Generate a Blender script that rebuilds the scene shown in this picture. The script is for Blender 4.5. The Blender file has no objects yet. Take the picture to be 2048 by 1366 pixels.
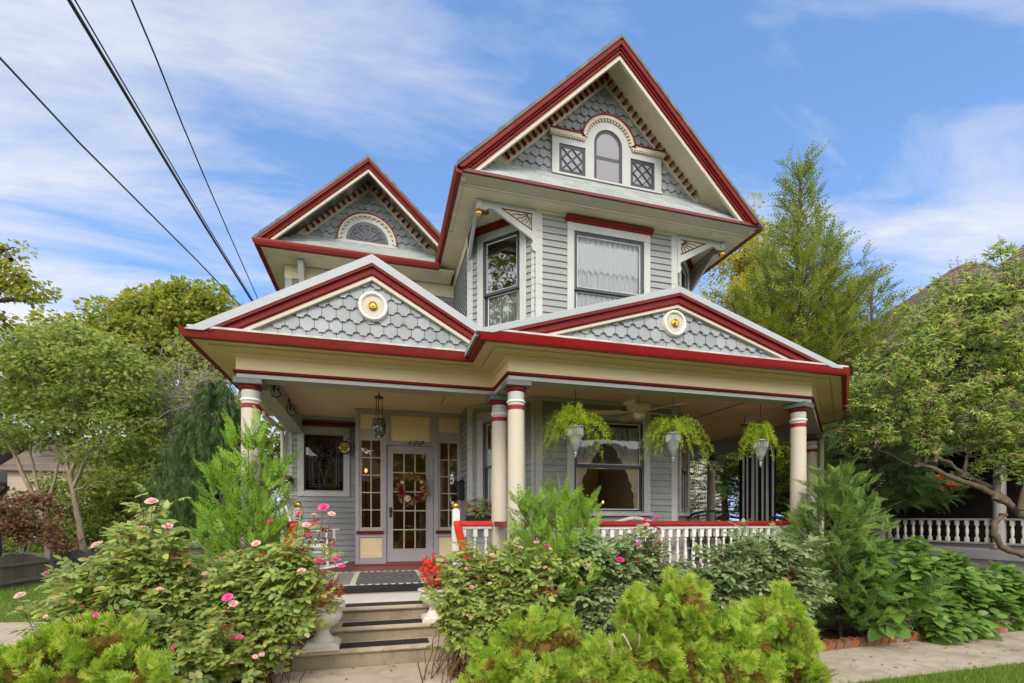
import bpy, math, random
import numpy as np
from mathutils import Vector
random.seed(7); RNG = np.random.default_rng(11)
sc = bpy.context.scene
COL = sc.collection
PI = math.pi
# ------------------------------------------------------------------ camera geometry (photo pixels, 2048 wide)
FPX, HOR, TH, EYE = 960.0, 1035.0, math.radians(15.2), 1.5
CT, ST = math.cos(TH), math.sin(TH)
def _u(px): return (px - 1024.0) / FPX
def atd(px, py, d):
    u = _u(px); return Vector((d*(u*CT + ST), d*(CT - u*ST), EYE + (HOR - py)*d/FPX))
def at(px, py, Y): return atd(px, py, Y/(CT - _u(px)*ST))
def atx(px, py, X): return atd(px, py, X/(_u(px)*CT + ST))
def atz(px, py, z): return atd(px, py, (EYE - z)*FPX/(py - HOR))
# ------------------------------------------------------------------ materials
MATS = {}
def _new(name):
    m = bpy.data.materials.new(name); m.use_nodes = True
    nt = m.node_tree; nt.nodes.clear()
    return m, nt, nt.nodes, nt.links
def paint(name, col, rough=.55, var=.12, scale=3.0, bump=.15, bscale=40, spec=.4, metal=0.0, stain=None, samt=.35, sscale=1.2, stretch=(1,1,1), coat=0):
    """painted / stone / metal surface: soft colour drift, optional stain colour, fine bump"""
    if name in MATS: return MATS[name]
    m, nt, N, L = _new(name)
    out = N.new('ShaderNodeOutputMaterial'); b = N.new('ShaderNodeBsdfPrincipled')
    L.new(b.outputs[0], out.inputs[0])
    b.inputs['Roughness'].default_value = rough; b.inputs['Metallic'].default_value = metal
    b.inputs['Specular IOR Level'].default_value = spec
    if coat: b.inputs['Coat Weight'].default_value = coat
    tc = N.new('ShaderNodeTexCoord'); mp = N.new('ShaderNodeMapping'); mp.inputs['Scale'].default_value = stretch
    L.new(tc.outputs['Object'], mp.inputs[0])
    n1 = N.new('ShaderNodeTexNoise'); n1.inputs['Scale'].default_value = scale; n1.inputs['Detail'].default_value = 6
    L.new(mp.outputs[0], n1.inputs['Vector'])
    r = N.new('ShaderNodeValToRGB')
    c = np.array(col)
    r.color_ramp.elements[0].position = .3; r.color_ramp.elements[1].position = .7
    r.color_ramp.elements[0].color = (*np.clip(c*(1-var), 0, 1), 1); r.color_ramp.elements[1].color = (*np.clip(c*(1+var), 0, 1), 1)
    L.new(n1.outputs[0], r.inputs[0]); cur = r.outputs[0]
    if stain is not None:
        n2 = N.new('ShaderNodeTexNoise'); n2.inputs['Scale'].default_value = sscale; n2.inputs['Detail'].default_value = 9; n2.inputs['Roughness'].default_value = .7
        L.new(mp.outputs[0], n2.inputs['Vector'])
        r2 = N.new('ShaderNodeValToRGB'); r2.color_ramp.elements[0].position = .48; r2.color_ramp.elements[1].position = .72
        r2.color_ramp.elements[0].color = (0,0,0,1); r2.color_ramp.elements[1].color = (samt,samt,samt,1)
        L.new(n2.outputs[0], r2.inputs[0])
        mx = N.new('ShaderNodeMix'); mx.data_type = 'RGBA'
        L.new(r2.outputs[0], mx.inputs[0]); L.new(cur, mx.inputs[6]); mx.inputs[7].default_value = (*stain, 1); cur = mx.outputs[2]
    L.new(cur, b.inputs['Base Color'])
    if bump:
        n3 = N.new('ShaderNodeTexNoise'); n3.inputs['Scale'].default_value = bscale; n3.inputs['Detail'].default_value = 4
        L.new(mp.outputs[0], n3.inputs['Vector'])
        bp = N.new('ShaderNodeBump'); bp.inputs['Strength'].default_value = bump; bp.inputs['Distance'].default_value = .01
        L.new(n3.outputs[0], bp.inputs['Height']); L.new(bp.outputs[0], b.inputs['Normal'])
    MATS[name] = m; return m
def island(name, cols, rough=.6, bump=.1, bscale=30, spec=.35, big=None, bigamt=.5, bigscale=1.0):
    """every separate piece of the mesh (shingle, board, brick) takes its own tone"""
    if name in MATS: return MATS[name]
    m, nt, N, L = _new(name)
    out = N.new('ShaderNodeOutputMaterial'); b = N.new('ShaderNodeBsdfPrincipled'); L.new(b.outputs[0], out.inputs[0])
    b.inputs['Roughness'].default_value = rough; b.inputs['Specular IOR Level'].default_value = spec
    g = N.new('ShaderNodeNewGeometry'); r = N.new('ShaderNodeValToRGB')
    el = r.color_ramp.elements
    for i, c in enumerate(cols):
        p = i/(len(cols)-1)
        e = el[i] if i < 2 else el.new(p)
        e.position = p; e.color = (*c, 1)
    el[0].position = 0
    for i, c in enumerate(cols): pass
    L.new(g.outputs['Random Per Island'], r.inputs[0]); cur = r.outputs[0]
    tc = N.new('ShaderNodeTexCoord')
    if big is not None:
        n2 = N.new('ShaderNodeTexNoise'); n2.inputs['Scale'].default_value = bigscale; n2.inputs['Detail'].default_value = 8
        L.new(tc.outputs['Object'], n2.inputs['Vector'])
        r2 = N.new('ShaderNodeValToRGB'); r2.color_ramp.elements[0].position = .42; r2.color_ramp.elements[1].position = .7
        r2.color_ramp.elements[0].color = (0,0,0,1); r2.color_ramp.elements[1].color = (bigamt,)*3 + (1,)
        L.new(n2.outputs[0], r2.inputs[0])
        mx = N.new('ShaderNodeMix'); mx.data_type = 'RGBA'
        L.new(r2.outputs[0], mx.inputs[0]); L.new(cur, mx.inputs[6]); mx.inputs[7].default_value = (*big, 1); cur = mx.outputs[2]
    L.new(cur, b.inputs['Base Color'])
    if bump:
        n3 = N.new('ShaderNodeTexNoise'); n3.inputs['Scale'].default_value = bscale; n3.inputs['Detail'].default_value = 5
        L.new(tc.outputs['Object'], n3.inputs['Vector'])
        bp = N.new('ShaderNodeBump'); bp.inputs['Strength'].default_value = bump; bp.inputs['Distance'].default_value = .01
        L.new(n3.outputs[0], bp.inputs['Height']); L.new(bp.outputs[0], b.inputs['Normal'])
    MATS[name] = m; return m
def leafmat(name, cols, trans=.35, rough=.5, spec=.3):
    """foliage: each leaf its own green, light shines through"""
    if name in MATS: return MATS[name]
    m, nt, N, L = _new(name)
    out = N.new('ShaderNodeOutputMaterial'); b = N.new('ShaderNodeBsdfPrincipled'); t = N.new('ShaderNodeBsdfTranslucent'); mx = N.new('ShaderNodeMixShader')
    b.inputs['Roughness'].default_value = rough; b.inputs['Specular IOR Level'].default_value = spec
    g = N.new('ShaderNodeNewGeometry'); r = N.new('ShaderNodeValToRGB'); el = r.color_ramp.elements
    n = len(cols)
    while len(el) < n: el.new(.5)
    for i, c in enumerate(cols): el[i].position = i/(n-1)
    for i, c in enumerate(cols):
        q = np.array(c)*1.3*np.array((1.06,.95,1.0)); q = q*.95+.05*(q@np.array((.3,.6,.1))); el[i].color = (*np.minimum(q, .75), 1)
    L.new(g.outputs['Random Per Island'], r.inputs[0])
    L.new(r.outputs[0], b.inputs['Base Color'])
    hs = N.new('ShaderNodeHueSaturation'); hs.inputs['Hue'].default_value = .485; hs.inputs['Value'].default_value = 1.75; hs.inputs['Saturation'].default_value = 1.1
    L.new(r.outputs[0], hs.inputs['Color']); L.new(hs.outputs[0], t.inputs['Color'])
    mx.inputs[0].default_value = trans
    L.new(b.outputs[0], mx.inputs[1]); L.new(t.outputs[0], mx.inputs[2]); L.new(mx.outputs[0], out.inputs[0])
    MATS[name] = m; return m
def glass(name, tint=(.9,.93,.92), refl=1.0):
    if name in MATS: return MATS[name]
    m, nt, N, L = _new(name)
    out = N.new('ShaderNodeOutputMaterial'); t = N.new('ShaderNodeBsdfTransparent'); g = N.new('ShaderNodeBsdfGlossy'); mx = N.new('ShaderNodeMixShader')
    t.inputs['Color'].default_value = (*tint, 1); g.inputs['Roughness'].default_value = .01; g.inputs['Color'].default_value = (.95,.97,1,1)
    f = N.new('ShaderNodeFresnel'); f.inputs['IOR'].default_value = 1.5
    ma = N.new('ShaderNodeMath'); ma.operation = 'MULTIPLY_ADD'; ma.inputs[1].default_value = 1.0*refl; ma.inputs[2].default_value = .015*refl; ma.use_clamp = True
    tc = N.new('ShaderNodeTexCoord'); n3 = N.new('ShaderNodeTexNoise'); n3.inputs['Scale'].default_value = 2.5; n3.inputs['Detail'].default_value = 2
    bp = N.new('ShaderNodeBump'); bp.inputs['Strength'].default_value = .12; bp.inputs['Distance'].default_value = .02
    L.new(tc.outputs['Object'], n3.inputs['Vector']); L.new(n3.outputs[0], bp.inputs['Height']); L.new(bp.outputs[0], g.inputs['Normal'])
    L.new(f.outputs[0], ma.inputs[0]); L.new(ma.outputs[0], mx.inputs[0]); L.new(t.outputs[0], mx.inputs[1]); L.new(g.outputs[0], mx.inputs[2]); L.new(mx.outputs[0], out.inputs[0])
    MATS[name] = m; return m
def emit(name, col, s):
    m, nt, N, L = _new(name); out = N.new('ShaderNodeOutputMaterial'); e = N.new('ShaderNodeEmission')
    e.inputs[0].default_value = (*col, 1); e.inputs[1].default_value = s; L.new(e.outputs[0], out.inputs[0]); MATS[name] = m; return m
# ------------------------------------------------------------------ mesh builder
class F:
    """a wall frame: s along the wall, n out of it, z up"""
    def __init__(s, A, B):
        s.o = Vector((A[0], A[1], 0)); d = Vector((B[0]-A[0], B[1]-A[1], 0)); s.len = d.length; s.t = d.normalized(); s.n = Vector((s.t.y, -s.t.x, 0))
    def __call__(s, a, n, z): return s.o + s.t*a + s.n*n + Vector((0, 0, z))
FRONT = lambda Y: F((0, Y), (1, Y))
class MB:
    def __init__(s): s.v = []; s.f = []; s.m = []; s.mi = 0
    def add(s, vs, fs):
        b = len(s.v); s.v += [tuple(v) for v in vs]; s.f += [tuple(b+i for i in f) for f in fs]; s.m += [s.mi]*len(fs); return s
    def hexa(s, p):
        return s.add(p, [(0,3,2,1),(4,5,6,7),(0,1,5,4),(1,2,6,5),(2,3,7,6),(3,0,4,7)])
    def box(s, x0, x1, y0, y1, z0, z1):
        return s.hexa([(x0,y0,z0),(x1,y0,z0),(x1,y1,z0),(x0,y1,z0),(x0,y0,z1),(x1,y0,z1),(x1,y1,z1),(x0,y1,z1)])
    def fbox(s, fr, a0, a1, n0, n1, z0, z1):
        return s.hexa([fr(a0,n1,z0),fr(a1,n1,z0),fr(a1,n0,z0),fr(a0,n0,z0),fr(a0,n1,z1),fr(a1,n1,z1),fr(a1,n0,z1),fr(a0,n0,z1)])
    def fpoly(s, fr, poly, n0, n1):
        """poly [(s,z)] in a wall frame, from depth n0 (back) to n1 (front)"""
        k = len(poly)
        if k < 3: return s
        ar = sum(poly[i][0]*poly[(i+1)%k][1]-poly[(i+1)%k][0]*poly[i][1] for i in range(k))
        if abs(ar) < 1e-7: return s
        if ar < 0: poly = poly[::-1]
        vs = [fr(a,n1,z) for a,z in poly] + [fr(a,n0,z) for a,z in poly]
        fs = [tuple(range(k)), tuple(range(2*k-1,k-1,-1))] + [(i, k+i, k+(i+1)%k, (i+1)%k) for i in range(k)]
        return s.add(vs, fs)
    def bar(s, a, b, w, h, up=(0,0,1)):
        a, b = Vector(a), Vector(b); d = (b-a).normalized(); up = Vector(up); x = d.cross(up)
        if x.length < 1e-4: x = d.cross(Vector((1,0,0)))
        x.normalize(); y = x.cross(d).normalized(); x *= w/2; y *= h/2
        return s.hexa([a-x-y, a+x-y, b+x-y, b-x-y, a-x+y, a+x+y, b+x+y, b-x+y])
    def lathe(s, prof, c=(0,0,0), n=20, flute=0, cap=True):
        vs = []; fs = []; k = len(prof); c = Vector(c)
        for r, z in prof:
            for i in range(n):
                a = 2*PI*i/n; rr = r*(1 - (flute*.5*(1-math.cos(a*n/2)) if flute else 0)) if not isinstance(r, tuple) else r[0]*(1-r[1]*(i%2))
                vs.append((c.x+rr*math.cos(a), c.y+rr*math.sin(a), c.z+z))
        for j in range(k-1):
            for i in range(n): fs.append((j*n+i, j*n+(i+1)%n, (j+1)*n+(i+1)%n, (j+1)*n+i))
        if cap: fs.append(tuple(range(n-1,-1,-1))); fs.append(tuple(range((k-1)*n, k*n)))
        return s.add(vs, fs)
    def tube(s, pts, r, n=6, cap=True):
        pts = [Vector(p) for p in pts]; k = len(pts); rs = r if isinstance(r, (list, tuple)) else [r]*k
        vs = []; fs = []; px = None
        for j, p in enumerate(pts):
            d = (pts[min(j+1,k-1)] - pts[max(j-1,0)])
            d = d.normalized() if d.length > 1e-9 else Vector((0,0,1))
            if px is None: px = d.orthogonal().normalized()
            else:
                px = px - d*px.dot(d); px = px.normalized() if px.length > 1e-6 else d.orthogonal().normalized()
            py = d.cross(px)
            for i in range(n): vs.append(p + (px*math.cos(2*PI*i/n) + py*math.sin(2*PI*i/n))*rs[j])
        for j in range(k-1):
            for i in range(n): fs.append((j*n+i, j*n+(i+1)%n, (j+1)*n+(i+1)%n, (j+1)*n+i))
        if cap: fs.append(tuple(range(n-1,-1,-1))); fs.append(tuple(range((k-1)*n, k*n)))
        return s.add(vs, fs)
    def ball(s, c, r, n=12, sz=1.0):
        k = max(5, n//2); return s.lathe([(max(1e-4, r*math.sin(PI*j/k)), -r*sz*math.cos(PI*j/k)) for j in range(k+1)], c, n)
    def sweep(s, fr, prof, a0, a1):
        """profile [(n,z)] (closed) along s"""
        k = len(prof); vs = [fr(a0,n,z) for n,z in prof] + [fr(a1,n,z) for n,z in prof]
        fs = [tuple(range(k)), tuple(range(2*k-1,k-1,-1))] + [(i, k+i, k+(i+1)%k, (i+1)%k) for i in range(k)]
        return s.add(vs, fs)
def clip(poly, a, b, c):
    """keep a*x+b*z <= c"""
    out = []; k = len(poly)
    for i in range(k):
        p, q = poly[i], poly[(i+1)%k]; dp = a*p[0]+b*p[1]-c; dq = a*q[0]+b*q[1]-c
        if dp <= 0: out.append(p)
        if (dp < 0 < dq) or (dq < 0 < dp):
            t = dp/(dp-dq); out.append((p[0]+t*(q[0]-p[0]), p[1]+t*(q[1]-p[1])))
    return out
def origin(o):
    v = Vector((0,0,0))
    while o is not None: v += o.location; o = o.parent
    return v
def obj(name, mb, mat, parent=None, smooth=False, bevel=0, loc=None, label=None, local=False):
    me = bpy.data.meshes.new(name)
    base = origin(parent) if parent is not None else Vector((0,0,0))
    if loc is not None and parent is None: base = Vector(loc)
    if local: base = Vector((0,0,0))
    V = [(v[0]-base.x, v[1]-base.y, v[2]-base.z) for v in mb.v]
    me.from_pydata(V, [], mb.f)
    for m in (mat if isinstance(mat, (list, tuple)) else [mat]): me.materials.append(m)
    if isinstance(mat, (list, tuple)): me.polygons.foreach_set('material_index', mb.m)
    if smooth: me.polygons.foreach_set('use_smooth', [True]*len(me.polygons))
    me.update()
    o = bpy.data.objects.new(name, me); COL.objects.link(o)
    if parent is not None: o.parent = parent
    elif loc is not None: o.location = loc
    if smooth == 'auto':
        try: me.set_sharp_from_angle(angle=math.radians(35))
        except Exception: pass
    if bevel:
        b = o.modifiers.new('bevel', 'BEVEL'); b.width = bevel; b.segments = 1; b.limit_method = 'ANGLE'; b.angle_limit = math.radians(40)
    if label: o['label'] = label
    return o
def thing(name, label, cat, loc=(0,0,0), group=None):
    o = bpy.data.objects.new(name, None); o.empty_display_size = .1; COL.objects.link(o); o.location = loc
    o['label'] = label; o['category'] = cat
    if group: o['group'] = group
    return o
def tag(o, label, cat, group=None):
    o['label'] = label; o['category'] = cat
    if group: o['group'] = group
    return o
def struct(o, kind='structure'): o['kind'] = kind; return o
def dup(root, loc, rotz=0, label=None, group=None, scale=None):
    r = root.copy(); COL.objects.link(r); r.location = loc; r.rotation_euler = (0,0,rotz)
    if label: r['label'] = label
    if group: r['group'] = group
    if scale: r.scale = (scale,)*3 if not isinstance(scale, tuple) else scale
    for ch in list(root.children):
        c = ch.copy(); COL.objects.link(c); c.parent = r
        for g in ch.children:
            d = g.copy(); COL.objects.link(d); d.parent = c
    return r
# ------------------------------------------------------------------ palette
M_SIDE = paint('grey clapboard paint', (.255,.262,.25), .6, .07, 1.6, .25, 60, stain=(.13,.14,.13), samt=.35, stretch=(1,1,3))
M_SHIN = island('grey shingle paint', [(.23,.245,.255),(.275,.29,.30),(.315,.33,.34),(.26,.27,.28),(.29,.295,.29)], .6, .5, 22, big=(.16,.17,.17), bigamt=.45, bigscale=2.2)
M_TRIM = paint('pale grey trim paint', (.42,.42,.395), .55, .06, 2, .15, 50, stain=(.30,.29,.25), samt=.45, sscale=3, stretch=(1,1,.4))
M_LILAC = paint('lilac grey entry paint', (.40,.385,.40), .5, .05, 2, .12, 50)
M_CREAM = paint('cream paint', (.49,.435,.335), .55, .06, 2, .15, 40, stain=(.44,.37,.25), samt=.45, sscale=2.5, stretch=(1,1,.35))
M_PANEL = paint('buff panel paint', (.86,.71,.43), .5, .05, 2, .1, 40)
M_SOFF = paint('aged cream soffit paint', (.68,.6,.43), .55, .07, 2, .12, 40, stain=(.38,.34,.24), samt=.5, sscale=2.5)
M_FRZ = paint('yellow cream frieze paint', (.76,.60,.37), .5, .05, 1.5, .12, 30, stain=(.55,.48,.28), samt=.35, stretch=(.4,1,3))
M_CEIL = paint('tan ceiling paint', (.84,.67,.42), .5, .07, 2, .1, 40)
M_RED = paint('barn red trim paint', (.155,.010,.007), .6, .22, 3, .2, 40, spec=.2, stain=(.11,.012,.01), samt=.5, sscale=3)
M_RED2 = paint('faded red gutter paint', (.19,.017,.013), .5, .15, 2, .1, 30, spec=.25)
M_RED3 = paint('fresh red gutter paint', (.235,.006,.007), .4, .1, 2, .08, 30, spec=.3)
M_ORED = paint('orange red handrail paint', (.50,.03,.018), .35, .1, 3, .1, 40)
M_GREY = paint('mid grey metal edging', (.34,.355,.36), .45, .06, 2, .1, 40, stain=(.32,.33,.32), samt=.3)
M_ABAC = paint('slate grey paint', (.13,.14,.14), .5, .08, 3, .15, 40)
M_DARK = paint('charcoal sash paint', (.035,.04,.05), .35, .15, 4, .1, 40)
M_WHITE = paint('white paint', (.68,.65,.60), .45, .04, 3, .12, 40, stain=(.55,.53,.47), samt=.3)
M_BLACK = paint('black iron', (.015,.015,.016), .4, .2, 8, .2, 60)
M_GOLD = paint('gold leaf', (.62,.40,.07), .28, .1, 6, .1, 40, metal=.85)
M_GLASS = glass('window glass')
M_GLASSR = glass('bright mirroring glass', (.8,.84,.82), 3.6)
M_GLASSD = glass('dark door glass', (.55,.58,.58), 2.2)
M_ROOF = island('grey asphalt shingles', [(.10,.10,.10),(.13,.13,.13),(.16,.16,.155)], .9, .6, 80)
M_PENT = island('pale grey roof shingles', [(.25,.27,.26),(.30,.32,.31),(.35,.37,.355)], .8, .5, 60, big=(.3,.33,.29), bigamt=.5)
M_FLOOR = paint('red brown porch floor paint', (.22,.055,.05), .45, .15, 3, .15, 30, stretch=(1,6,1))
M_INT = paint('dim interior plaster', (.28,.19,.09), .7, .2, 2, 0)
M_LACE = None
# ================================================================== THE HOUSE
house = thing('victorian_house', 'grey two storey house with red trimmed shingled gables and a columned front porch', 'house', (1.9, 9.5, 0))
def part(name, mb, mat, parent=None, **k): return obj(name, mb, mat, parent or house, **k)
CEILZ, FLZ, SOFZ, EAVZ = 3.36, .675, 6.205, 6.285
def siding(mb, fr, z0, z1, opens=(), a0=0, a1=None, h=.102):
    a1 = fr.len if a1 is None else a1; z = z0
    while z < z1 - .01:
        t = min(z+h, z1); mid = (z+t)/2; iv = [(a0, a1)]
        for (o0, o1, oz0, oz1) in opens:
            if oz0 < mid < oz1:
                nv = []
                for p, q in iv:
                    if o1 <= p or o0 >= q: nv.append((p, q)); continue
                    if o0 > p: nv.append((p, o0))
                    if o1 < q: nv.append((o1, q))
                iv = nv
        for p, q in iv:
            # boards butt here and there
            cuts = [p]; c = p + random.uniform(.4, 3.6)
            while c < q - .3: cuts.append(c); c += random.uniform(1.5, 3.6)
            cuts.append(q)
            for i in range(len(cuts)-1):
                e = random.uniform(-.0015, .0015)
                mb.sweep(fr, [(0, z), (.027+e, z+random.uniform(-.001,.001)), (.006, t+.004), (0, t)], cuts[i]+(.001 if i else 0), cuts[i+1])
        z = t
    return mb
def shingles(mb, fr, half, x0, x1, z0, z1, w=.136, row=.132, holes=()):
    """rows of shingles with notched feet, each its own piece, cut to the half planes"""
    r = 0; z = z0
    nr = int((z1-z0)/row)+2
    for k in range(nr):
        zb = z0 + (k-.35)*row; off = (w/2 if k % 2 else 0)
        nx = int((x1-x0)/w)+3
        xs = [x0 - w + off + i*w + random.uniform(-.006,.006) for i in range(nx)]
        for i in range(nx-1):
            a, b = xs[i]+.0035, xs[i+1]-.0035; ww = b-a; rr = ww*.27; dz = random.uniform(-.006,.006)
            nseg = 5
            p = []
            for j in range(nseg+1):            # right notch: up from the flat foot
                t = PI - (PI/2)*j/nseg
                p.append((b + rr*math.cos(t), zb + dz + rr*math.sin(t)))
            p += [(b, zb+row*1.06), (a, zb+row*1.06)]
            for j in range(nseg+1):
                t = PI/2 - (PI/2)*j/nseg
                p.append((a + rr*math.cos(t), zb + dz + rr*math.sin(t)))
            for h in half: 
                p = clip(p, *h)
                if len(p) < 3: break
            if len(p) < 3: continue
            q = [p[0]]
            for pt in p[1:]:
                if (pt[0]-q[-1][0])**2+(pt[1]-q[-1][1])**2 > 1e-8: q.append(pt)
            if len(q) > 2 and (q[0][0]-q[-1][0])**2+(q[0][1]-q[-1][1])**2 < 1e-8: q.pop()
            if len(q) < 3: continue
            e = random.uniform(-.007,.006)
            ar = sum(q[i2][0]*q[(i2+1)%len(q)][1]-q[(i2+1)%len(q)][0]*q[i2][1] for i2 in range(len(q)))
            if abs(ar) < 2e-5: continue
            if ar < 0: q = q[::-1]
            kk = len(q); nf = lambda zz: .004 + (.019+e*.6)*(1 - (zz-zb)/(row*1.06))
            vs = [fr(aa, nf(zz), zz) for aa, zz in q] + [fr(aa, -.004, zz) for aa, zz in q]
            mb.add(vs, [tuple(range(kk))] + [(i2, kk+i2, kk+(i2+1)%kk, (i2+1)%kk) for i2 in range(kk)])
    return mb
def rake(mb, fr, ax, az, sl, hl, hr, v0, v1, n0, n1, zcut=-9):
    L = [(ax-hl, az-sl*hl-v0), (ax, az-v0), (ax, az-v1), (ax-hl, az-sl*hl-v1)]
    R = [(ax, az-v0), (ax+hr, az-sl*hr-v0), (ax+hr, az-sl*hr-v1), (ax, az-v1)]
    for q in (L, R): mb.fpoly(fr, clip(q, 0, -1, -zcut), n0, n1)
    return mb
def rake_profile(mb, fr, ax, az, sl, hl, hr, prof, zcut=-9):
    """moulded rake: prof [(v,n)] closed, swept down both slopes"""
    for sgn, h in ((-1, hl), (1, hr)):
        k = len(prof); vs = []
        for t in (0, 1):
            for v, n in prof: vs.append(fr(ax+sgn*h*t, n, max(zcut, az - sl*h*t - v)))
        fs = [tuple(range(k)), tuple(range(2*k-1, k-1, -1))] + [(i, k+i, k+(i+1)%k, (i+1)%k) for i in range(k)]
        mb.add(vs, fs if sgn > 0 else [f[::-1] for f in fs])
    return mb
def offs(pts, n):
    P = [Vector((p[0], p[1])) for p in pts]; out = []
    for i, p in enumerate(P):
        ds = []
        if i > 0: ds.append((P[i]-P[i-1]).normalized())
        if i < len(P)-1: ds.append((P[i+1]-P[i]).normalized())
        ns = [Vector((d.y, -d.x)) for d in ds]
        m = ns[0] if len(ns) == 1 else (ns[0]+ns[1]).normalized()
        out.append(p + m*(n/max(.3, m.dot(ns[0]))))
    return out
def path_prof(mb, pts, prof):
    """closed profile [(n,z)] carried along a mitred path"""
    k = len(prof); rings = [[None]*k for _ in pts]
    for j, (n, z) in enumerate(prof):
        for i, p in enumerate(offs(pts, n)): rings[i][j] = (p.x, p.y, z)
    vs = [v for r in rings for v in r]; fs = [tuple(range(k)), tuple(range(len(vs)-1, len(vs)-k-1, -1))]
    for i in range(len(pts)-1):
        for j in range(k): fs.append((i*k+j, (i+1)*k+j, (i+1)*k+(j+1)%k, i*k+(j+1)%k))
    return mb.add(vs, fs)
def path_box(mb, pts, n0, n1, z0, z1): return path_prof(mb, pts, [(n0,z0),(n1,z0),(n1,z1),(n0,z1)])
def wavy(fr, a0, a1, n, z0, z1, amp=.02, waves=9, nx=60, nz=10, gather=0, seed=0, bottom=None):
    mb = MB(); vs = []; fs = []; rr = random.Random(seed); ph = rr.uniform(0, 6)
    for j in range(nz+1):
        t = j/nz; z = z1 + (z0-z1)*t
        for i in range(nx+1):
            s = i/nx; zz = z if bottom is None else z1 + (bottom(s)-z1)*t
            a = a0 + (a1-a0)*(s + gather*math.sin(PI*t)*.0)
            vs.append(fr(a, n + amp*math.sin(s*waves*2*PI+ph+.6*math.sin(7*s+2*t)) + amp*.4*math.sin(s*waves*4.7*PI), zz))
    for j in range(nz):
        for i in range(nx): fs.append((j*(nx+1)+i, j*(nx+1)+i+1, (j+1)*(nx+1)+i+1, (j+1)*(nx+1)+i))
    return mb.add(vs, fs)
def lacemat(name, col, holes, scale):
    m, nt, N, L = _new(name); out = N.new('ShaderNodeOutputMaterial'); d = N.new('ShaderNodeBsdfDiffuse'); t = N.new('ShaderNodeBsdfTranslucent'); tr = N.new('ShaderNodeBsdfTransparent')
    m1 = N.new('ShaderNodeMixShader'); m2 = N.new('ShaderNodeMixShader'); m1.inputs[0].default_value = .35
    d.inputs[0].default_value = (*col,1); t.inputs[0].default_value = (*col,1)
    tc = N.new('ShaderNodeTexCoord'); v = N.new('ShaderNodeTexVoronoi'); v.inputs['Scale'].default_value = scale; r = N.new('ShaderNodeValToRGB')
    r.color_ramp.elements[0].position = .25; r.color_ramp.elements[1].position = .6; r.color_ramp.elements[0].color = (holes*.5,)*3+(1,); r.color_ramp.elements[1].color = (holes,)*3+(1,)
    L.new(tc.outputs['Object'], v.inputs['Vector']); L.new(v.outputs['Distance'], r.inputs[0]); L.new(r.outputs[0], m2.inputs[0])
    L.new(d.outputs[0], m1.inputs[1]); L.new(t.outputs[0], m1.inputs[2]); L.new(m1.outputs[0], m2.inputs[1]); L.new(tr.outputs[0], m2.inputs[2]); L.new(m2.outputs[0], out.inputs[0]); return m
M_LACE = lacemat('white lace', (.93,.93,.93), .02, 45)
M_LACE2 = lacemat('cream lace', (.95,.93,.86), .08, 38)
M_PINK = lacemat('pale pink lace', (.88,.76,.79), .03, 60)
def window(fr, s0, s1, z0, z1, cas=.115, head=.12, sill=True, hood=None, mat=None, double=True, rail=.5, sash_w=.055, n_out=.035, recess=.05, glassm=None, white_line=True):
    """casing part with sashes, panes and sill under it; s0..s1, z0..z1 is the sash opening"""
    c = MB(); mat = mat or M_TRIM
    c.fbox(fr, s0-cas, s0, -.06, n_out, z0, z1); c.fbox(fr, s1, s1+cas, -.06, n_out, z0, z1)
    c.fbox(fr, s0-cas, s1+cas, -.06, n_out+.002, z1, z1+head)
    if sill is None: c.fbox(fr, s0-cas, s1+cas, -.06, n_out+.002, z0-.09, z0)
    w = part('window', c, mat, bevel=.004)
    if sill:
        q = MB(); q.fbox(fr, s0-cas-.03, s1+cas+.03, -.05, n_out+.05, z0-.055, z0); obj('sill', q, mat, w, bevel=.005)
    if hood:
        q = MB(); za = z1+head
        q.sweep(fr, [(-.02,za),(n_out+.015,za),(n_out+.03,za+.03),(n_out+.055,za+.04),(n_out+.06,za+.075),(-.02,za+.08)], s0-cas-hood, s1+cas+hood); obj('hood', q, M_RED, w)
    zm = z0 + (z1-z0)*rail
    def sash(a, b, n):
        q = MB(); q.fbox(fr, s0+.004, s0+sash_w, n-.04, n, a, b); q.fbox(fr, s1-sash_w, s1-.004, n-.04, n, a, b)
        q.fbox(fr, s0+sash_w, s1-sash_w, n-.04, n, a, a+sash_w*.8); q.fbox(fr, s0+sash_w, s1-sash_w, n-.04, n, b-sash_w*.8, b)
        obj('sash', q, M_DARK, w)
        if white_line:
            q = MB(); e = sash_w; f = sash_w*.8
            for (p0,p1,y0,y1) in ((s0+e,s0+e+.012,a+f,b-f),(s1-e-.012,s1-e,a+f,b-f),(s0+e+.012,s1-e-.012,b-f-.012,b-f),(s0+e+.012,s1-e-.012,a+f,a+f+.012)): q.fbox(fr, p0, p1, n-.03, n-.012, y0, y1)
            obj('storm_edge', q, M_WHITE, w)
        q = MB(); q.add([fr(s0+sash_w*.6,n-.022,a+.02), fr(s1-sash_w*.6,n-.022,a+.02), fr(s1-sash_w*.6,n-.022,b-.02), fr(s0+sash_w*.6,n-.022,b-.02)], [(0,1,2,3)]); obj('pane', q, glassm or M_GLASS, w)
    if double: sash(zm-.02, z1-.004, n_out-recess+.03); sash(z0+.004, zm+.02, n_out-recess-.012)
    else: sash(z0+.004, z1-.004, n_out-recess)
    return w
# ---------------------------------------------------------------- wall frames
A1, B1 = (2.28, 7.0), (1.394, 7.886); A2, B2 = (4.73, 7.0), (5.616, 7.886)
WL = F((-1.67, 9.5), (1.394, 9.5)); SL = F((1.394, 9.5), B1); BL = F(B1, A1); BF = F(A1, A2); BR = F(A2, B2); SR = F(B2, (5.616, 15)); SLL = F((-1.67, 15), (-1.67, 9.5)); BK = F((5.616, 15), (-1.67, 15))
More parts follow.
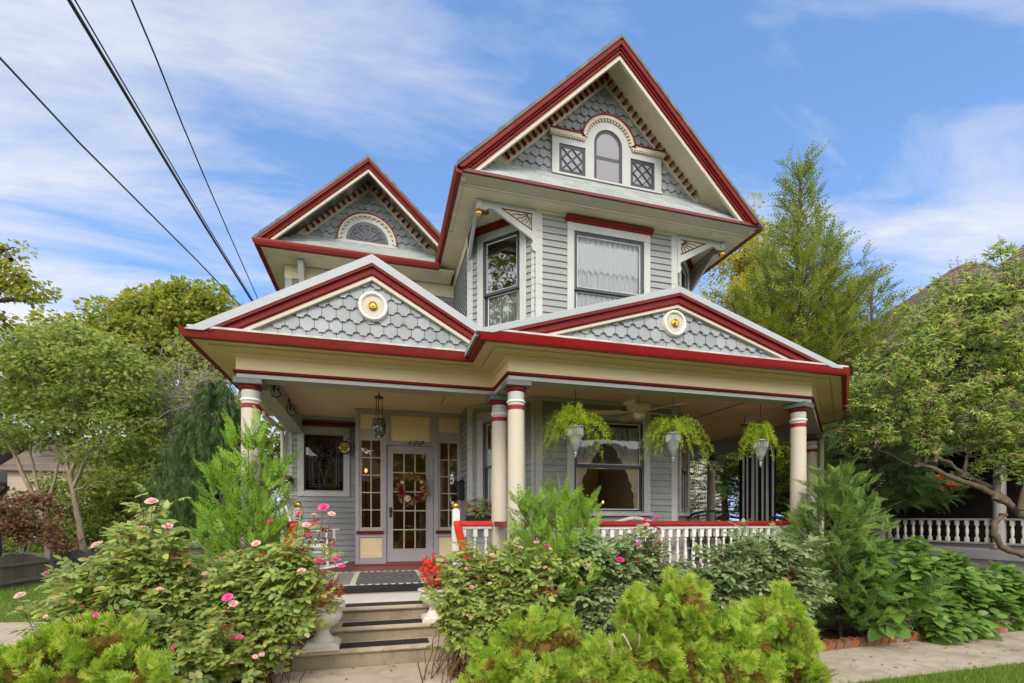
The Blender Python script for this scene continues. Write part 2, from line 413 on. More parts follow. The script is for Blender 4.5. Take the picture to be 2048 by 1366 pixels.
# openings (s0,s1,z0,z1) of the sashes
bf = (.62, 1.84); bl = (.305, .985)
upz = (4.30, 5.98); loz = (1.58, 3.06)
w_sid = MB()
lw = (.30, .985, 1.98, 3.05)                                  # small window by the door, in WL
EN0, EN1 = 1.24, 3.064                                          # entry unit along WL
siding(w_sid, WL, FLZ, 3.36, [(lw[0]-.02, lw[1]+.02, lw[2], lw[3]), (EN0, EN1, 0, 9)])
siding(w_sid, WL, 3.4, 6.62, [(.9, 1.75, 4.4, 5.9)] if False else [])
siding(w_sid, SL, FLZ, 6.3); siding(w_sid, SR, 0, 6.3); siding(w_sid, SLL, 0, 6.2); siding(w_sid, BK, 0, 6.2)
for fr, o in ((BL, bl), (BF, bf), (BR, bl)):
    siding(w_sid, fr, FLZ-.3, 6.3, [(o[0], o[1], *upz), (o[0], o[1], *loz)])
part('wall', w_sid, M_SIDE)
def cboard(fr, a0, a1, n1, z0, z1): q = MB(); q.fbox(fr, a0, a1, 0, n1, z0, z1); part('corner_board', q, M_TRIM, bevel=.003)
for z0, z1 in ((FLZ, 3.36), (3.4, 6.17)):                       # corner boards
    cboard(WL, -.012, .10, .026, z0, z1); cboard(BL, -.012, .10, .026, z0, z1); cboard(BF, -.012, .10, .026, z0, z1); cboard(BF, BF.len-.10, BF.len+.012, .0265, z0, z1)
    cboard(BL, BL.len-.07, BL.len-.014, .025, z0, z1); cboard(BR, .014, .07, .025, z0, z1); cboard(SLL, SLL.len-.09, SLL.len-.002, .024, z0, z1)
q = MB()
q.box(-1.6, 5.5, 9.6, 15, 3.42, 3.5); q.box(1.5, 5.5, 8, 9.6, 3.42, 3.5); q.box(-1.6, 5.5, 9.6, 15, .6, .66); q.box(1.45, 5.5, 7.95, 9.6, .6, .66); q.box(2.3,4.7,7.1,7.95,.6,.66); q.box(2.3,4.7,7.1,7.95,3.42,3.5)
q.box(-1.6, 5.5, 11.6, 11.7, .67, 3.41); q.box(-1.6, 5.5, 11.6, 11.7, 3.51, 6.2); q.box(-1.5, 5.5, 9.6, 15, 6.15, 6.2); q.box(1.5, 5.5, 7.1, 9.6, 6.21, 6.24)
q.box(1.40, 1.48, 8.7, 11.6, .67, 3.41)
part('interior', q, M_INT)
# ---------------------------------------------------------------- windows
def loose(name, mb, mat, w, **k): return obj(name, mb, mat, w, **k)
w = window(BF, *bf, *upz, hood=.03, rail=.47)
loose('curtain', wavy(BF, bf[0]+.05, bf[1]-.05, -.075, upz[0], upz[1]-.05, .018, 12, 90, 8), M_LACE, w)
val = wavy(BF, bf[0]+.06, bf[1]-.06, -.045, 0, upz[1]-.14, .006, 10, 120, 6, bottom=lambda s: upz[1]-.60-.07*abs(((s*10) % 1)-.5)*2*-1)
loose('valance', val, M_LACE, w)
w = window(BL, *bl, *upz, hood=.05, rail=.48, glassm=M_GLASSR)
loose('curtain', wavy(BL, bl[0]+.05, bl[1]-.05, -.11, upz[0], upz[0]+.8, .02, 9, 70, 6, seed=2), M_LACE2, w)
w = window(BR, *bl, *upz, hood=.05, rail=.48)
loose('curtain', wavy(BR, bl[0]+.05, bl[1]-.05, -.11, upz[0], upz[0]+.8, .02, 9, 70, 6, seed=3), M_LACE2, w)
w = window(BF, *bf, *loz, rail=.5, head=.15)
def tieback(fr, a_out, a_in, z0, z1, n, seed):
    mb = MB(); vs = []; fs = []; nx, nz = 44, 26; rr = random.Random(seed); ph = rr.random()*6
    for j in range(nz+1):
        t = j/nz; inn = a_in + (a_out-a_in)*(.96*(math.sin(min(1, t*1.12)*PI/2)**1.5))*.93
        for i in range(nx+1):
            s = i/nx; e = .018*math.sin(j*1.9) if i == nx else 0
            vs.append(fr(a_out + (inn+e-a_out)*s, n+.016*math.sin(s*34+ph+t*3)*(1-.3*t), z1+(z0-z1)*t))
    for j in range(nz):
        for i in range(nx): fs.append((j*(nx+1)+i, j*(nx+1)+i+1, (j+1)*(nx+1)+i+1, (j+1)*(nx+1)+i))
    return mb.add(vs, fs)
loose('curtain', tieback(BF, bf[0]+.05, bf[0]+.62, loz[0], loz[1]-.1, -.085, 1), M_LACE2, w)
loose('curtain', tieback(BF, bf[1]-.05, bf[1]-.62, loz[0], loz[1]-.1, -.085, 2), M_LACE2, w)
loose('shade', wavy(BF, bf[0]+.05, bf[1]-.05, -.1, 0, loz[1]-.05, .003, 3, 60, 4, bottom=lambda s: loz[0]+.88-.05*abs(math.sin(s*9*PI))), paint('maroon shade cloth', (.06,.02,.02), .8), w)
for fr in (BL, BR): 
    w = window(fr, *bl, *loz, rail=.5, head=.15); loose('curtain', wavy(fr, bl[0]+.05, bl[0]+.3, -.11, loz[0], loz[1]-.1, .02, 4, 30, 6, seed=5), M_LACE2, w)
M_STAIN = glass('dark leaded glass', (.12,.10,.12), 1.0)
w = window(WL, *lw, cas=.11, head=.12, sill=None, double=False, sash_w=.02, glassm=M_STAIN, white_line=False)
q = MB(); cx = (lw[0]+lw[1])/2; cz = (lw[2]+lw[3])/2
def lead(mb, pts, n=-.03, r=.004): mb.tube([WL(a, n, z) for a, z in pts], r, 4)
for d in (.09, .13): lead(q, [(lw[0]+d,lw[2]+d),(lw[1]-d,lw[2]+d),(lw[1]-d,lw[3]-d),(lw[0]+d,lw[3]-d),(lw[0]+d,lw[2]+d)])
for k in range(6):
    a = k*PI/3; lead(q, [(cx+.05*math.cos(a), cz+.22+.05*math.sin(a)), (cx+.14*math.cos(a+.3), cz+.22+.14*math.sin(a+.3)), (cx+.16*math.cos(a+.9), cz+.22+.16*math.sin(a+.9)), (cx+.06*math.cos(a+1.05), cz+.22+.06*math.sin(a+1.05))])
for s in (-1, 1): lead(q, [(cx, lw[2]+.13),(cx+s*.03,cz-.2),(cx+s*.1,cz-.05),(cx+s*.05,cz+.1)]); lead(q, [(cx+s*.18, lw[2]+.13),(cx+s*.2,cz),(cx+s*.1,cz+.15),(cx+s*.2,cz+.3),(cx+s*.1,lw[3]-.13)])
loose('lead_came', q, paint('lead grey', (.12,.11,.11), .5), w)
q = MB(); q.fbox(WL, .10, EN0-.005, 0, .045, 3.20, 3.27); part('hood_moulding', q, M_RED)
# ---------------------------------------------------------------- entry unit
EF = F((-.43, 8.6), (1.394, 8.6))
def ex(px): return at(px, 1000, 8.6).x + .43
q = MB()
x = [ex(p) for p in (711, 719, 765, 773, 867, 876.5, 918.5, 927)]; x[0] = 0; x[-1] = EF.len
zr = [FLZ+.01, .80, 1.155, 1.22, 1.27, 2.88, 3.01, 3.28, CEILZ]
for a, b in ((x[0],x[1]),(x[2],x[3]),(x[4],x[5]),(x[6],x[7])): q.fbox(EF, a, b, -.08, .03, zr[0], zr[8])
for (a, b) in ((x[1],x[2]),(x[5],x[6])):
    for z0, z1 in ((zr[0],zr[1]),(zr[2],zr[3]),(zr[5],zr[6]),(zr[7],zr[8])): q.fbox(EF, a, b, -.08, .027, z0, z1)
q.fbox(EF, x[3], x[4], -.08, .027, 2.755, 2.82); q.fbox(EF, x[3], x[4], -.08, .027, 3.28, CEILZ)
q.fbox(EF, x[3], x[3]+.06, -.08, .026, 2.82, 3.28); q.fbox(EF, x[4]-.06, x[4], -.08, .026, 2.82, 3.28)
q.box(-.43, -.35, 8.685, 9.5, FLZ, CEILZ); q.fbox(EF, -.02, EF.len, .03, .045, CEILZ-.035, CEILZ-.005)
entry = part('entry_surround', q, M_LILAC, bevel=.003)
q = MB()
for (a, b, z0, z1) in ((x[1],x[2],zr[1],zr[2]),(x[5],x[6],zr[1],zr[2]),(x[1],x[2],zr[6],zr[7]),(x[5],x[6],zr[6],zr[7]),(x[3]+.06,x[4]-.06,2.82,3.28)):
    p = MB(); p.fbox(EF, a+.002, b-.002, -.07, -.002, z0+.002, z1-.002); p.fbox(EF, a+.025, b-.025, -.002, .006, z0+.025, z1-.025); obj('panel', p, M_PANEL, entry, bevel=.003)
for (a, b) in ((x[1],x[2]),(x[5],x[6])):
    p = MB(); z0, z1 = zr[4], zr[5]; e = .034
    p.fbox(EF, a, a+e, -.07, .012, z0, z1); p.fbox(EF, b-e, b, -.07, .012, z0, z1); p.fbox(EF, a+e, b-e, -.07, .012, z0, z0+.06); p.fbox(EF, a+e, b-e, -.07, .012, z1-.05, z1)
    p.fbox(EF, (a+b)/2-.01, (a+b)/2+.01, -.05, .005, z0+.06, z1-.05)
    for k in range(1, 5):
        zz = z0+.06+(z1-z0-.11)*k/5; p.fbox(EF, a+e, b-e, -.045, .003, zz-.009, zz+.009)
    sl = obj('sidelight', p, M_CREAM, entry)
    p = MB(); p.add([EF(a+.01,-.03,z0+.01),EF(b-.01,-.03,z0+.01),EF(b-.01,-.03,z1-.01),EF(a+.01,-.03,z1-.01)],[(0,1,2,3)]); obj('pane', p, M_GLASSD, entry)
    p = MB(); p.fbox(EF, a-.05, b+.02, .0275, .075, zr[3], zr[4]); obj('sill', p, M_RED, entry, bevel=.006)
def fnumber():
    cu = bpy.data.curves.new('numerals', 'FONT'); cu.body = '120'; cu.size = .19; cu.shear = .35; cu.extrude = .006; cu.space_character = 1.12
    t = bpy.data.objects.new('t', cu); COL.objects.link(t); dg = bpy.context.evaluated_depsgraph_get()
    me = bpy.data.meshes.new_from_object(t.evaluated_get(dg)); bpy.data.objects.remove(t)
    mb = MB(); X0 = ex(812); 
    mb.add([EF(X0+v.co.x*.92, .033+v.co.z, 2.765+v.co.y*.62) for v in me.vertices], [tuple(p.vertices) for p in me.polygons]); return mb
obj('house_number', fnumber(), M_BLACK, entry)
# door
q = MB(); d0, d1 = x[3]+.006, x[4]-.006; g0, g1, gz0, gz1 = ex(786), ex(852), .955, 2.615
q.fbox(EF, d0, g0, -.06, .008, .73, 2.75); q.fbox(EF, g1, d1, -.06, .008, .73, 2.75); q.fbox(EF, g0, g1, -.06, .008, .73, gz0); q.fbox(EF, g0, g1, -.06, .008, gz1, 2.75)
door = part('door', q, M_LILAC, bevel=.003)
q = MB()
for k in (1, 2): c = g0+(g1-g0)*k/3; q.fbox(EF, c-.011, c+.011, -.05, .004, gz0, gz1)
for k in range(1, 5): c = gz0+(gz1-gz0)*k/5; q.fbox(EF, g0, g1, -.045, .002, c-.011, c+.011)
for (a,b,z0,z1) in ((g0-.012,g0,gz0-.012,gz1+.012),(g1,g1+.012,gz0-.012,gz1+.012),(g0,g1,gz0-.012,gz0),(g0,g1,gz1,gz1+.012)): q.fbox(EF, a, b, .0085, .016, z0, z1)
obj('muntin_grid', q, M_CREAM, door)
q = MB(); q.add([EF(g0,-.03,gz0),EF(g1,-.03,gz0),EF(g1,-.03,gz1),EF(g0,-.03,gz1)],[(0,1,2,3)]); obj('pane', q, M_GLASSD, door)
q = MB(); kx = d0+.065; q.fbox(EF, kx-.022, kx+.022, .0085, .014, 1.50, 1.68); q.ball(EF(kx, .06, 1.62), .028, 12); q.tube([EF(kx,.01,1.62),EF(kx,.06,1.62)], .011, 8); obj('door_knob', q, paint('dark bronze', (.10,.06,.04), .35, metal=.7), door)
q = MB()
for z in (1.0, 2.5): q.tube([EF(d1+.003,.012,z-.05),EF(d1+.003,.012,z+.05)], .009, 6)
obj('hinge', q, M_BLACK, door)
q = MB(); q.fbox(EF, x[3]-.02, x[4]+.02, -.1, .07, FLZ+.004, .728); q.fbox(EF, -.0, x[3]-.021, .03, .05, FLZ+.004, FLZ+.03); q.fbox(EF, x[4]+.021, EF.len, .03, .05, FLZ+.004, FLZ+.03); obj('threshold', q, M_FLOOR, entry)
# ---------------------------------------------------------------- gables of the upper floor
def gable(ax, az, sl, hl, hr, Yf, Yw, zb, zp, vf, vw0, vw1, halfL, ndent, holes_z):
    """ax,az roof apex; fascia bands at Yf, shingled wall at Yw; zb eave height, zp top of the pent roof at the wall"""
    fr, fw = FRONT(Yf), FRONT(Yw)
    q = MB(); half = [(-sl, 1, az - sl*ax - vw1), (sl, 1, az + sl*ax - vw1), (0, -1, -(zp-.02))]
    hw = (az - vw1 - zp)/sl
    fpan = [(ax-hw, zp), (ax+hw, zp), (ax, az-vw1)]
    q.fpoly(fw, [(ax-hw-.3, zp-.3), (ax+hw+.3, zp-.3), (ax, az-vw1+.15)], -.06, -.005)
    shingles(q, fw, half, ax-hw, ax+hw, zp, az)
    g = part('gable', q, M_SHIN)
    # cream frieze with red dentils on the wall under the soffit
    q = MB(); rake(q, fw, ax, az, sl, hl-.15, hr-.15, vw0, vw1+.03, -.01, .035, zp-.25); obj('frieze', q, M_CREAM, g, bevel=.003)
    q = MB(); rake(q, fw, ax, az, sl, hl-.15, hr-.15, vw1, vw1+.035, .036, .05, zp-.25); obj('frieze_bead', q, M_CREAM, g)
    q = MB(); c = 1/math.sqrt(1+sl*sl); bw = (vw1-vw0)*c
    for sgn in (-1, 1):
        tx, tz = sgn*c, -sl*c; nx, nz = -sgn*sl*c, -c
        for k in range(ndent):
            s0 = .05 + k*(hw/c + .10)/ndent
            P0 = (ax + tx*s0 + 0, az - vw0 + tz*s0)
            b0, b1, wd = .015, bw-.012, .017
            p = [(P0[0]+tx*e+nx*f, P0[1]+tz*e+nz*f) for e, f in ((-wd,b0),(wd,b0),(wd,b1),(-wd,b1))]
            q.fpoly(fw, p, .036, .085)
    obj('dentil_trim', q, M_RED, g, bevel=.006)
    # front fascia: two red mouldings and a cream board
    q = MB(); rake(q, fr, ax, az, sl, hl, hr, vf[0], vf[1], -.03, .085, zb); rake(q, fr, ax, az, sl, hl, hr, vf[1], vf[1]+.035, -.03, .055, zb); rake(q, fr, ax, az, sl, hl, hr, vf[1]+.035, vf[2]-.04, -.03, .03, zb); rake(q, fr, ax, az, sl, hl, hr, vf[2]-.04, vf[2], -.03, .045, zb)
    obj('rake_board', q, [M_RED], g, bevel=.006)
    q = MB(); rake(q, fr, ax, az, sl, hl-.05, hr-.05, vf[2], vf[3], -.03, .018, zb); obj('rake_trim', q, M_CREAM, g, bevel=.003)
    q = MB(); rake(q, fr, ax, az, sl, hl, hr, vw0-.03, vw0, -(Yw-Yf), -.032, zb); obj('soffit', q, M_SOFF, g)
    return g
GX, GZ, GS = 3.45, 8.67, .965
gm = gable(GX, GZ, GS, 2.43, 2.5, 6.55, 7.05, EAVZ-.02, 6.85, (.03,.12,.22,.295), .06, .235, 0, 20, 0)
LX, LZ, LS = -.226, 7.89, .93
gl = gable(LX, LZ, LS, 1.82, 1.45, 8.95, 9.5, 6.17, 6.69, (.03,.09,.165,.23), .03, .18, 0, 13, 0)
# roofs
def roofslab(ax, az, sl, h0, h1, y0, y1, side, th=.05):
    q = MB(); q.mi = 0
    n = 22; 
    for k in range(n):
        a, b = k/n, (k+1)/n
        xa, xb = ax+side*(h0+(h1-h0)*a), ax+side*(h0+(h1-h0)*b); za, zb_ = az - sl*abs(xa-ax), az - sl*abs(xb-ax)
        y = y0
        j = 0
        while y < y1:
            w = min(random.uniform(.28,.34), y1-y)
            e = random.uniform(0,.006)
            q.hexa([(xa,y,za-th),(xb,y,zb_-th),(xb,y+w-.004,zb_-th),(xa,y+w-.004,za-th),(xa,y,za+e),(xb,y,zb_+.012+e),(xb,y+w-.004,zb_+.012+e),(xa,y+w-.004,za+e)] if side > 0 else
                   [(xb,y,zb_-th),(xa,y,za-th),(xa,y+w-.004,za-th),(xb,y+w-.004,zb_-th),(xb,y,zb_+.012+e),(xa,y,za+e),(xa,y+w-.004,za+e),(xb,y+w-.004,zb_+.012+e)])
            y += w
    return q
part('roof', roofslab(GX, GZ+.02, GS, 0, 2.46, 6.45, 15.3, -1), M_ROOF, label='steep dark shingled slope of the tall gable')
part('roof', roofslab(GX, GZ+.02, GS, 0, 2.53, 6.45, 15.3, 1), M_ROOF, label='far dark shingled slope of the tall gable')
part('roof', roofslab(LX, LZ+.02, LS, 0, 1.84, 8.86, 15.3, -1), M_ROOF, label='dark shingled outer slope of the lower gable')
part('roof', roofslab(LX, LZ+.02, LS, 0, 1.50, 8.86, 13, 1), M_ROOF, label='dark shingled slope of the lower gable running into the valley')
def pent(X0, X1, y0, y1, z0, z1, g, rows=5):
    q = MB(); random.seed(3)
    for k in range(rows):
        a, b = k/rows, (k+1)/rows; ya, yb = y0+(y1-y0)*a, y0+(y1-y0)*b; za, zb = z0+(z1-z0)*a, z0+(z1-z0)*b; x0 = max(X0, g[0]-(g[1]-zb-.03)/g[2]); x1 = min(X1, g[0]+(g[1]-zb-.03)/g[2])
        xx = x0 + (0 if k % 2 else .12)
        if xx > x0: q.hexa([(x0,ya-.01,za-.01),(xx-.003,ya-.01,za-.01),(xx-.003,yb,zb-.01),(x0,yb,zb-.01),(x0,ya-.01,za+.016),(xx-.003,ya-.01,za+.016),(xx-.003,yb,zb+.004),(x0,yb,zb+.004)])
        while xx < x1:
            w = min(random.uniform(.22,.30), x1-xx); e = random.uniform(-.002,.003)
            q.hexa([(xx,ya-.01,za-.01),(xx+w-.003,ya-.01,za-.01),(xx+w-.003,yb,zb-.01),(xx,yb,zb-.01),(xx,ya-.01,za+.016+e),(xx+w-.003,ya-.01,za+.016+e),(xx+w-.003,yb,zb+.004),(xx,yb,zb+.004)])
            xx += w
    return q
q = pent(1.06, 5.95, 6.53, 7.06, EAVZ, 6.875, (GX,GZ,GS)); part('pent_roof', q, M_PENT, label='pale shingled skirt roof under the tall gable')
q = pent(-2.0, 1.02, 8.95, 9.53, 6.17, 6.715, (LX,LZ,LS)); part('pent_roof', q, M_PENT, label='pale shingled skirt roof under the lower gable')
# cornice of the tall gable: dark red drip, sloping crown, fascia, soffit, frieze
q = MB(); q.box(1.06, 5.95, 6.50, 6.56, EAVZ-.045, EAVZ-.005); part('drip_edge', q, paint('dark red drip edge', (.12,.015,.012), .45))
fr = FRONT(6.56)
q = MB(); q.sweep(fr, [(0,EAVZ-.045),(.02,EAVZ-.045),(-.10,EAVZ-.06),(-.15,EAVZ-.075),(-.2,EAVZ-.075),(-.2,EAVZ-.045)], 1.07, 5.94); q.sweep(FRONT(6.71), [(-.03,SOFZ-.015),(0,SOFZ-.015),(.008,EAVZ-.076),(-.03,EAVZ-.076)], 1.13, 5.89)
part('cornice', q, M_CREAM)
q = MB(); q.box(1.13, 5.89, 6.74, 7.9, SOFZ, SOFZ+.03); q.box(1.05, 1.45, 7.9, 9.3, SOFZ, SOFZ+.03); q.box(5.57, 5.97, 7.9, 15, SOFZ, SOFZ+.03)
q.box(1.0, 1.13, 6.60, 9.1, SOFZ+.015, SOFZ+.05); q.box(5.89, 6.02, 6.60, 15, SOFZ+.015, SOFZ+.05)
part('soffit', q, M_SOFF, label='stained cream soffit of the tall gable')
q = MB()
for fr_ in (BL, BF, BR): q.fbox(fr_, -.01, fr_.len+.01, 0, .035, 6.165, SOFZ-.002)
q.fbox(SL, 0, SL.len, 0, .03, 6.0, SOFZ-.002); q.fbox(SR, 0, SR.len, 0, .03, 6.0, SOFZ-.002)
part('frieze', q, M_SOFF, label='cream frieze band above the bay windows')
def gutter(pts, z0, z1, mat, n0, n1, label=None, nm='gutter'):
    q = MB(); h = z1-z0; path_prof(q, pts, [(n0,z0),(n1-.035,z0),(n1-.01,z0+h*.45),(n1,z1-.02),(n1,z1),(n1-.012,z1),(n1-.014,z1-.018),(n0+.006,z0+.02),(n0+.006,z1),(n0,z1)]); return part(nm, q, mat, label=label)
gutter([(1.06, 9.02), (1.06, 6.50)], EAVZ-.08, EAVZ+.02, M_RED2, 0, .10, 'red side gutter of the tall gable, nearer the lower gable')
gutter([(5.96, 6.50), (5.96, 15)], EAVZ-.08, EAVZ+.02, M_RED2, 0, .10, 'red side gutter of the tall gable on its far side')
gutter([(-2.0, 15), (-2.0, 8.93), (1.03, 8.93)], 6.08, 6.175, M_RED2, -.02, .09, 'red gutter under the lower gable')
q = MB(); q.box(-1.99, 1.3, 8.95, 9.46, 6.09, 6.115); q.box(-1.99, -1.68, 9.46, 15, 6.09, 6.115); part('soffit', q, M_SOFF, label='stained cream soffit of the lower gable')
q = MB(); q.fbox(WL, -.02, WL.len, 0, .03, 5.85, 6.085); q.fbox(SLL, 0, SLL.len, 0, .03, 5.85, 6.085); part('frieze', q, M_SOFF, label='cream frieze band of the lower gable')
q = MB()  # scroll console at the lower gable's corner
pf = [(0,6.085),(.30,6.085),(.33,6.04),(.31,5.95),(.22,5.82),(.14,5.70),(.12,5.62),(.03,5.60),(0,5.60)]
cx0 = at(588,560,9.45).x+1.67
q.sweep(WL, pf, cx0+.10, cx0+.20); part('console', q, M_TRIM, bevel=.01)
# downspout end seen behind the wing
q = MB(); q.box(-2.45, -1.75, 11.6, 11.7, 5.78, 5.9); q.box(-2.4, -1.75, 11.66, 11.75, 5.68, 5.78); part('rear_eave', q, [M_RED2])
# brackets at the overhanging corners
def bracket(fr, a_post, a_pend, flip):
    """flat bracket board in frame fr from the post at a_post to the pendant at a_pend"""
    sg = 1 if a_pend > a_post else -1; L = abs(a_pend-a_post); X = lambda t: a_post + sg*t
    q = MB(); z1 = SOFZ-.001
    q.fpoly(fr, [(X(0),z1),(X(L-.03),z1),(X(L-.03),z1-.075),(X(0),z1-.075)], -.02, .02)
    q.fpoly(fr, [(X(0),z1-.076),(X(.06),z1-.076),(X(.06),5.86),(X(0),5.80)], -.02, .02)
    dg = [(.06,5.86),(L-.30,z1-.076),(L-.12,z1-.076),(L-.16,z1-.11),(L-.26,z1-.12),(L-.34,z1-.17),(.06,5.74),(.03,5.70),(.07,5.62),(.03,5.57),(0,5.56),(0,5.80)]
    q.fpoly(fr, [(X(a),z) for a, z in [(.06,5.86),(L-.30,z1-.076),(L-.20,z1-.11),(.06,5.74)]], -.019, .021)
    q.fpoly(fr, [(X(a),z) for a, z in [(L-.30,z1-.076),(L-.03,z1-.076),(L-.03,z1-.14),(L-.10,z1-.14),(L-.12,z1-.115),(L-.20,z1-.11)]], -.019, .019)
    q.fpoly(fr, [(X(a),z) for a, z in [(0,5.80),(.06,5.86),(.06,5.74),(.045,5.70),(.075,5.64),(.05,5.58),(0,5.55)]], -.018, .022)
    b = part('bracket', q, M_TRIM)
    q = MB(); q.fpoly(fr, [(X(.062),z1-.078),(X(L-.34),z1-.078),(X(.062),5.88)], -.008, .004); obj('sunburst_panel', q, M_CREAM, b)
    q = MB(); t = [(.062,z1-.078),(L-.34,z1-.078),(.062,5.88)]
    for (p, r) in ((t[0],t[1]),(t[1],t[2]),(t[2],t[0])): q.bar(fr(X(p[0]),.006,p[1]), fr(X(r[0]),.006,r[1]), .012, .012)
    obj('panel_edge', q, M_RED, b)
    q = MB()
    for ang, ln in ((-8,.30),(-24,.27),(-42,.2),(-62,.16),(-82,.2)):
        pts = []
        for k in range(9):
            r = .05 + ln*k/8*min(1,(L-.4)/.45); a = math.radians(ang); wv = .008*math.sin(k*1.6)
            pts.append(fr(X(.075 + r*math.cos(a) - wv*math.sin(a)), .008, z1-.095 + r*math.sin(a) + wv*math.cos(a)))
        q.tube(pts, [.008]+[.008*(1-.6*k/8) for k in range(1, 9)], 4)
    obj('sun_ray', q, M_BLACK, b)
    return b
FB = FRONT(6.985); 
bracket(FB, 2.27, 1.40, 0); bracket(FB, 4.74, 5.61, 0)
FSL = F((1.39, 9), (1.39, 6)); bracket(FSL, 9-7.89, 9-7.0, 0); FSR = F((5.62, 6), (5.62, 9)); bracket(FSR, 7.89-6, 7.0-6, 0)
for X in (1.39, 5.62):
    q = MB(); q.box(X-.042, X+.042, 6.945, 7.03, 6.09, SOFZ); q.lathe([(.03,0),(.05,.01),(.05,.03),(.03,.045)], (X, 6.987, 6.055), 12)
    p = part('pendant', q, M_TRIM, bevel=.006)
    q = MB(); q.ball((X, 6.987, 6.005), .052, 14); obj('gold_ball', q, M_GOLD, p, smooth=True)
    q = MB(); sx = X + (.11 if X < 3 else -.11); q.lathe([(.02,.06),(.03,.05),(.055,.02),(.058,0),(.04,-.01)], (sx, 7.05, 6.07), 14); q.tube([(sx,7.05,6.12),(sx,7.05,6.2)], .012, 6); obj('lamp_cup', q, paint('copper red cup', (.25,.04,.015), .25, metal=.5), p, smooth='auto')
# ---------------------------------------------------------------- attic windows
def arc(cx, cz, r, a0, a1, n=24): return [(cx+r*math.cos(a0+(a1-a0)*i/n), cz+r*math.sin(a0+(a1-a0)*i/n)) for i in range(n+1)]
def ringband(mb, fr, cx, cz, r0, r1, n0, n1, a0=0, a1=PI, n=26):
    o, i_ = arc(cx, cz, r1, a0, a1, n), arc(cx, cz, r0, a0, a1, n)
    for k in range(n): mb.fpoly(fr, [i_[k], o[k], o[k+1], i_[k+1]], n0, n1)
    return mb
fw = FRONT(7.05); q = MB(); cxw, spr = 3.495, 7.44; zb, zt = 6.85, 7.48; n1 = .055
Ls, Rs = (2.66, 3.10), (3.89, 4.33); rw = .247
q.fbox(fw, 2.545, Ls[0], -.02, n1, zb, zt-.04); q.fbox(fw, Rs[1], 4.455, -.02, n1, zb, zt-.04)
q.fbox(fw, Ls[1], cxw-rw, -.02, n1, zb, spr); q.fbox(fw, cxw+rw, Rs[0], -.02, n1, zb, spr)
q.fbox(fw, Ls[0], Ls[1], -.02, n1-.002, 7.32, zt-.04); q.fbox(fw, Rs[0], Rs[1], -.02, n1-.002, 7.32, zt-.04)
ringband(q, fw, cxw, spr, rw, .40, -.02, n1)
q.fbox(fw, 2.545, 4.455, -.02, n1+.03, zb-.03, zb)
aw = part('window', q, M_TRIM, label='arched attic window between two small lattice windows')
q = MB(); q.fbox(fw, 2.50, cxw-.405, -.02, n1+.035, zt-.04, zt+.02); q.fbox(fw, cxw+.405, 4.50, -.02, n1+.035, zt-.04, zt+.02); ringband(q, fw, cxw, spr, .40, .452, -.02, n1+.035, .06, PI-.06)
for k in range(13):
    for a0, a1 in ((2.51, cxw-.41), (cxw+.41, 4.49)):
        c = a0+(a1-a0)*(k+.5)/13; q.fbox(fw, c-.014, c+.014, n1, n1+.03, zt-.065, zt-.04)
for k in range(21):
    a = .1+(PI-.2)*(k+.5)/21; p = [(cxw+r*math.cos(a+d), spr+r*math.sin(a+d)) for r, d in ((.37,-.035),(.40,-.035),(.40,.035),(.37,.035))]; q.fpoly(fw, p, n1, n1+.025)
obj('label_moulding', q, M_CREAM, aw)
q = MB(); q.fbox(fw, 2.50, cxw-.44, -.02, n1+.045, zt+.02, zt+.042); q.fbox(fw, cxw+.44, 4.50, -.02, n1+.045, zt+.02, zt+.042); ringband(q, fw, cxw, spr, .452, .475, -.02, n1+.045, .07, PI-.07)
obj('cap_moulding', q, M_RED, aw)
q = MB(); q.fbox(fw, cxw-rw, cxw-rw+.05, -.05, n1-.015, zb, spr); q.fbox(fw, cxw+rw-.05, cxw+rw, -.05, n1-.015, zb, spr); ringband(q, fw, cxw, spr, rw-.05, rw, -.05, n1-.015); q.fbox(fw, cxw-rw+.05, cxw+rw-.05, -.05, n1-.02, 7.20, 7.26); q.fbox(fw, cxw-rw+.05, cxw+rw-.05, -.05, n1-.02, zb, zb+.045)
obj('sash', q, M_DARK, aw)
def archpoly(r): return [(cxw+r, zb+.02)] + arc(cxw, spr, r, 0, PI, 20) + [(cxw-r, zb+.02)]
q = MB(); q.add([fw(a, .0375, z) for a, z in archpoly(rw-.03)], [tuple(range(23))]); obj('pane', q, M_GLASS, aw)
q = MB(); q.add([fw(a, .0335, z) for a, z in archpoly(rw-.012)], [tuple(range(23))]); obj('curtain', q, M_PINK, aw)
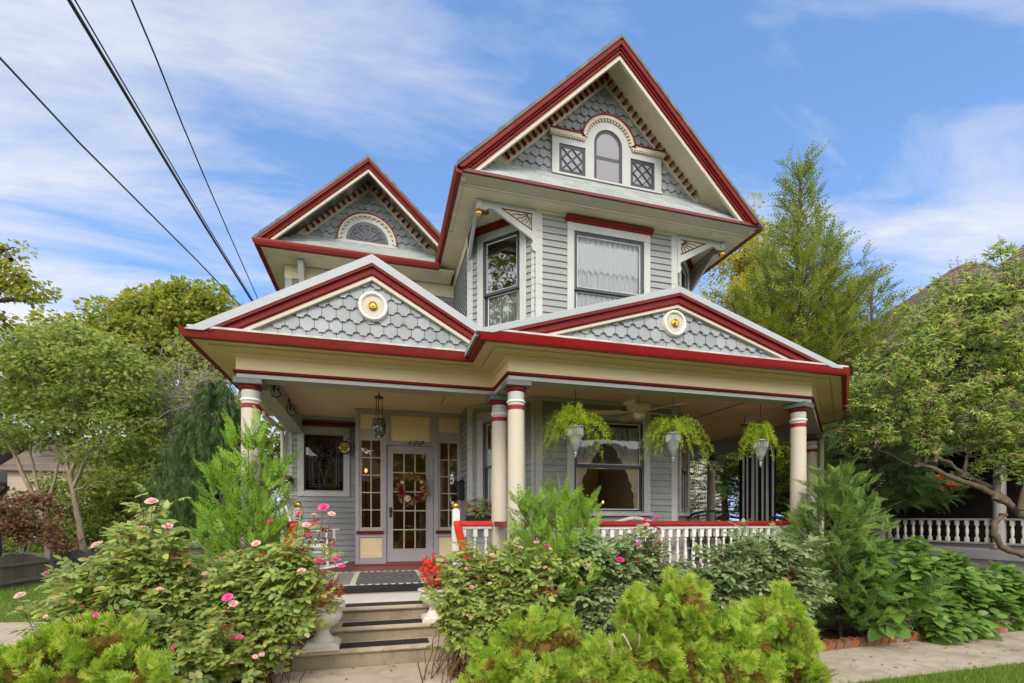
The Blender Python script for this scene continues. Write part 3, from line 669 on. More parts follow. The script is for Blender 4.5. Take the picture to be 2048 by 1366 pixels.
for s0, s1 in (Ls, Rs):
    z0, z1 = 6.89, 7.32; q = MB(); e = .05
    q.fbox(fw, s0, s0+e, -.05, n1-.015, z0-.04, z1); q.fbox(fw, s1-e, s1, -.05, n1-.015, z0-.04, z1); q.fbox(fw, s0+e, s1-e, -.05, n1-.015, z0-.04, z0+e-.01); q.fbox(fw, s0+e, s1-e, -.05, n1-.015, z1-e, z1)
    i0, i1, j0, j1 = s0+e, s1-e, z0+e-.01, z1-e; W, H = i1-i0, j1-j0
    for (p, r) in (((i0,j0),(i1,j1)),((i0,j1),(i1,j0)),((i0,(j0+j1)/2),((i0+i1)/2,j1)),(((i0+i1)/2,j1),(i1,(j0+j1)/2)),((i1,(j0+j1)/2),((i0+i1)/2,j0)),(((i0+i1)/2,j0),(i0,(j0+j1)/2))):
        q.bar(fw(p[0],.044,p[1]), fw(r[0],.0445,r[1]), .014, .016)
    obj('sash', q, M_DARK, aw)
    q = MB(); q.add([fw(i0-.01,.0365,j0-.01),fw(i1+.01,.0365,j0-.01),fw(i1+.01,.0365,j1+.01),fw(i0-.01,.0365,j1+.01)],[(0,1,2,3)]); obj('pane', q, M_GLASS, aw)
    q = MB(); q.add([fw(i0-.01,.0325,j0-.01),fw(i1+.01,.0325,j0-.01),fw(i1+.01,.0325,j1+.01),fw(i0-.01,.0325,j1+.01)],[(0,1,2,3)]); obj('curtain', q, M_PINK, aw)
# half-round fan window of the lower gable
fl = FRONT(9.5); p = at(735, 487, 9.46); fx, fz, fr_ = p.x, 6.68, .385
q = MB(); ringband(q, fl, fx, fz, fr_, fr_+.10, -.02, .05); q.fbox(fl, fx-fr_-.16, fx+fr_+.16, -.02, .07, fz-.06, fz)
fwn = part('window', q, M_TRIM, label='half round fan window in the lower gable')
q = MB(); ringband(q, fl, fx, fz, fr_+.10, fr_+.14, -.02, .085)
for k in range(17):
    a = PI*(k+.5)/17; q.fpoly(fl, [(fx+r*math.cos(a+d), fz+r*math.sin(a+d)) for r, d in ((fr_+.072,-.04),(fr_+.099,-.04),(fr_+.099,.04),(fr_+.072,.04))], .05, .075)
obj('label_moulding', q, M_CREAM, fwn)
q = MB(); ringband(q, fl, fx, fz, fr_+.14, fr_+.16, -.02, .095); obj('cap_moulding', q, M_RED, fwn)
q = MB(); ringband(q, fl, fx, fz, fr_-.055, fr_, -.04, .046); q.fbox(fl, fx-fr_+.055, fx+fr_-.055, -.04, .045, fz, fz+.025); ringband(q, fl, fx, fz+.025, .06, .085, -.03, .044, n=12)
for k in range(1, 7):
    a = PI*k/7; q.bar(fl(fx+.08*math.cos(a),.038,fz+.02+.08*math.sin(a)), fl(fx+(fr_-.05)*math.cos(a),.038,fz+(fr_-.05)*math.sin(a)), .016, .018)
for k in range(7):
    a0, a1 = PI*k/7, PI*(k+1)/7; pts = []
    for j in range(7):
        t = j/6; r = (fr_-.06) - .075*math.sin(PI*t); a = a0+(a1-a0)*t; pts.append(fl(fx+r*math.cos(a), .038, fz+.01+r*math.sin(a)))
    q.tube(pts, .009, 4)
obj('sash', q, M_DARK, fwn)
q = MB(); pp = arc(fx, fz, fr_-.02, 0, PI, 20); q.add([fl(a, .0335, z) for a, z in pp], [tuple(range(len(pp)))]); obj('pane', q, paint('dull frosted glass', (.085,.09,.105), .5, .2, 5, 0, spec=.15), fwn)
# ================================================================== THE PORCH
BP = [(-1.62, 9.47), (-1.55, 5.9), (1.37, 5.9), (1.37, 5.19), (5.6, 5.19), (7.95, 7.16), (8.2, 11.6)]
bz = 3.05
q = MB(); path_box(q, BP, -.22, -.03, bz+.045, CEILZ-.002); part('porch_beam', q, M_TRIM)
q = MB(); path_box(q, BP, -.028, 0, bz+.082, 3.325); part('porch_frieze', q, M_FRZ)
q = MB(); path_prof(q, BP, [(-.03,bz+.045),(.01,bz+.045),(.028,bz+.055),(.03,bz+.07),(.018,bz+.082),(-.03,bz+.082)]); part('frieze_moulding', q, M_RED, bevel=.003)
q = MB(); path_box(q, BP, -.235, -.004, bz, bz+.044); part('beam_board', q, M_TRIM)
q = MB(); path_box(q, BP, .001, .20, 3.31, 3.335); path_box(q, BP, .215, .36, 3.325, 3.35); path_box(q, BP, .19, .225, 3.336, 3.36); path_prof(q, BP, [(.002,3.27),(.03,3.29),(.035,3.309),(.002,3.309)]); part('porch_soffit', q, M_FRZ)
q = MB(); h = .10; z0 = 3.32
path_prof(q, BP[:3] + [(1.37-.0, 5.9)], [(.3,z0)]) if False else None
gp = [(.33,z0),(.385,z0),(.395,z0+.015),(.405,z0+.05),(.415,z0+.075),(.42,z0+.09),(.408,z0+.09),(.40,z0+.08),(.345,z0+.02),(.342,z0+.09),(.33,z0+.09)]
path_prof(q, BP[0:4], gp)
# the left run is faded, the right run fresh red: split at the inner corner
def split_gutter():
    for seg, mat, lab in ((BP[0:4], M_RED2, 'faded red gutter run of the left porch'), (BP[3:], M_RED3, 'bright red gutter run of the right porch')):
        mb = MB(); k = len(gp); full = BP; rings = {}
        for j, (n, z) in enumerate(gp):
            for i, p in enumerate(offs(full, n)): rings[(i, j)] = (p.x, p.y, z)
        idx = [full.index(s) for s in seg]
        vs = [rings[(i, j)] for i in idx for j in range(k)]; fs = [tuple(range(k)), tuple(range(len(vs)-1, len(vs)-k-1, -1))]
        for i in range(len(idx)-1):
            for j in range(k): fs.append((i*k+j, (i+1)*k+j, (i+1)*k+(j+1)%k, i*k+(j+1)%k))
        mb.add(vs, fs); part('porch_gutter', mb, mat, label=lab, smooth='auto')
split_gutter()
# boarded ceiling
q = MB(); y = 5.25
while y < 9.48:
    xa = -1.45 if y > 5.98 else 1.5; xb = 5.55 + max(0, (y-5.35))*1.19; xb = min(xb, 8.0)
    if y > 7.88: 
        if y < 8.55 or True: q.box(xa, 1.385, y, y+.074, CEILZ, CEILZ+.02)
        q.box(5.63, xb, y, y+.074, CEILZ, CEILZ+.02)
    elif y > 6.98:
        t = y-7.0; q.box(xa, 2.27-t, y, y+.074, CEILZ, CEILZ+.02); q.box(4.74+t, xb, y, y+.074, CEILZ, CEILZ+.02)
    else: q.box(xa, xb, y, y+.074, CEILZ, CEILZ+.02)
    y += .08
while y < 11.6: q.box(5.63, 8.05, y, y+.074, CEILZ, CEILZ+.02); y += .08
q.box(-1.6, 1.3, 5.95, 9.45, CEILZ+.021, CEILZ+.04); q.box(1.31, 5.6, 5.25, 6.9, CEILZ+.021, CEILZ+.04); q.box(5.63, 8, 7, 11.5, CEILZ+.021, CEILZ+.04)
part('porch_ceiling', q, M_CEIL)
q = MB(); path_prof(q, [(-1.4, 9.47), (-.43, 9.47)], [(0,CEILZ-.05),(.04,CEILZ-.03),(.04,CEILZ-.002),(0,CEILZ-.002)]); part('ceiling_trim', q, M_TRIM)
q = MB()
for fr_ in (BL, BF, BR): q.fbox(fr_, -.01, fr_.len+.01, 0, .03, CEILZ-.07, CEILZ-.002)
part('ceiling_trim', q, M_TRIM)
# floor: narrow boards, red edge, white skirt, lattice
q = MB(); y = 5.13
FP = offs(BP[1:6], .06)
def xlim(y):
    xa = -1.62 if y > 5.84 else 1.3
    xb = 5.62 + max(0, (y-5.13))*1.19
    return xa, min(xb, 8.1)
while y < 11.5:
    xa, xb = xlim(y)
    if y > 9.5: xa = 5.6
    q.box(xa, xb, y, y+.083, FLZ-.03, FLZ+random.uniform(-.0006,.0006)); y += .0855
part('porch_floor', q, M_FLOOR)
q = MB(); PE = BP[:-1] + [(8.2, 11.6)]
path_prof(q, BP, [(-.1,FLZ-.05),(.05,FLZ-.05),(.07,FLZ-.03),(.07,FLZ-.006),(.055,FLZ+.003),(-.1,FLZ+.003)]); part('floor_edge', q, M_FLOOR)
q = MB(); path_box(q, BP, -.06, 0.03, .46, FLZ-.051); path_box(q, BP, -.06, .03, 0, .06)
part('porch_skirt', q, M_WHITE)
q = MB()
P = [Vector((p[0],p[1])) for p in BP]
M_LAT = paint('dark grey lattice paint', (.12,.125,.12), .7)
for i in range(1, len(P)-1):
    fr_ = F(P[i], P[i+1]); a = 0
    if i == 1:
        rng = [(0, .55), (2.6, fr_.len)]
    else: rng = [(0, fr_.len)]
    for r0, r1 in rng:
        q = MB(); a = r0
        while a < r1:
            q.fbox(fr_, a, min(a+.03, r1), -.03, -.015, .06, .46); a += .075
        for k in range(5): q.fbox(fr_, r0, r1, -.045, -.0305, .07+k*.08, .10+k*.08)
        part('lattice_skirt', q, M_LAT)
# ---------------------------------------------------------------- porch gables
def porch_gable(ax, az, sl, hl, hr, Yf, Yw, zb, label, vb, medx, medz, medr):
    fr, fw = FRONT(Yf), FRONT(Yw); v0, v1, v2, v3 = vb
    q = MB(); half = [(-sl, 1, az - sl*ax - v3), (sl, 1, az + sl*ax - v3), (0, -1, -zb)]
    hw = (az - v3 - zb)/sl
    q.fpoly(fw, [(ax-hw-.1, zb-.02), (ax+hw+.1, zb-.02), (ax, az-v3+.03)], -.05, -.004)
    shingles(q, fw, half, ax-hw, ax+hw, zb, az, w=.146, row=.134)
    g = part('porch_gable', q, M_SHIN, label=label)
    q = MB(); rake(q, fr, ax, az, sl, hl, hr, v0, v1, -.06, .03, zb-.04); obj('roof_edge', q, M_GREY, g, bevel=.004)
    q = MB()
    dv = v2-v1
    for f0, f1, nn in ((0,.26,.024),(.26,.86,-.004),(.86,1,-.016)): rake(q, fr, ax, az, sl, hl-.02, hr-.02, v1+dv*f0, v1+dv*f1, -.10, nn, zb-.035)
    obj('rake_board', q, M_RED, g)
    q = MB(); rake(q, fr, ax, az, sl, hl-.1, hr-.1, v2, v3, -.10, -.022, zb-.03); obj('rake_trim', q, M_CREAM, g, bevel=.003)
    q = MB(); c = fw(medx, .03, medz); vs = []; 
    prof = [(medr,-.03),(medr,.012),(medr*.95,.03),(medr*.86,.034),(medr*.78,.026),(medr*.74,.01),(medr*.70,.006),(medr*.5,.008)]
    def disc(mb, prof, n=40):
        vs = []; fs = []
        for r, d in prof:
            for i in range(n): a = 2*PI*i/n; vs.append((c.x+r*math.cos(a), c.y-d, c.z+r*math.sin(a)))
        for j in range(len(prof)-1):
            for i in range(n): fs.append((j*n+i, j*n+(i+1)%n, (j+1)*n+(i+1)%n, (j+1)*n+i))
        fs.append(tuple(range((len(prof)-1)*n, len(prof)*n))); return mb.add(vs, fs)
    obj('medallion', disc(q, prof), M_WHITE, g, smooth='auto')
    q = MB(); disc(q, [(medr*.70,.0085),(medr*.69,.011),(.01,.012)]); obj('medallion_disc', q, M_CREAM, g)
    q = MB(); disc(q, [(medr*.30,.0125),(medr*.30,.03),(medr*.22,.042),(medr*.17,.03),(medr*.1,.03),(medr*.09,.05),(.012,.055)], 24); obj('gilt_boss', q, M_GOLD, g, smooth='auto')
    return g
p = at(746, 613, 5.54)
g1 = porch_gable(-.10, 4.385, .555, 1.80, 1.62, 5.50, 5.575, 3.425, 'shingled pediment over the entry with a gold centred medallion', (0,.095,.215,.262), p.x, p.z, .16)
p = at(1349, 647, 4.84)
g2 = porch_gable(3.285, 4.135, .308, 2.36, 2.36, 4.80, 4.875, 3.425, 'wider lower shingled pediment at the front with a gold centred medallion', (0,.075,.19,.225), p.x, p.z, .148)
# weathered ledge between gutter and pediment
q = MB(); q.box(-1.88, .98, 5.475, 5.57, 3.41, 3.432); q.box(1.02, 5.74, 4.775, 4.87, 3.41, 3.432); part('gable_ledge', q, paint('weathered lead ledge', (.45,.44,.41), .7, .25, 9, .3, 30))
M_PR = paint('grey porch roof', (.30,.31,.31), .7, .1, 2, .2, 30)
def slope(ax, az, sl, h, side, y0, y1, th=.05):
    q = MB(); xb = ax+side*h; zb_ = az-sl*h
    p = [(ax,y0,az-th),(xb,y0,zb_-th),(xb,y1,zb_-th),(ax,y1,az-th),(ax,y0,az),(xb,y0,zb_),(xb,y1,zb_),(ax,y1,az)]
    if side < 0: p = [p[1],p[0],p[3],p[2],p[5],p[4],p[7],p[6]]
    return q.hexa(p)
part('porch_roof', slope(-.10, 4.38, .555, 1.82, -1, 5.53, 9.49), M_PR, label='grey outer slope of the entry porch roof')
part('porch_roof', slope(-.10, 4.38, .555, 1.5, 1, 5.53, 9.49), M_PR, label='grey inner slope of the entry porch roof')
part('porch_roof', slope(3.285, 4.13, .308, 2.36, -1, 4.83, 7.9), M_PR, label='grey left slope of the front porch roof')
part('porch_roof', slope(3.285, 4.13, .308, 2.38, 1, 4.83, 7.9), M_PR, label='grey right slope of the front porch roof')
q = MB(); q.add([(5.4,5.2,3.47),(5.95,4.95,3.43),(8.45,7.05,3.43),(8.65,11.6,3.43),(5.6,11.6,4.1),(5.6,7.9,4.1),(4.6,7.0,3.9)], [(0,1,2,3,4,5,6)]); part('porch_roof', q, M_PR, label='low grey roof turning the corner of the side porch')
# ---------------------------------------------------------------- columns
def column(x, y, rot, zt=bz, name='column', label=None):
    r = .10; q = MB(); base = FLZ
    q.lathe([(r*1.28,base+.05),(r*1.32,base+.08),(r*1.25,base+.11),(r*1.06,base+.125),(r*1.02,base+.16),(r*1.01,base+.6),(r*.985,base+1.2),(r*.95,zt-.30),(r*.94,zt-.115)], (x,y,0), 32)
    q.box(x-r*1.35, x+r*1.35, y-r*1.35, y+r*1.35, base+.002, base+.05)
    c = part(name, q, M_CREAM, smooth='auto', label=label)
    q = MB(); h = .145; cs, sn = math.cos(rot), math.sin(rot)
    pts = [(x+(a*cs-b*sn)*h, y+(a*sn+b*cs)*h) for a, b in ((-1,-1),(1,-1),(1,1),(-1,1))]
    q.hexa([(a,b,zt-.068) for a,b in pts]+[(a,b,zt-.002) for a,b in pts]); obj('abacus', q, M_ABAC, c, bevel=.006)
    q = MB(); q.lathe([(r*.94,zt-.12),(r*1.10,zt-.11),(r*1.20,zt-.09),(r*1.16,zt-.069)], (x,y,0), 28, cap=False); obj('capital_ring', q, M_RED, c, smooth=True)
    q = MB(); q.lathe([(r*.95,zt-.245),(r*1.06,zt-.238),(r*1.10,zt-.228),(r*1.06,zt-.218),(r*.95,zt-.21)], (x,y,0), 28, cap=False); obj('collar', q, M_WHITE, c, smooth=True)
    q = MB(); q.lathe([(r*.945,zt-.325),(r*.965,zt-.323),(r*.965,zt-.272),(r*.945,zt-.27)], (x,y,0), 28, cap=False); obj('red_band', q, M_RED3, c)
    q = MB(); q.lathe([(r*.944,zt-.21),(r*.952,zt-.207),(r*.95,zt-.122),(r*.94,zt-.12)], (x,y,0), 28, cap=False); obj('neck_band', q, M_TRIM, c, smooth=True)
    return c
cols = [(-1.43,6.02,0),(1.49,5.31,0),(1.46,6.0,0),(5.50,5.31,math.radians(22)),(7.80,7.24,math.radians(22)),(8.04,10.4,0)]
for x_, y_, r_ in cols: column(x_, y_, r_)
# ---------------------------------------------------------------- railings
def bal_profile(h):
    return [(.020,.10*h/.56+.0),(.015,.115*h/.56),(.024,.125*h/.56),(.016,.14*h/.56),(.027,.20*h/.56),(.023,.25*h/.56),(.013,.36*h/.56),(.012,.40*h/.56),(.019,.415*h/.56),(.013,.43*h/.56),(.016,.45*h/.56)]
def baluster(P, top, bot, w=.025):
    q = MB(); h = top-bot; x, y = P[0], P[1]
    q.box(x-w, x+w, y-w, y+w, bot, bot+.10*h/.56); q.box(x-w, x+w, y-w, y+w, top-.105*h/.56, top)
    q.lathe([(r, bot+z) for r, z in bal_profile(h)], (x,y,0), 10, cap=False); return q
def railing(Pa, Pb, ztop=1.455, step=.112, capm=None, label=None, cap=True):
    fr = F(Pa, Pb); q = MB()
    q.sweep(fr, [(-.035,ztop-.095),(.035,ztop-.095),(.04,ztop-.06),(-.04,ztop-.06)], 0, fr.len); q.fbox(fr, 0, fr.len, -.025, .025, .765, .81)
    r = part('railing', q, M_WHITE, label=label)
    q = MB(); q.sweep(fr, [(-.055,ztop-.0595),(.055,ztop-.0595),(.06,ztop-.045),(.058,ztop-.02),(.045,ztop-.004),(0,ztop+.002),(-.045,ztop-.004),(-.058,ztop-.02),(-.06,ztop-.045)], -.02 if cap else 0, fr.len+(.02 if cap else 0)); obj('handrail', q, capm or M_RED3, r)
    n = int(fr.len/step)
    for k in range(n):
        a = (k+.5)*fr.len/n; p = fr(a, 0, 0); b = baluster((0,0), ztop-.096, .811)
        o = None
        if 'bal' in MATS: 
            o = bpy.data.objects.new('baluster', MATS['bal']); COL.objects.link(o); o.parent = r
        else:
            o = obj('baluster', b, M_WHITE, r, local=True, smooth='auto'); MATS['bal'] = o.data
        o.location = p - origin(r)
    return r
railing((1.60, 5.30), (5.38, 5.30), label='long front railing with a bright red handrail')
railing((5.62, 5.42), (7.70, 7.14), label='railing of the cut corner')
railing((.93, 5.98), (1.35, 5.98), ztop=1.455, label='short railing between the steps and the paired columns', cap=False, capm=M_ORED)
railing((-1.32, 5.98), (-.97, 5.98), ztop=1.455, label='short railing by the rocking chair', cap=False, capm=M_ORED)
q = MB(); q.box(1.36, 1.56, 5.44, 5.86, 1.385, 1.45); part('rail_cap', q, paint('dusty red cap', (.2,.04,.035), .6))
def newel(x, y, ball=True):
    q = MB(); q.box(x-.05, x+.05, y-.05, y+.05, FLZ, 1.40); q.box(x-.045, x+.045, y-.045, y+.045, 1.40, 1.58)
    q.lathe([(.05,1.58),(.056,1.59),(.04,1.60),(.03,1.612)], (x,y,0), 12)
    n = part('newel', q, M_WHITE, bevel=.006)
    q = MB(); q.ball((x,y,1.645), .042, 14); obj('gold_ball', q, M_GOLD, n, smooth=True)
newel(.894, 5.96); newel(-.93, 5.96)
def stairrail(x, y0, y1):
    q = MB(); q.bar((x, y0, 1.43), (x, y1, .90), .085, .06); q.box(x-.042, x+.042, y0, y0+.06, 1.40, 1.46)
    r = part('stair_handrail', q, M_ORED, bevel=.012)
    q = MB(); q.bar((x, y0, .80), (x, y1, .30), .05, .05)
    for k in range(5):
        t = (k+.5)/5; yy = y0+(y1-y0)*t; zz = 1.39-.53*t; q.lathe([(.02,zz-.56),(.022,zz-.45),(.013,zz-.44),(.02,zz-.3),(.013,zz-.14),(.02,zz-.12),(.02,zz)], (x,yy,0), 8)
    q.box(x-.045, x+.045, y1-.09, y1, 0.02, .92); obj('stair_balusters', q, M_WHITE, r)
stairrail(.90, 5.90, 5.05); stairrail(-.95, 5.90, 5.05)
# downspouts, hooks, fittings
def spout(pts, r, lab): 
    q = MB(); q.tube(pts, r, 10); part('downspout', q, M_CREAM, label=lab, smooth='auto')
p0 = at(545, 845, 8.9)
spout([(-1.93,9.0,3.33),(-1.93,9.0,3.25),(-1.80,9.2,3.14),(-1.73,9.40,3.08),(-1.72,9.42,2.9),(-1.72,9.42,.3)], .035, 'cream downspout at the left corner of the porch')
spout([(8.32,7.05,3.33),(8.32,7.05,3.24),(8.24,7.12,3.15),(8.06,7.2,3.10),(8.02,7.22,3.0),(8.02,7.22,.2)], .045, 'cream downspout at the right corner of the porch')
for (y_, n) in ((6.75, 0), (7.9, 1)):
    q = MB(); X = -1.36
    q.tube([(X,y_,3.30),(X+.02,y_,3.22),(X+.03,y_-.01,3.12)], .012, 6); q.tube([(X+.02,y_,3.2),(X+.09,y_-.03,3.13),(X+.12,y_-.05,3.07),(X+.09,y_-.09,3.02),(X+.03,y_-.12,3.03),(X+.0,y_-.14,3.10),(X+.02,y_-.15,3.16)], .008, 6)
    q.tube([(X+.03,y_,3.18),(X+.07,y_,3.22),(X+.09,y_,3.17),(X+.06,y_,3.13)], .008, 6)
    part('plant_hook', q, M_BLACK, label=('iron plant hook on the side beam, nearer the street' if n == 0 else 'iron plant hook on the side beam, nearer the wall'))
# ---------------------------------------------------------------- steps
M_STONE = paint('pebbled concrete', (.36,.30,.2), .9, .28, 120, .8, 160, stain=(.17,.13,.075), samt=.6, sscale=4)
M_STONE2 = paint('worn pebbled tread', (.47,.40,.285), .85, .25, 130, .5, 160, stain=(.22,.17,.10), samt=.75, sscale=5)
steps = thing('stone_steps', 'three worn concrete steps leading up to the porch', 'steps', (0, 5.3, 0))
for k, (y0, zt, xl, xr) in enumerate(((5.03,.19,-.85,.86),(5.31,.345,-.85,.86),(5.59,.505,-.85,.86))):
    q = MB(); zb_ = [.0,.14,.30][k]; q.box(xl+.01, xr-.01, y0+.03, 5.868-.001*k, 0 if k == 0 else [.0,.141,.296][k], zt-.05); s = obj('step', q, M_STONE, steps)
    q = MB(); fr_ = F((xl, y0), (xr, y0)); pr = [(-.36,zt-.0495),(-.02,zt-.0495),(.002,zt-.044),(.012,zt-.028),(.008,zt-.010),(-.008,zt),(-.36,zt)]
    if k == 2: pr = [(max(n, -.275), z) for n, z in pr]
    if k < 2: pr = [(max(n, -.305), z) for n, z in pr]
    q.sweep(fr_, pr, 0, fr_.len); obj('tread', q, M_STONE2, s, smooth='auto')
q = MB(); q.box(-.86, .84, 5.85, 5.869, .505, FLZ-.052); part('top_riser', q, M_WHITE)
M_RUB = paint('black rubber mat', (.02,.021,.023), .7, .25, 60, .5, 200)
for k, (y0, zt, lab) in enumerate(((5.07,.19,'lowest'),(5.35,.345,'middle'),(5.62,.505,'top'))):
    q = MB(); q.box(-.42+.015*k, .48-.01*k, y0, y0+.19, zt+.001, zt+.007); o = obj('tread_mat', q, M_RUB, loc=(0,y0,zt)); tag(o, 'black rubber strip lying on the '+lab+' stone step', 'step mat', 'black mats on the steps')
# ---------------------------------------------------------------- rug
def rugmat():
    m, nt, N, L = _new('patterned rug'); out = N.new('ShaderNodeOutputMaterial'); b = N.new('ShaderNodeBsdfPrincipled'); b.inputs['Roughness'].default_value = .95; L.new(b.outputs[0], out.inputs[0])
    tc = N.new('ShaderNodeTexCoord'); sp = N.new('ShaderNodeSeparateXYZ'); L.new(tc.outputs['Generated'], sp.inputs[0])
    def M(op, a, bb=None, cc=None):
        n = N.new('ShaderNodeMath'); n.operation = op
        for i, v in enumerate((a, bb, cc)):
            if v is None: continue
            if isinstance(v, (int, float)): n.inputs[i].default_value = v
            else: L.new(v, n.inputs[i])
        return n.outputs[0]
    x, y = sp.outputs[0], sp.outputs[1]
    ax = M('ABSOLUTE', M('SUBTRACT', x, .5)); ay = M('ABSOLUTE', M('SUBTRACT', y, .5))
    zig = M('PINGPONG', M('ADD', M('MULTIPLY', x, 26.0), M('MULTIPLY', M('PINGPONG', M('MULTIPLY', y, 9), .5), 3.0)), 1.0)
    dia = M('PINGPONG', M('ADD', M('MULTIPLY', ax, 15.0), M('MULTIPLY', ay, 9.0)), .5)
    fine = M('PINGPONG', M('ADD', M('MULTIPLY', x, 60), M('MULTIPLY', M('PINGPONG', M('MULTIPLY', y, 22), .5), 4.0)), 1.0)
    field = M('MULTIPLY', M('GREATER_THAN', dia, .2), M('ADD', M('MULTIPLY', fine, .5), .12))
    edge = M('MULTIPLY', M('PINGPONG', M('ADD', M('MULTIPLY', y, 40), M('MULTIPLY', M('PINGPONG', M('MULTIPLY', x, 4), .5), 2)), .5), 1.7)
    band = M('GREATER_THAN', ax, .27); band2 = M('MULTIPLY', M('GREATER_THAN', ax, .245), M('LESS_THAN', ax, .285)); band3 = M('MULTIPLY', M('GREATER_THAN', ax, .415), M('LESS_THAN', ax, .445))
    v = M('ADD', M('MULTIPLY', field, M('SUBTRACT', 1, band)), M('MULTIPLY', edge, band))
    v = M('MAXIMUM', v, M('MULTIPLY', band2, .8)); v = M('MAXIMUM', v, M('MULTIPLY', band3, .9))
    v = M('MAXIMUM', v, M('MULTIPLY', M('GREATER_THAN', ay, .43), M('MULTIPLY', M('GREATER_THAN', M('PINGPONG', M('MULTIPLY', x, 18), .5), .2), .85)))
    r = N.new('ShaderNodeValToRGB'); L.new(v, r.inputs[0]); el = r.color_ramp.elements
    el[0].color = (.02,.022,.026,1); el[1].color = (.62,.56,.46,1); el[1].position = .85; e = el.new(.45); e.color = (.16,.16,.155,1)
    L.new(r.outputs[0], b.inputs['Base Color']); return m
A, B_ = atz(652,1160,FLZ), atz(906,1160,FLZ)
q = MB(); q.box(A.x-.02, B_.x, 6.0, 7.55, FLZ+.004, FLZ+.014); rug = obj('porch_rug', q, rugmat(), loc=(.0,6.5,FLZ)); tag(rug, 'black and cream patterned rug on the red porch floor', 'rug')
q = MB(); q.box(A.x-.02, B_.x, 5.83, 5.998, FLZ+.004, FLZ+.016); q.box(A.x-.02, B_.x, 5.815, 5.829, FLZ-.035, FLZ+.016); o = obj('edge_mat', q, M_RUB, loc=(0,5.9,FLZ)); tag(o, 'plain charcoal mat over the edge of the top step before the rug', 'mat')
# ================================================================== PLANT KIT (numpy)
def nrm(a): return a/np.maximum(np.linalg.norm(a, axis=-1, keepdims=True), 1e-9)
class Veg:
    def __init__(s): s.V = []; s.Fc = []; s.n = 0
    def put(s, tv, tf, pos, axis, up, sc):
        """copies of a template (axis +Y, face +Z) at pos; sc scalar array or (N,3)"""
        pos = np.asarray(pos, float); N = len(pos)
        if N == 0: return
        y = nrm(np.asarray(axis, float)); z = np.asarray(up, float); z = z - y*(z*y).sum(-1, keepdims=True); z = nrm(z + 1e-6); x = np.cross(y, z)
        sc = np.asarray(sc, float); sc = sc[:, None]*np.ones((1,3)) if sc.ndim == 1 else sc
        t = tv[None]*sc[:, None, :]
        P = pos[:, None]+t[:, :, 0:1]*x[:, None]+t[:, :, 1:2]*y[:, None]+t[:, :, 2:3]*z[:, None]
        k = len(tv); s.V.append(P.reshape(-1, 3)); s.Fc.append((tf[None]+(np.arange(N)*k)[:, None, None]).reshape(-1, 3)+s.n); s.n += N*k
    def tubes(s, paths, n=4):
        """paths: list of (points (m,3), radii (m,))"""
        for P, R in paths:
            P = np.asarray(P, float); m = len(P); d = np.gradient(P, axis=0); d = nrm(d)
            ref = np.array([0, 0, 1.]) if abs(d[0, 2]) < .9 else np.array([1., 0, 0]); a = nrm(np.cross(d, ref)); b = np.cross(d, a)
            th = np.arange(n)*2*PI/n
            ring = P[:, None]+(a[:, None]*np.cos(th)[None, :, None]+b[:, None]*np.sin(th)[None, :, None])*np.asarray(R)[:, None, None]
            s.V.append(ring.reshape(-1, 3)); f = []
            i = np.arange(m-1)[:, None]*n; j = np.arange(n)[None]; j2 = (j+1) % n
            q0, q1, q2, q3 = i+j, i+j2, i+n+j2, i+n+j
            s.Fc.append(np.concatenate([np.stack([q0,q1,q2],-1).reshape(-1,3), np.stack([q0,q2,q3],-1).reshape(-1,3)])+s.n); s.n += m*n
    def build(s, name, mat, parent=None, loc=None, smooth=False):
        V = np.concatenate(s.V); Fc = np.concatenate(s.Fc); base = origin(parent) if parent is not None else Vector(loc or (0,0,0))
        V = V-np.array(base); me = bpy.data.meshes.new(name)
        me.vertices.add(len(V)); me.vertices.foreach_set('co', V.astype(np.float32).ravel())
        me.loops.add(Fc.size); me.loops.foreach_set('vertex_index', Fc.astype(np.int32).ravel())
        me.polygons.add(len(Fc)); me.polygons.foreach_set('loop_start', np.arange(0, Fc.size, 3, dtype=np.int32)); me.polygons.foreach_set('loop_total', np.full(len(Fc), 3, dtype=np.int32))
        if smooth: me.polygons.foreach_set('use_smooth', np.ones(len(Fc), bool))
        me.materials.append(mat); me.update(calc_edges=True)
        o = bpy.data.objects.new(name, me); COL.objects.link(o)
        if parent is not None: o.parent = parent
        elif loc is not None: o.location = loc
        return o
A_ = lambda *a: np.array(a, float)
# templates -------------------------------------------------------
def t_leaf(w=.3, fold=.10, droop=.12, k=3):
    ys = np.linspace(0, 1, k+2); V = [(0,0,0)]; 
    for y in ys[1:-1]:
        ww = w*math.sin(PI*y**.8)**.8; z = -droop*y*y
        V += [(-ww, y, z+fold*ww), (0, y, z), (ww, y, z+fold*ww)]
    V.append((0,1,-droop)); tip = len(V)-1; Fq = [(0,2,1),(0,3,2)]
    for i in range(k-1):
        a = 1+3*i; b = a+3
        Fq += [(a,a+1,b+1),(a,b+1,b),(a+1,a+2,b+2),(a+1,b+2,b+1)]
    a = 1+3*(k-1); Fq += [(a,a+1,tip),(a+1,a+2,tip)]
    return A_(*V), np.array(Fq)
T_LEAF = t_leaf(.30, .15, .15, 2); T_BROAD = t_leaf(.36, .18, .28, 4); T_THIN = t_leaf(.11, .2, .2, 2)
T_DIA = (A_((0,0,0),(.33,.5,.08),(0,1,-.08),(-.33,.5,.08)), np.array([(0,1,2),(0,2,3)]))
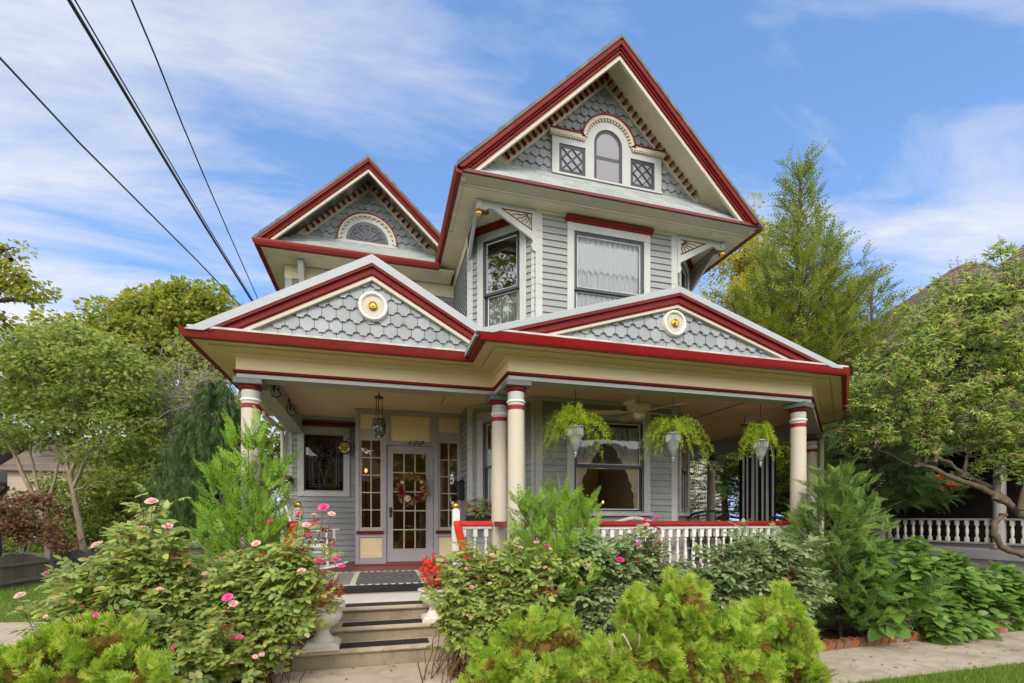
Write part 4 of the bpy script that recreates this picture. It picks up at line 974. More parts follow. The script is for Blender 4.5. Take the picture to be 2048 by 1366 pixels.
def t_palm(n=5, w=.13):
    V = []; Fq = []
    for i in range(n):
        a = (i-(n-1)/2)*.62; L = 1-.12*abs(i-(n-1)/2); d = np.array([math.sin(a), math.cos(a), 0]); p = np.array([d[1], -d[0], 0])
        b = len(V); V += [np.zeros(3) if False else d*.02, d*L*.5+p*w*L+A_(0,0,.02), d*L+A_(0,0,-.14), d*L*.5-p*w*L+A_(0,0,.02)]
        Fq += [(b,b+1,b+2),(b,b+2,b+3)]
    # share a hub so that the palm is one piece
    hub = len(V); V.append(np.zeros(3))
    for i in range(n): Fq.append((hub, i*4, ((i+1) % n)*4))
    return np.array(V), np.array(Fq)
T_PALM = t_palm()
def t_frond(np_=9, side=.42, w=.03, sub=3, ang=.75, droop=.15, seed=1):
    """flat feathery conifer spray along +Y"""
    rr = random.Random(seed); V = []; Fq = []
    ys = [i/np_ for i in range(np_+1)]
    for y in ys: V += [(-w*.35*(1-.7*y), y, -droop*y*y), (w*.35*(1-.7*y), y, -droop*y*y)]
    for i in range(np_): a = 2*i; Fq += [(a,a+1,a+3),(a,a+3,a+2)]
    def twig(bi, bj, o, d, L, ww, lev):
        nonlocal V, Fq
        p = np.array([d[1], -d[0], 0])*ww; b = len(V); e = o+d*L; e = e+A_(0,0,-droop*L*.5+rr.uniform(-.04,.04))
        m = o+d*L*.5
        V += [tuple(m+p), tuple(m-p), tuple(e)]; Fq += [(bi, b, bj), (bi, b+1, b), (b, b+1, b+2)] if False else [(bi, b, b+1), (bj, b, bi), (b, b+2, b+1)]
        if lev:
            for k in range(sub):
                t = (k+.6)/(sub+.3)
                for s in (-1, 1):
                    an = s*.65; dd = np.array([d[0]*math.cos(an)-d[1]*math.sin(an), d[0]*math.sin(an)+d[1]*math.cos(an), 0]); oo = o+d*L*t
                    ll = L*.42*(1.1-t); pp = np.array([dd[1], -dd[0], 0])*ww*.8; c = len(V)
                    V += [tuple(oo+dd*ll*.45+pp), tuple(oo+dd*ll+A_(0,0,-droop*.3*ll)), tuple(oo+dd*ll*.45-pp)]
                    Fq += [(b if t < .6 else b+2, c, c+1), (b if t < .6 else b+2, c+1, c+2)]
    for i in range(1, np_):
        y = ys[i]
        for s in (-1, 1):
            an = ang*rr.uniform(.85, 1.15); d = np.array([s*math.sin(an), math.cos(an), 0]); L = side*(1.08-y)*rr.uniform(.8, 1.15)*min(1, .45+2.2*y)
            twig(2*i, 2*i+1, np.array(V[2*i]), d, L, w, 1)
    return np.array([tuple(v) for v in V], float), np.array(Fq)
T_LEY = t_frond(9, .40, .018, 3, .62, .10, 1); T_LEY2 = t_frond(6, .36, .024, 1, .65, .15, 2); T_HEM = t_frond(8, .36, .030, 1, .85, .25, 3)
def t_fan(seed=1, n=6, w=.05):
    """short golden cypress fan"""
    rr = random.Random(seed); V = [np.zeros(3)]; Fq = []
    for i in range(n):
        a = (i-(n-1)/2)*.34+rr.uniform(-.08,.08); L = (1-.09*abs(i-(n-1)/2)**1.3)*rr.uniform(.85,1.05); d = np.array([math.sin(a), math.cos(a), 0]); p = np.array([d[1], -d[0], 0]); lift = rr.uniform(-.1,.14)
        b = len(V); V += [d*L*.55+p*w*.7+A_(0,0,lift*.4), d*L+A_(0,0,lift), d*L*.55-p*w*.7+A_(0,0,lift*.4)]; Fq += [(0,b,b+1),(0,b+1,b+2)]
        for k in range(3):
            t = .45+.2*k
            for s in (-1, 1):
                an = a+s*.7; dd = np.array([math.sin(an), math.cos(an), 0]); q = np.array([dd[1], -dd[0], 0])*w*.75; o = d*L*t+A_(0,0,lift*t*.7); ll = .34*(1.2-t*.6)
                c = len(V); V += [o+dd*ll*.5+q, o+dd*ll+A_(0,0,rr.uniform(-.05,.06)), o+dd*ll*.5-q]; Fq += [(b if s > 0 else b+2, c, c+1), (b if s > 0 else b+2, c+1, c+2)]
    return np.array(V), np.array(Fq)
T_FAN = t_fan(1, 8, .030); T_FAN2 = t_fan(5, 7, .034)
def rvec(n): return nrm(RNG.normal(size=(n, 3)))
def cluster(c, r, n, shell=.55):
    """n points in an ellipsoid, denser towards its skin"""
    u = rvec(n); rad = RNG.random(n)**(1/3); rad = shell*np.maximum(rad, RNG.random(n)**.25)+(1-shell)*rad
    return np.array(c)+u*rad[:, None]*np.array(r), u
def curve(p0, p1, sag=0, n=8, bulge=None, wob=0):
    t = np.linspace(0, 1, n)[:, None]; p0, p1 = np.array(p0, float), np.array(p1, float)
    P = p0+(p1-p0)*t; P[:, 2] += (sag*4*t*(1-t))[:, 0]
    if bulge is not None: P += np.array(bulge)*(4*t*(1-t))
    if wob: P[1:-1] += RNG.normal(size=(n-2, 3))*wob
    return P
# ------------------------------------------------------------------ bark and leaf colours (real base colours)
M_BARK = paint('grey brown bark', (.11,.08,.055), .9, .35, 8, .9, 30, stretch=(3,3,.6)); M_BARKL = paint('tan bark', (.30,.23,.15), .9, .25, 6, .8, 25, stretch=(3,3,.5)); M_CANE = paint('red green cane', (.14,.07,.035), .6, .4, 12, 0); M_TWIG = paint('grey twigs', (.27,.24,.21), .9, .2, 6, 0)
M_ROSE = leafmat('rose leaves', [(.12,.195,.045),(.17,.265,.06),(.23,.335,.075),(.31,.38,.09),(.19,.285,.08),(.15,.245,.06),(.36,.28,.08)], 0.4, .42, .4)
M_ROSEB = leafmat('blue green rose leaves', [(.095,.17,.06),(.14,.225,.085),(.18,.27,.105),(.25,.32,.14),(.125,.205,.07),(.22,.235,.09)], 0.3, .42, .4)
M_ROSER = leafmat('young red rose leaves', [(.22,.03,.02),(.30,.06,.04),(.16,.07,.02)], .35)
M_LEY = leafmat('bright cypress sprays', [(.11,.24,.02),(.16,.31,.025),(.21,.37,.035),(.13,.27,.025)], .35, .6, .2)
M_LEYD = leafmat('mid green cypress sprays', [(.065,.14,.028),(.10,.19,.035),(.14,.245,.04),(.17,.27,.05)], .3, .6, .2)
M_GOLD_C = leafmat('golden cypress fans', [(.15,.28,.02),(.22,.37,.03),(.31,.47,.045),(.12,.22,.02),(.26,.40,.03),(.42,.48,.07),(.18,.33,.03)], .35, .55, .25)
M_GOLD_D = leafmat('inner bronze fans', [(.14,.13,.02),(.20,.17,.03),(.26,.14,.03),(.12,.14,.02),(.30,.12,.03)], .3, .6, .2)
M_HYD = leafmat('hydrangea leaves', [(.065,.14,.02),(.09,.19,.03),(.13,.24,.04),(.11,.21,.03)], .3, .38, .45)
M_LOC = leafmat('light layered leaves', [(.095,.15,.03),(.135,.20,.04),(.18,.26,.05),(.22,.28,.06)], 0.45, .5, .3)
M_MAPLE = leafmat('olive maple leaves', [(.09,.15,.02),(.135,.20,.025),(.18,.235,.03),(.23,.235,.03),(.11,.18,.025)], .4, .5, .3)
M_MAPLE2 = leafmat('green maple leaves', [(.07,.12,.02),(.11,.17,.025),(.15,.20,.03),(.18,.20,.03)], .4, .5, .3)
M_EDGE = leafmat('olive overhang leaves', [(.13,.18,.025),(.19,.23,.03),(.24,.26,.035)], 0.5, .5, .3)
M_HEM = leafmat('hemlock sprays', [(.07,.11,.012),(.105,.16,.016),(.145,.20,.02),(.18,.225,.025)], .3, .6, .2)
M_HEMD = leafmat('dark conifer sprays', [(.035,.075,.02),(.06,.115,.025),(.09,.15,.03)], .25, .6, .2)
M_WEEP = leafmat('weeping conifer strands', [(.035,.075,.02),(.055,.105,.025),(.075,.135,.03)], .25, .6, .2)
M_BIRCH = leafmat('yellow green birch leaves', [(0.192,0.228,0.018),(0.264,0.288,0.024),(0.324,0.312,0.024)], .45, .5, .3)
M_VITEX = leafmat('chaste tree leaves', [(.13,.21,.06),(.19,.29,.07),(.25,.36,.08),(.33,.44,.09),(.17,.26,.10)], 0.45, .5, .3)
M_SPIKE = leafmat('dry flower spikes', [(.25,.16,.10),(.34,.23,.15),(.20,.13,.08)], .2, .8, .1)
M_RUSTY = leafmat('bronze small leaves', [(.12,.07,.035),(.18,.10,.05),(.14,.11,.04),(.22,.13,.07)], .3, .6, .2)
M_FERN = leafmat('asparagus fern', [(.16,.28,.015),(.24,.36,.02),(.32,.42,.025),(.20,.32,.02)], .4, .5, .2)
M_PINKF = leafmat('magenta petals', [(.55,.03,.16),(.66,.06,.24),(.72,.14,.34)], .3, .5, .3)
M_PALEF = leafmat('pale pink petals', [(.78,.30,.32),(.82,.45,.40),(.76,.22,.24),(.85,.62,.42)], .3, .5, .3)
M_REDF = leafmat('scarlet petals', [(.60,.02,.012),(.72,.04,.02),(.5,.015,.01)], .3, .5, .3)
M_ORGL = leafmat('orange bronze leaves', [(.32,.09,.015),(.22,.12,.02),(.40,.10,.02),(.12,.13,.02)], .3, .5, .3)
# ------------------------------------------------------------------ roses
def t_rose(seed=0):
    rr = random.Random(seed); V = []; Fq = []
    for ring, (n, r, lift, tilt) in enumerate(((5,.30,.55,.25),(6,.62,.38,.6),(7,1.0,.10,1.05))):
        for i in range(n):
            a = 2*PI*i/n+ring*.5+rr.uniform(-.15,.15); w = r*.62+.1; d = np.array([math.cos(a), math.sin(a), 0]); p = np.array([-d[1], d[0], 0])
            b = len(V); z0 = .05*(2-ring); V += [d*.05+A_(0,0,z0), d*r*.55+p*w*.8+A_(0,0,lift*.75), d*r*.55-p*w*.8+A_(0,0,lift*.75), d*r+p*w*.5+A_(0,0,lift+rr.uniform(-.05,.08)), d*r-p*w*.5+A_(0,0,lift+rr.uniform(-.05,.08)), d*r*.6+A_(0,0,lift*.62)]
            Fq += [(b,b+1,b+5),(b,b+5,b+2),(b+5,b+1,b+3),(b+5,b+3,b+4),(b+5,b+4,b+2)]
    return np.array(V), np.array(Fq)
_bm = {}
def blossom(parent, P, size, mat, name='blossom', up=None):
    key = (mat.name, round(size, 3))
    if key not in _bm:
        v = Veg(); tv, tf = t_rose(len(_bm)); v.V.append(tv*size); v.Fc.append(tf); v.n = len(tv)
        o = v.build(name, mat, None); _bm[key] = o.data; bpy.data.objects.remove(o)
    o = bpy.data.objects.new(name, _bm[key]); COL.objects.link(o); o.parent = parent; o.location = Vector(P)-origin(parent)
    d = Vector(up or (random.uniform(-.5,.5), random.uniform(-.9,.1), 1)); o.rotation_euler = d.to_track_quat('Z', 'Y').to_euler(); return o
def compound(v, pos, axis, size, nl=5):
    """pinnate rose leaves: a terminal leaflet and pairs"""
    N = len(pos); axis = nrm(axis); up = nrm(A_(0,-.25,1)+RNG.normal(size=(N,3))*.35); side = np.cross(axis, up)
    L = size[:, None]
    v.put(*T_LEAF, pos+axis*L*1.2, axis+A_(0,0,-.15), up, size)
    for k in range(2):
        for s in (-1, 1):
            v.put(*T_LEAF, pos+axis*L*(.35+.5*k), axis*.5+side*s+A_(0,0,-.1), up, size*(.85+.1*RNG.random(N)))
def rose_bush(name, label, bases, blobs, ntip, mats, flowers, group=None, leaf=.074, extra_red=.012, ramp=1.0, stems_low=0):
    loc = bases[0]; t = thing(name, label, 'rose bush', loc, group)
    st, lv, rd = Veg(), Veg(), Veg(); paths = []
    W = np.array([b[2] for b in blobs], float); W /= W.sum()
    for k in range(ntip):
        bl = blobs[RNG.choice(len(blobs), p=W)]; T, u = cluster(bl[0], bl[1], 1, .6); T = T[0]; T[2] = max(T[2], .12)
        T = T+RNG.normal(size=3)*A_(.05,.05,.07); T[2] = max(T[2], .12); b = np.array(bases[RNG.integers(len(bases))])+RNG.normal(size=3)*A_(.12,.10,0); b[2] = 0
        n = 12; P = curve(b, T, 0, n, bulge=A_((T[0]-b[0])*-.12, (T[1]-b[1])*-.12, .10*abs(T[2])), wob=.016)
        paths.append((P, np.linspace(.0055, .002, n)))
        m = max(4, int(np.linalg.norm(T-b)/.085*ramp)); tt = RNG.uniform(.35, 1, m)**.75
        idx = tt*(n-1); i0 = np.minimum(idx.astype(int), n-2); fr = (idx-i0)[:, None]; pos = P[i0]*(1-fr)+P[i0+1]*fr
        ax = nrm(RNG.normal(size=(m,3))*A_(1,1,.45)+nrm(T-b)*.35)
        compound(lv if RNG.random() > extra_red else rd, pos, ax, leaf*RNG.uniform(.7,1.15,m))
    for (p, size, mk) in flowers:
        d = np.array(p)-np.array(bases[0]); q = np.array(p)-A_(d[0]*.08, d[1]*.08-.02, .28); paths.append((curve(q, p, 0, 6, wob=.006), np.linspace(.004,.0025,6)))
        pos = curve(q, p, 0, 4); compound(rd if RNG.random() < .35 else lv, pos[:-1], nrm(RNG.normal(size=(3,3))*A_(1,1,.3)), leaf*RNG.uniform(.6,.95,3))
        blossom(t, p, size*1.12, {'m':M_PINKF,'p':M_PALEF}[mk])
    for k in range(40 if flowers else 0):
        bl = blobs[RNG.choice(len(blobs), p=W)]; p, u = cluster(bl[0], np.array(bl[1])*1.05, 1, 1); p, u = p[0], u[0]
        if u[1] > .1 or u[2] < -.2: continue
        blossom(t, p, RNG.choice([.016,.022,.028]), M_PALEF if RNG.random() < .6 else (M_PINKF if RNG.random() < .6 else M_ORGL))
    st.tubes(paths, 4); st.build('stems', M_CANE, t); lv.build('foliage', mats[0], t)
    if rd.n: rd.build('young_foliage', M_ROSER, t)
    return t
# ------------------------------------------------------------------ conifers
def conifer(name, label, base, height, rad, nbr, mats, tmpl, spray=.25, per=10, lean=(0,0), asc=.9, z0=.05, cat='shrub', group=None, leaders=None, trunk_r=.05, dens=1.0, prof=None, droop=0, tiltup=.35, bark=None, flat=.5, aspect=(1,1)):
    t = thing(name, label, cat, base, group); b = np.array(base, float); tr, lv = Veg(), Veg(); paths = []
    for (lx, ly, lh, wgt) in (leaders or [(0,0,1,1)]):
        top = b+A_(lx+lean[0], ly+lean[1], height*lh); n = 14; T = curve(b, top, 0, n, bulge=A_(-lx*.25,-ly*.25,0), wob=.01*height/3); paths.append((T, np.linspace(trunk_r*math.sqrt(wgt), trunk_r*.12, n)))
        for k in range(int(nbr*wgt)):
            f = z0+(1-z0)*((k+RNG.random())/(nbr*wgt))**1.15; i = f*(n-1); i0 = min(int(i), n-2); o = T[i0]*(1-(i-i0))+T[i0+1]*(i-i0)
            an = k*2.4+RNG.uniform(-.5,.5); pr = (prof(f) if prof else (1-f)**.8*(.55+.45*min(1, f*3.5)))
            L = rad*math.sqrt(wgt)*max(.05, pr)*RNG.uniform(.7, 1.18)+.5*spray
            d = np.array([math.cos(an)*aspect[0], math.sin(an)*aspect[1], asc*(.55+.75*f)+RNG.uniform(-.12,.12)]); d /= np.linalg.norm(d); e = o+d*L; e[2] -= droop*L
            P = curve(o, e, -.06*L+droop*L*.25, 6); paths.append((P, np.linspace(trunk_r*.22*(1-f*.7), .002, 6)))
            m = max(3, int(per*dens*(L/spray)*.5)); tt = np.sqrt(RNG.uniform(.03,1,m)); ii = tt*5; j0 = np.minimum(ii.astype(int), 4); fr = (ii-j0)[:, None]; pos = P[j0]*(1-fr)+P[j0+1]*fr
            side = nrm(RNG.normal(size=(m,3))*A_(1,1,.6)); ax = d*.85+side*.75+A_(0,0,tiltup); up = nrm(RNG.normal(size=(m,3))*.8+A_(0,-.35,flat))
            lv.put(*tmpl, pos, ax, up, spray*RNG.uniform(.6,1.15,m)*(1.05-.35*tt))
        m = 10; lv.put(*tmpl, np.repeat(top[None]-A_(0,0,spray*.3), m, 0), A_(0,0,1)+RNG.normal(size=(m,3))*.28, RNG.normal(size=(m,3)), spray*RNG.uniform(.5,1,m))
    tr.tubes(paths, 5); tr.build('trunk', bark or M_BARK, t, smooth=True); lv.build('foliage', mats, t); return t
# ------------------------------------------------------------------ broadleaf trees
def tree(name, label, base, trunks, blobs, leafn, leaf, mat, tmpl=T_DIA, cat='tree', group=None, bark=None, trunk_r=.12, sub=26, updir=1.0, clump=.22, layer=False, branch_from=None):
    """trunks: lists of points; blobs: (centre, radii, weight). Limbs run from the trunks to clumps of leaves in the blobs"""
    t = thing(name, label, cat, base, group); tr, lv = Veg(), Veg(); paths = []; nodes = []
    for P in trunks:
        P = np.array([list(p) for p in P], float); Q = np.concatenate([P[:1]]+[np.linspace(P[i], P[i+1], 6)[1:] for i in range(len(P)-1)]); Q[1:-1] += RNG.normal(size=(len(Q)-2, 3))*trunk_r*.12
        r = np.linspace(trunk_r, trunk_r*.25, len(Q))*(1 if P[0][2] < base[2]+.3 else .6); paths.append((Q, r)); nodes.append(Q[len(Q)//3:])
    nodes = np.concatenate(nodes); W = np.array([b[2] for b in blobs], float); W /= W.sum()
    for bi, bl in enumerate(blobs):
        c, r = np.array(bl[0], float), np.array(bl[1], float); ns = max(3, int(sub*W[bi]*len(blobs)**.5)); C, u = cluster(c, r, ns, .5)
        nl = int(leafn*W[bi]/ns)
        dd = np.linalg.norm(nodes-c, axis=1)+np.maximum(0, nodes[:, 2]-c[2])*1.5; o = nodes[np.argmin(dd)]
        paths.append((curve(o, c, .05*np.linalg.norm(c-o), 7, wob=.03*np.linalg.norm(c-o)), np.linspace(trunk_r*.35, trunk_r*.12, 7)))
        for q in C:
            s = r.mean()*clump*RNG.uniform(.7,1.35)+leaf; paths.append((curve(c+(q-c)*.1, q, .03, 5, wob=.04*np.linalg.norm(q-c)), np.linspace(trunk_r*.12, trunk_r*.02, 5)))
            pos, uu = cluster(q, A_(s*1.25, s*1.25, s*(.38 if layer else .75)), nl, .4)
            ax = nrm(uu*A_(1,1,.4)+RNG.normal(size=(nl,3))*.5+A_(0,0,-.25)); up = nrm(RNG.normal(size=(nl,3))*.65+A_(0,-.2,updir))
            lv.put(*tmpl, pos, ax, up, leaf*RNG.uniform(.65,1.25,nl))
    tr.tubes(paths, 6); tr.build('trunk', bark or M_BARK, t, smooth=True); lv.build('crown', mat, t); return t
def blob(px, py, d, rx, ry, w=None, rd=None):
    k = d/FPX; return (atd(px, py, d), (rx*k, (rd or (rx+ry)/2)*k, ry*k), w or rx*ry)
# ================================================================== GROUND
M_LAWN = island('lawn soil', [(.06,.11,.02),(.075,.13,.022)], .95, .5, 60, big=(.09,.12,.03), bigamt=.6, bigscale=.8)
q = MB(); q.box(-160, 160, -60, 220, -.5, 0); struct(obj('ground', q, M_LAWN))
M_CONC = paint('warm beige concrete', (.45,.385,.285), .9, .10, 8, .3, 120, stain=(.24,.19,.125), samt=.7, sscale=2.2)  # warm beige is the concrete's own tone, with random stains
M_CONC2 = paint('grey concrete', (.40,.345,.26), .9, .12, 8, .3, 120, stain=(.17,.13,.08), samt=.75, sscale=1.7)
def slabs(name, rects, mat, z=.012):
    q = MB()
    for (x0, x1, y0, y1) in rects: q.box(x0+.006, x1-.006, y0+.006, y1-.006, -.02, z+random.uniform(-.002,.002))
    o = obj(name, q, mat, bevel=.004); return struct(o)
slabs('walkway', [(-1.1,-.72,4.35,5.02),(-.72,.36,4.35,5.02),(.36,.95,4.35,5.02),(-.72,.36,3.38,4.35),(-.72,.36,2.2,3.38),(-.72,.36,1,2.2)], M_CONC)
xs = [.36]; 
while xs[-1] < 22: xs.append(xs[-1]+1.22)
slabs('sidewalk', [(xs[i], xs[i+1], 3.38, 4.33) for i in range(len(xs)-1)] + [(-.72-1.22*(i+1), -.72-1.22*i, 3.38, 4.33) for i in range(8)], M_CONC2)
a = atz(0,1240,0); q = MB(); q.add([(-9,5.6,.008),(-3.4,5.6,.008),(-4.35,8.3,.008),(-9.5,9.4,.008)],[(0,1,2,3)]); struct(obj('driveway', q, M_CONC))
M_SOIL = paint('dark mulch', (.035,.026,.018), .95, .5, 30, 1.0, 60)
q = MB(); q.box(.95, 6.6, 4.36, 5.2, -.02, .03); q.box(6.6, 9.5, 4.5, 7.5, -.02, .03); q.box(-3.4, -1.1, 4.36, 6.0, -.02, .03); q.box(-3.2, -.75, 2.3, 3.36, -.02, .03); q.box(.38, 3.6, 2.2, 3.36, -.02, .03); struct(obj('garden_soil', q, M_SOIL), 'structure')
# grass blades
def grass(name, n, xr, yr, keep, h=(.03,.07)):
    v = Veg(); x = RNG.uniform(*xr, n); y = RNG.uniform(*yr, n); k = keep(x, y); x, y = x[k], y[k]; n = len(x)
    v.put(A_((-.06,0,0),(.06,0,0),(0,1,.25)), np.array([(0,1,2)]), np.stack([x, y, np.zeros(n)], 1), A_(0,0,1)+RNG.normal(size=(n,3))*.35, rvec(n), RNG.uniform(*h, n)); 
    return struct(v.build(name, leafmat('grass blades', [(.06,.14,.012),(.10,.19,.018),(.15,.24,.025),(.19,.22,.05)], .35, .6, .2), None, loc=(0,0,0)), 'stuff')
grass('grass', 60000, (2.6, 9), (2.3, 3.35), lambda x, y: (x > 3.6) & (y > 2.75-.0*x))
grass('grass', 90000, (-12, -3.2), (7.6, 19), lambda x, y: (x < -3.0-.0*y) & ~((y < 9.5) & (x > -9.4) & (y < 8.3+(-4.35-x)*.21)), (.04,.09))
grass('grass', 16000, (6.4, 11), (4.4, 6.2), lambda x, y: (x > 7.6), (.04,.09))
# fallen leaves
v = Veg(); n = 420; x = RNG.uniform(-1.2, 8.5, n); y = RNG.uniform(2.6, 5.0, n); v.put(*T_DIA, np.stack([x,y,np.full(n,.022)],1), RNG.normal(size=(n,3))*A_(1,1,.06), A_(0,0,1)+RNG.normal(size=(n,3))*.25, RNG.uniform(.02,.055,n)); struct(v.build('fallen_leaves', leafmat('dry fallen leaves', [(.22,.12,.03),(.14,.08,.03),(.30,.20,.06),(.12,.13,.03)], .2), None, loc=(0,0,0)), 'stuff')
# brick edging: every brick its own object
M_BRICK = [paint('edging brick %s' % n, c, .9, .3, 9, .8, 40, stain=(.06,.09,.03), samt=.6, sscale=8) for n, c in (('orange', (.30,.10,.035)), ('brown', (.17,.085,.05)), ('rust', (.24,.075,.03)), ('grey', (.26,.19,.15)))]
def brick_mesh(seed):
    rr = random.Random(seed); q = MB(); q.hexa([(-.045,-.05,-.06),(.045,-.05,-.06),(.045,.05,-.06),(-.045,.05,-.06),(-.047,-.05,.08),(.045,-.052,.08),(.046,.05,.082),(-.045,.05,.078)]); return q
protos = []
for k in range(4):
    o = obj('edging_brick', brick_mesh(k), M_BRICK[k], bevel=.008); protos.append(o)
NB = 34; used = [False]*4
pth = [atz(1622,1305,0), atz(1760,1288,0), atz(1905,1274,0), atz(1960,1275,0), atz(2005,1262,0), atz(2000,1240,0), atz(1965,1228,0)]
P = [Vector((p.x, p.y)) for p in pth]; cum = [0]
for i in range(len(P)-1): cum.append(cum[-1]+(P[i+1]-P[i]).length)
s = 0; k = 0; tone = {0:'orange', 1:'brown', 2:'rust red', 3:'greyish'}
while s < cum[-1]:
    i = max(j for j in range(len(cum)-1) if cum[j] <= s); p = P[i].lerp(P[i+1], (s-cum[i])/(cum[i+1]-cum[i])); d = P[i+1]-P[i]; c = random.choice([0,0,1,2,2,3])
    if used[c]: o = protos[c].copy(); COL.objects.link(o)
    else: o = protos[c]; used[c] = True
    o.location = (p.x, p.y, .035+random.uniform(-.015,.015)); o.rotation_euler = (random.uniform(-.15,.15), .62+random.uniform(-.12,.12), math.atan2(d.y, d.x)+random.uniform(-.1,.1)); o.scale = (1, 1, random.uniform(.9,1.1))
    tag(o, 'tilted %s edging brick in the saw-toothed row between the garden bed and the sidewalk' % tone[c], 'brick', 'bricks edging the garden bed')
    s += .125*random.uniform(.9,1.1); k += 1
for k in range(4):
    if not used[k]: bpy.data.objects.remove(protos[k])
# ================================================================== FOREGROUND SHRUBS
R3 = lambda px, py, d: tuple(atd(px, py, d))
# left roses
fl = [((303,1003,3.9),.042,'p'),((265,1047,4.0),.035,'p'),((335,1052,3.95),.036,'p'),((285,1062,4.0),.03,'p'),((192,1090,3.9),.034,'p'),((307,1102,3.9),.036,'m'),((235,1115,3.85),.036,'p'),((350,1117,3.9),.034,'m'),((283,1110,3.8),.03,'p'),((40,1191,3.7),.034,'p'),((455,1195,3.6),.034,'m'),((466,1207,3.62),.03,'p'),((380,1128,3.9),.024,'p'),((92,1147,3.8),.022,'m')]
fr2 = [((512,1087,4.2),.034,'p'),((540,1045,4.3),.036,'m'),((598,1027,4.3),.032,'m'),((647,1015,4.25),.044,'m'),((628,1030,4.2),.03,'p'),((663,1028,4.2),.03,'p'),((625,1052,4.25),.036,'p'),((612,1050,4.2),.03,'p'),((640,1122,4.15),.036,'m'),((672,1120,4.15),.038,'m'),((683,1133,4.1),.03,'m'),((603,1142,4.1),.032,'p'),((592,1097,4.2),.026,'m'),((618,1070,4.2),.026,'m'),((600,1183,4.1),.026,'p')]
rose_bush('rose_bush', 'sprawling pink rose bush in the left foreground, tallest bloom against the dark conifer', [R3(300,1400,3.95)[:2]+(0,), R3(380,1400,4.1)[:2]+(0,), R3(200,1400,3.9)[:2]+(0,)],
   [(R3(330,1230,3.9),(.50,.35,.42),8),(R3(180,1230,3.8),(.42,.3,.28),3),(R3(300,1110,3.95),(.38,.3,.24),2.6),(R3(440,1300,3.8),(.34,.3,.3),4),(R3(160,1150,3.9),(.28,.2,.12),.8),(R3(310,1050,3.95),(.22,.2,.14),.9),(R3(120,1200,3.75),(.3,.2,.12),.8)], 270, (M_ROSE,), [(R3(*p), s, m) for p, s, m in fl], 'rose bushes', ramp=1.25)
rose_bush('rose_bush', 'magenta rose bush leaning over the urn left of the steps', [R3(500,1380,4.25)[:2]+(0,), R3(430,1380,4.3)[:2]+(0,)],
   [(R3(470,1190,4.25),(.42,.3,.36),6),(R3(560,1150,4.25),(.26,.22,.26),3),(R3(500,1290,4.1),(.32,.25,.28),4),(R3(600,1190,4.15),(.17,.16,.16),1.6),(R3(620,1090,4.2),(.13,.12,.15),.7),(R3(605,1225,4.2),(.16,.14,.14),1.6)], 300, (M_ROSE,), [(R3(*p), s, m) for p, s, m in fr2], 'rose bushes', ramp=1.25)
# right of the steps
f3 = [((1003,1103,4.6),.034,'p'),((1094,1093,4.7),.03,'m'),((1078,1125,4.6),.034,'p'),((1128,1133,4.7),.03,'p'),((922,1152,4.5),.03,'p'),((1072,1085,4.7),.026,'p'),((936,1262,4.4),.03,'m'),((1163,1168,4.6),.03,'p'),((1040,1095,4.6),.024,'p'),((985,1110,4.6),.024,'p'),((1080,1180,4.5),.026,'p'),((1100,1165,4.5),.026,'p')]
rose_bush('rose_bush', 'rose bush right of the steps with bare canes at its foot', [R3(960,1350,4.55)[:2]+(0,), R3(1010,1350,4.6)[:2]+(0,), R3(920,1350,4.5)[:2]+(0,)],
   [(R3(985,1200,4.55),(.42,.28,.36),7),(R3(1090,1180,4.65),(.34,.25,.30),4),(R3(935,1230,4.45),(.22,.2,.26),3),(R3(1000,1110,4.6),(.3,.2,.14),1.6),(R3(905,1180,4.4),(.15,.15,.22),1.6),(R3(1120,1120,4.7),(.26,.2,.14),1.2)], 300, (M_ROSE,), [(R3(*p), s, m) for p, s, m in f3], 'rose bushes', ramp=1.2)
f4 = [((1290,1041,4.75),.036,'m'),((1313,1036,4.75),.034,'m'),((1240,1120,4.7),.042,'m'),((1292,1050,4.75),.03,'p'),((1275,1088,4.75),.024,'m'),((1330,1110,4.75),.02,'p')]
rose_bush('rose_bush', 'blue green rose bush with violet pink blooms above the handrail', [R3(1260,1330,4.9)[:2]+(0,), R3(1190,1330,4.85)[:2]+(0,)],
   [(R3(1220,1200,4.85),(.45,.26,.36),6),(R3(1340,1190,4.9),(.40,.25,.32),5),(R3(1280,1110,4.9),(.34,.2,.16),2),(R3(1180,1110,4.85),(.28,.2,.16),1.6)], 330, (M_ROSEB,), [(R3(*p), s, m) for p, s, m in f4], 'rose bushes', ramp=1.25)
rose_bush('rose_bush', 'blue green rose bush without blooms before the right end of the railing', [R3(1480,1320,5.1)[:2]+(0,), R3(1560,1310,5.2)[:2]+(0,)],
   [(R3(1460,1180,5.0),(.45,.26,.38),6),(R3(1580,1180,5.15),(.42,.26,.36),6),(R3(1520,1095,5.05),(.42,.2,.14),2.2),(R3(1400,1150,5.0),(.32,.2,.28),2.4),(R3(1600,1110,5.15),(.26,.2,.16),1.4)], 340, (M_ROSEB,), [], 'rose bushes', ramp=1.25, extra_red=.015)
# red young cane rising over the rail
v = Veg(); 
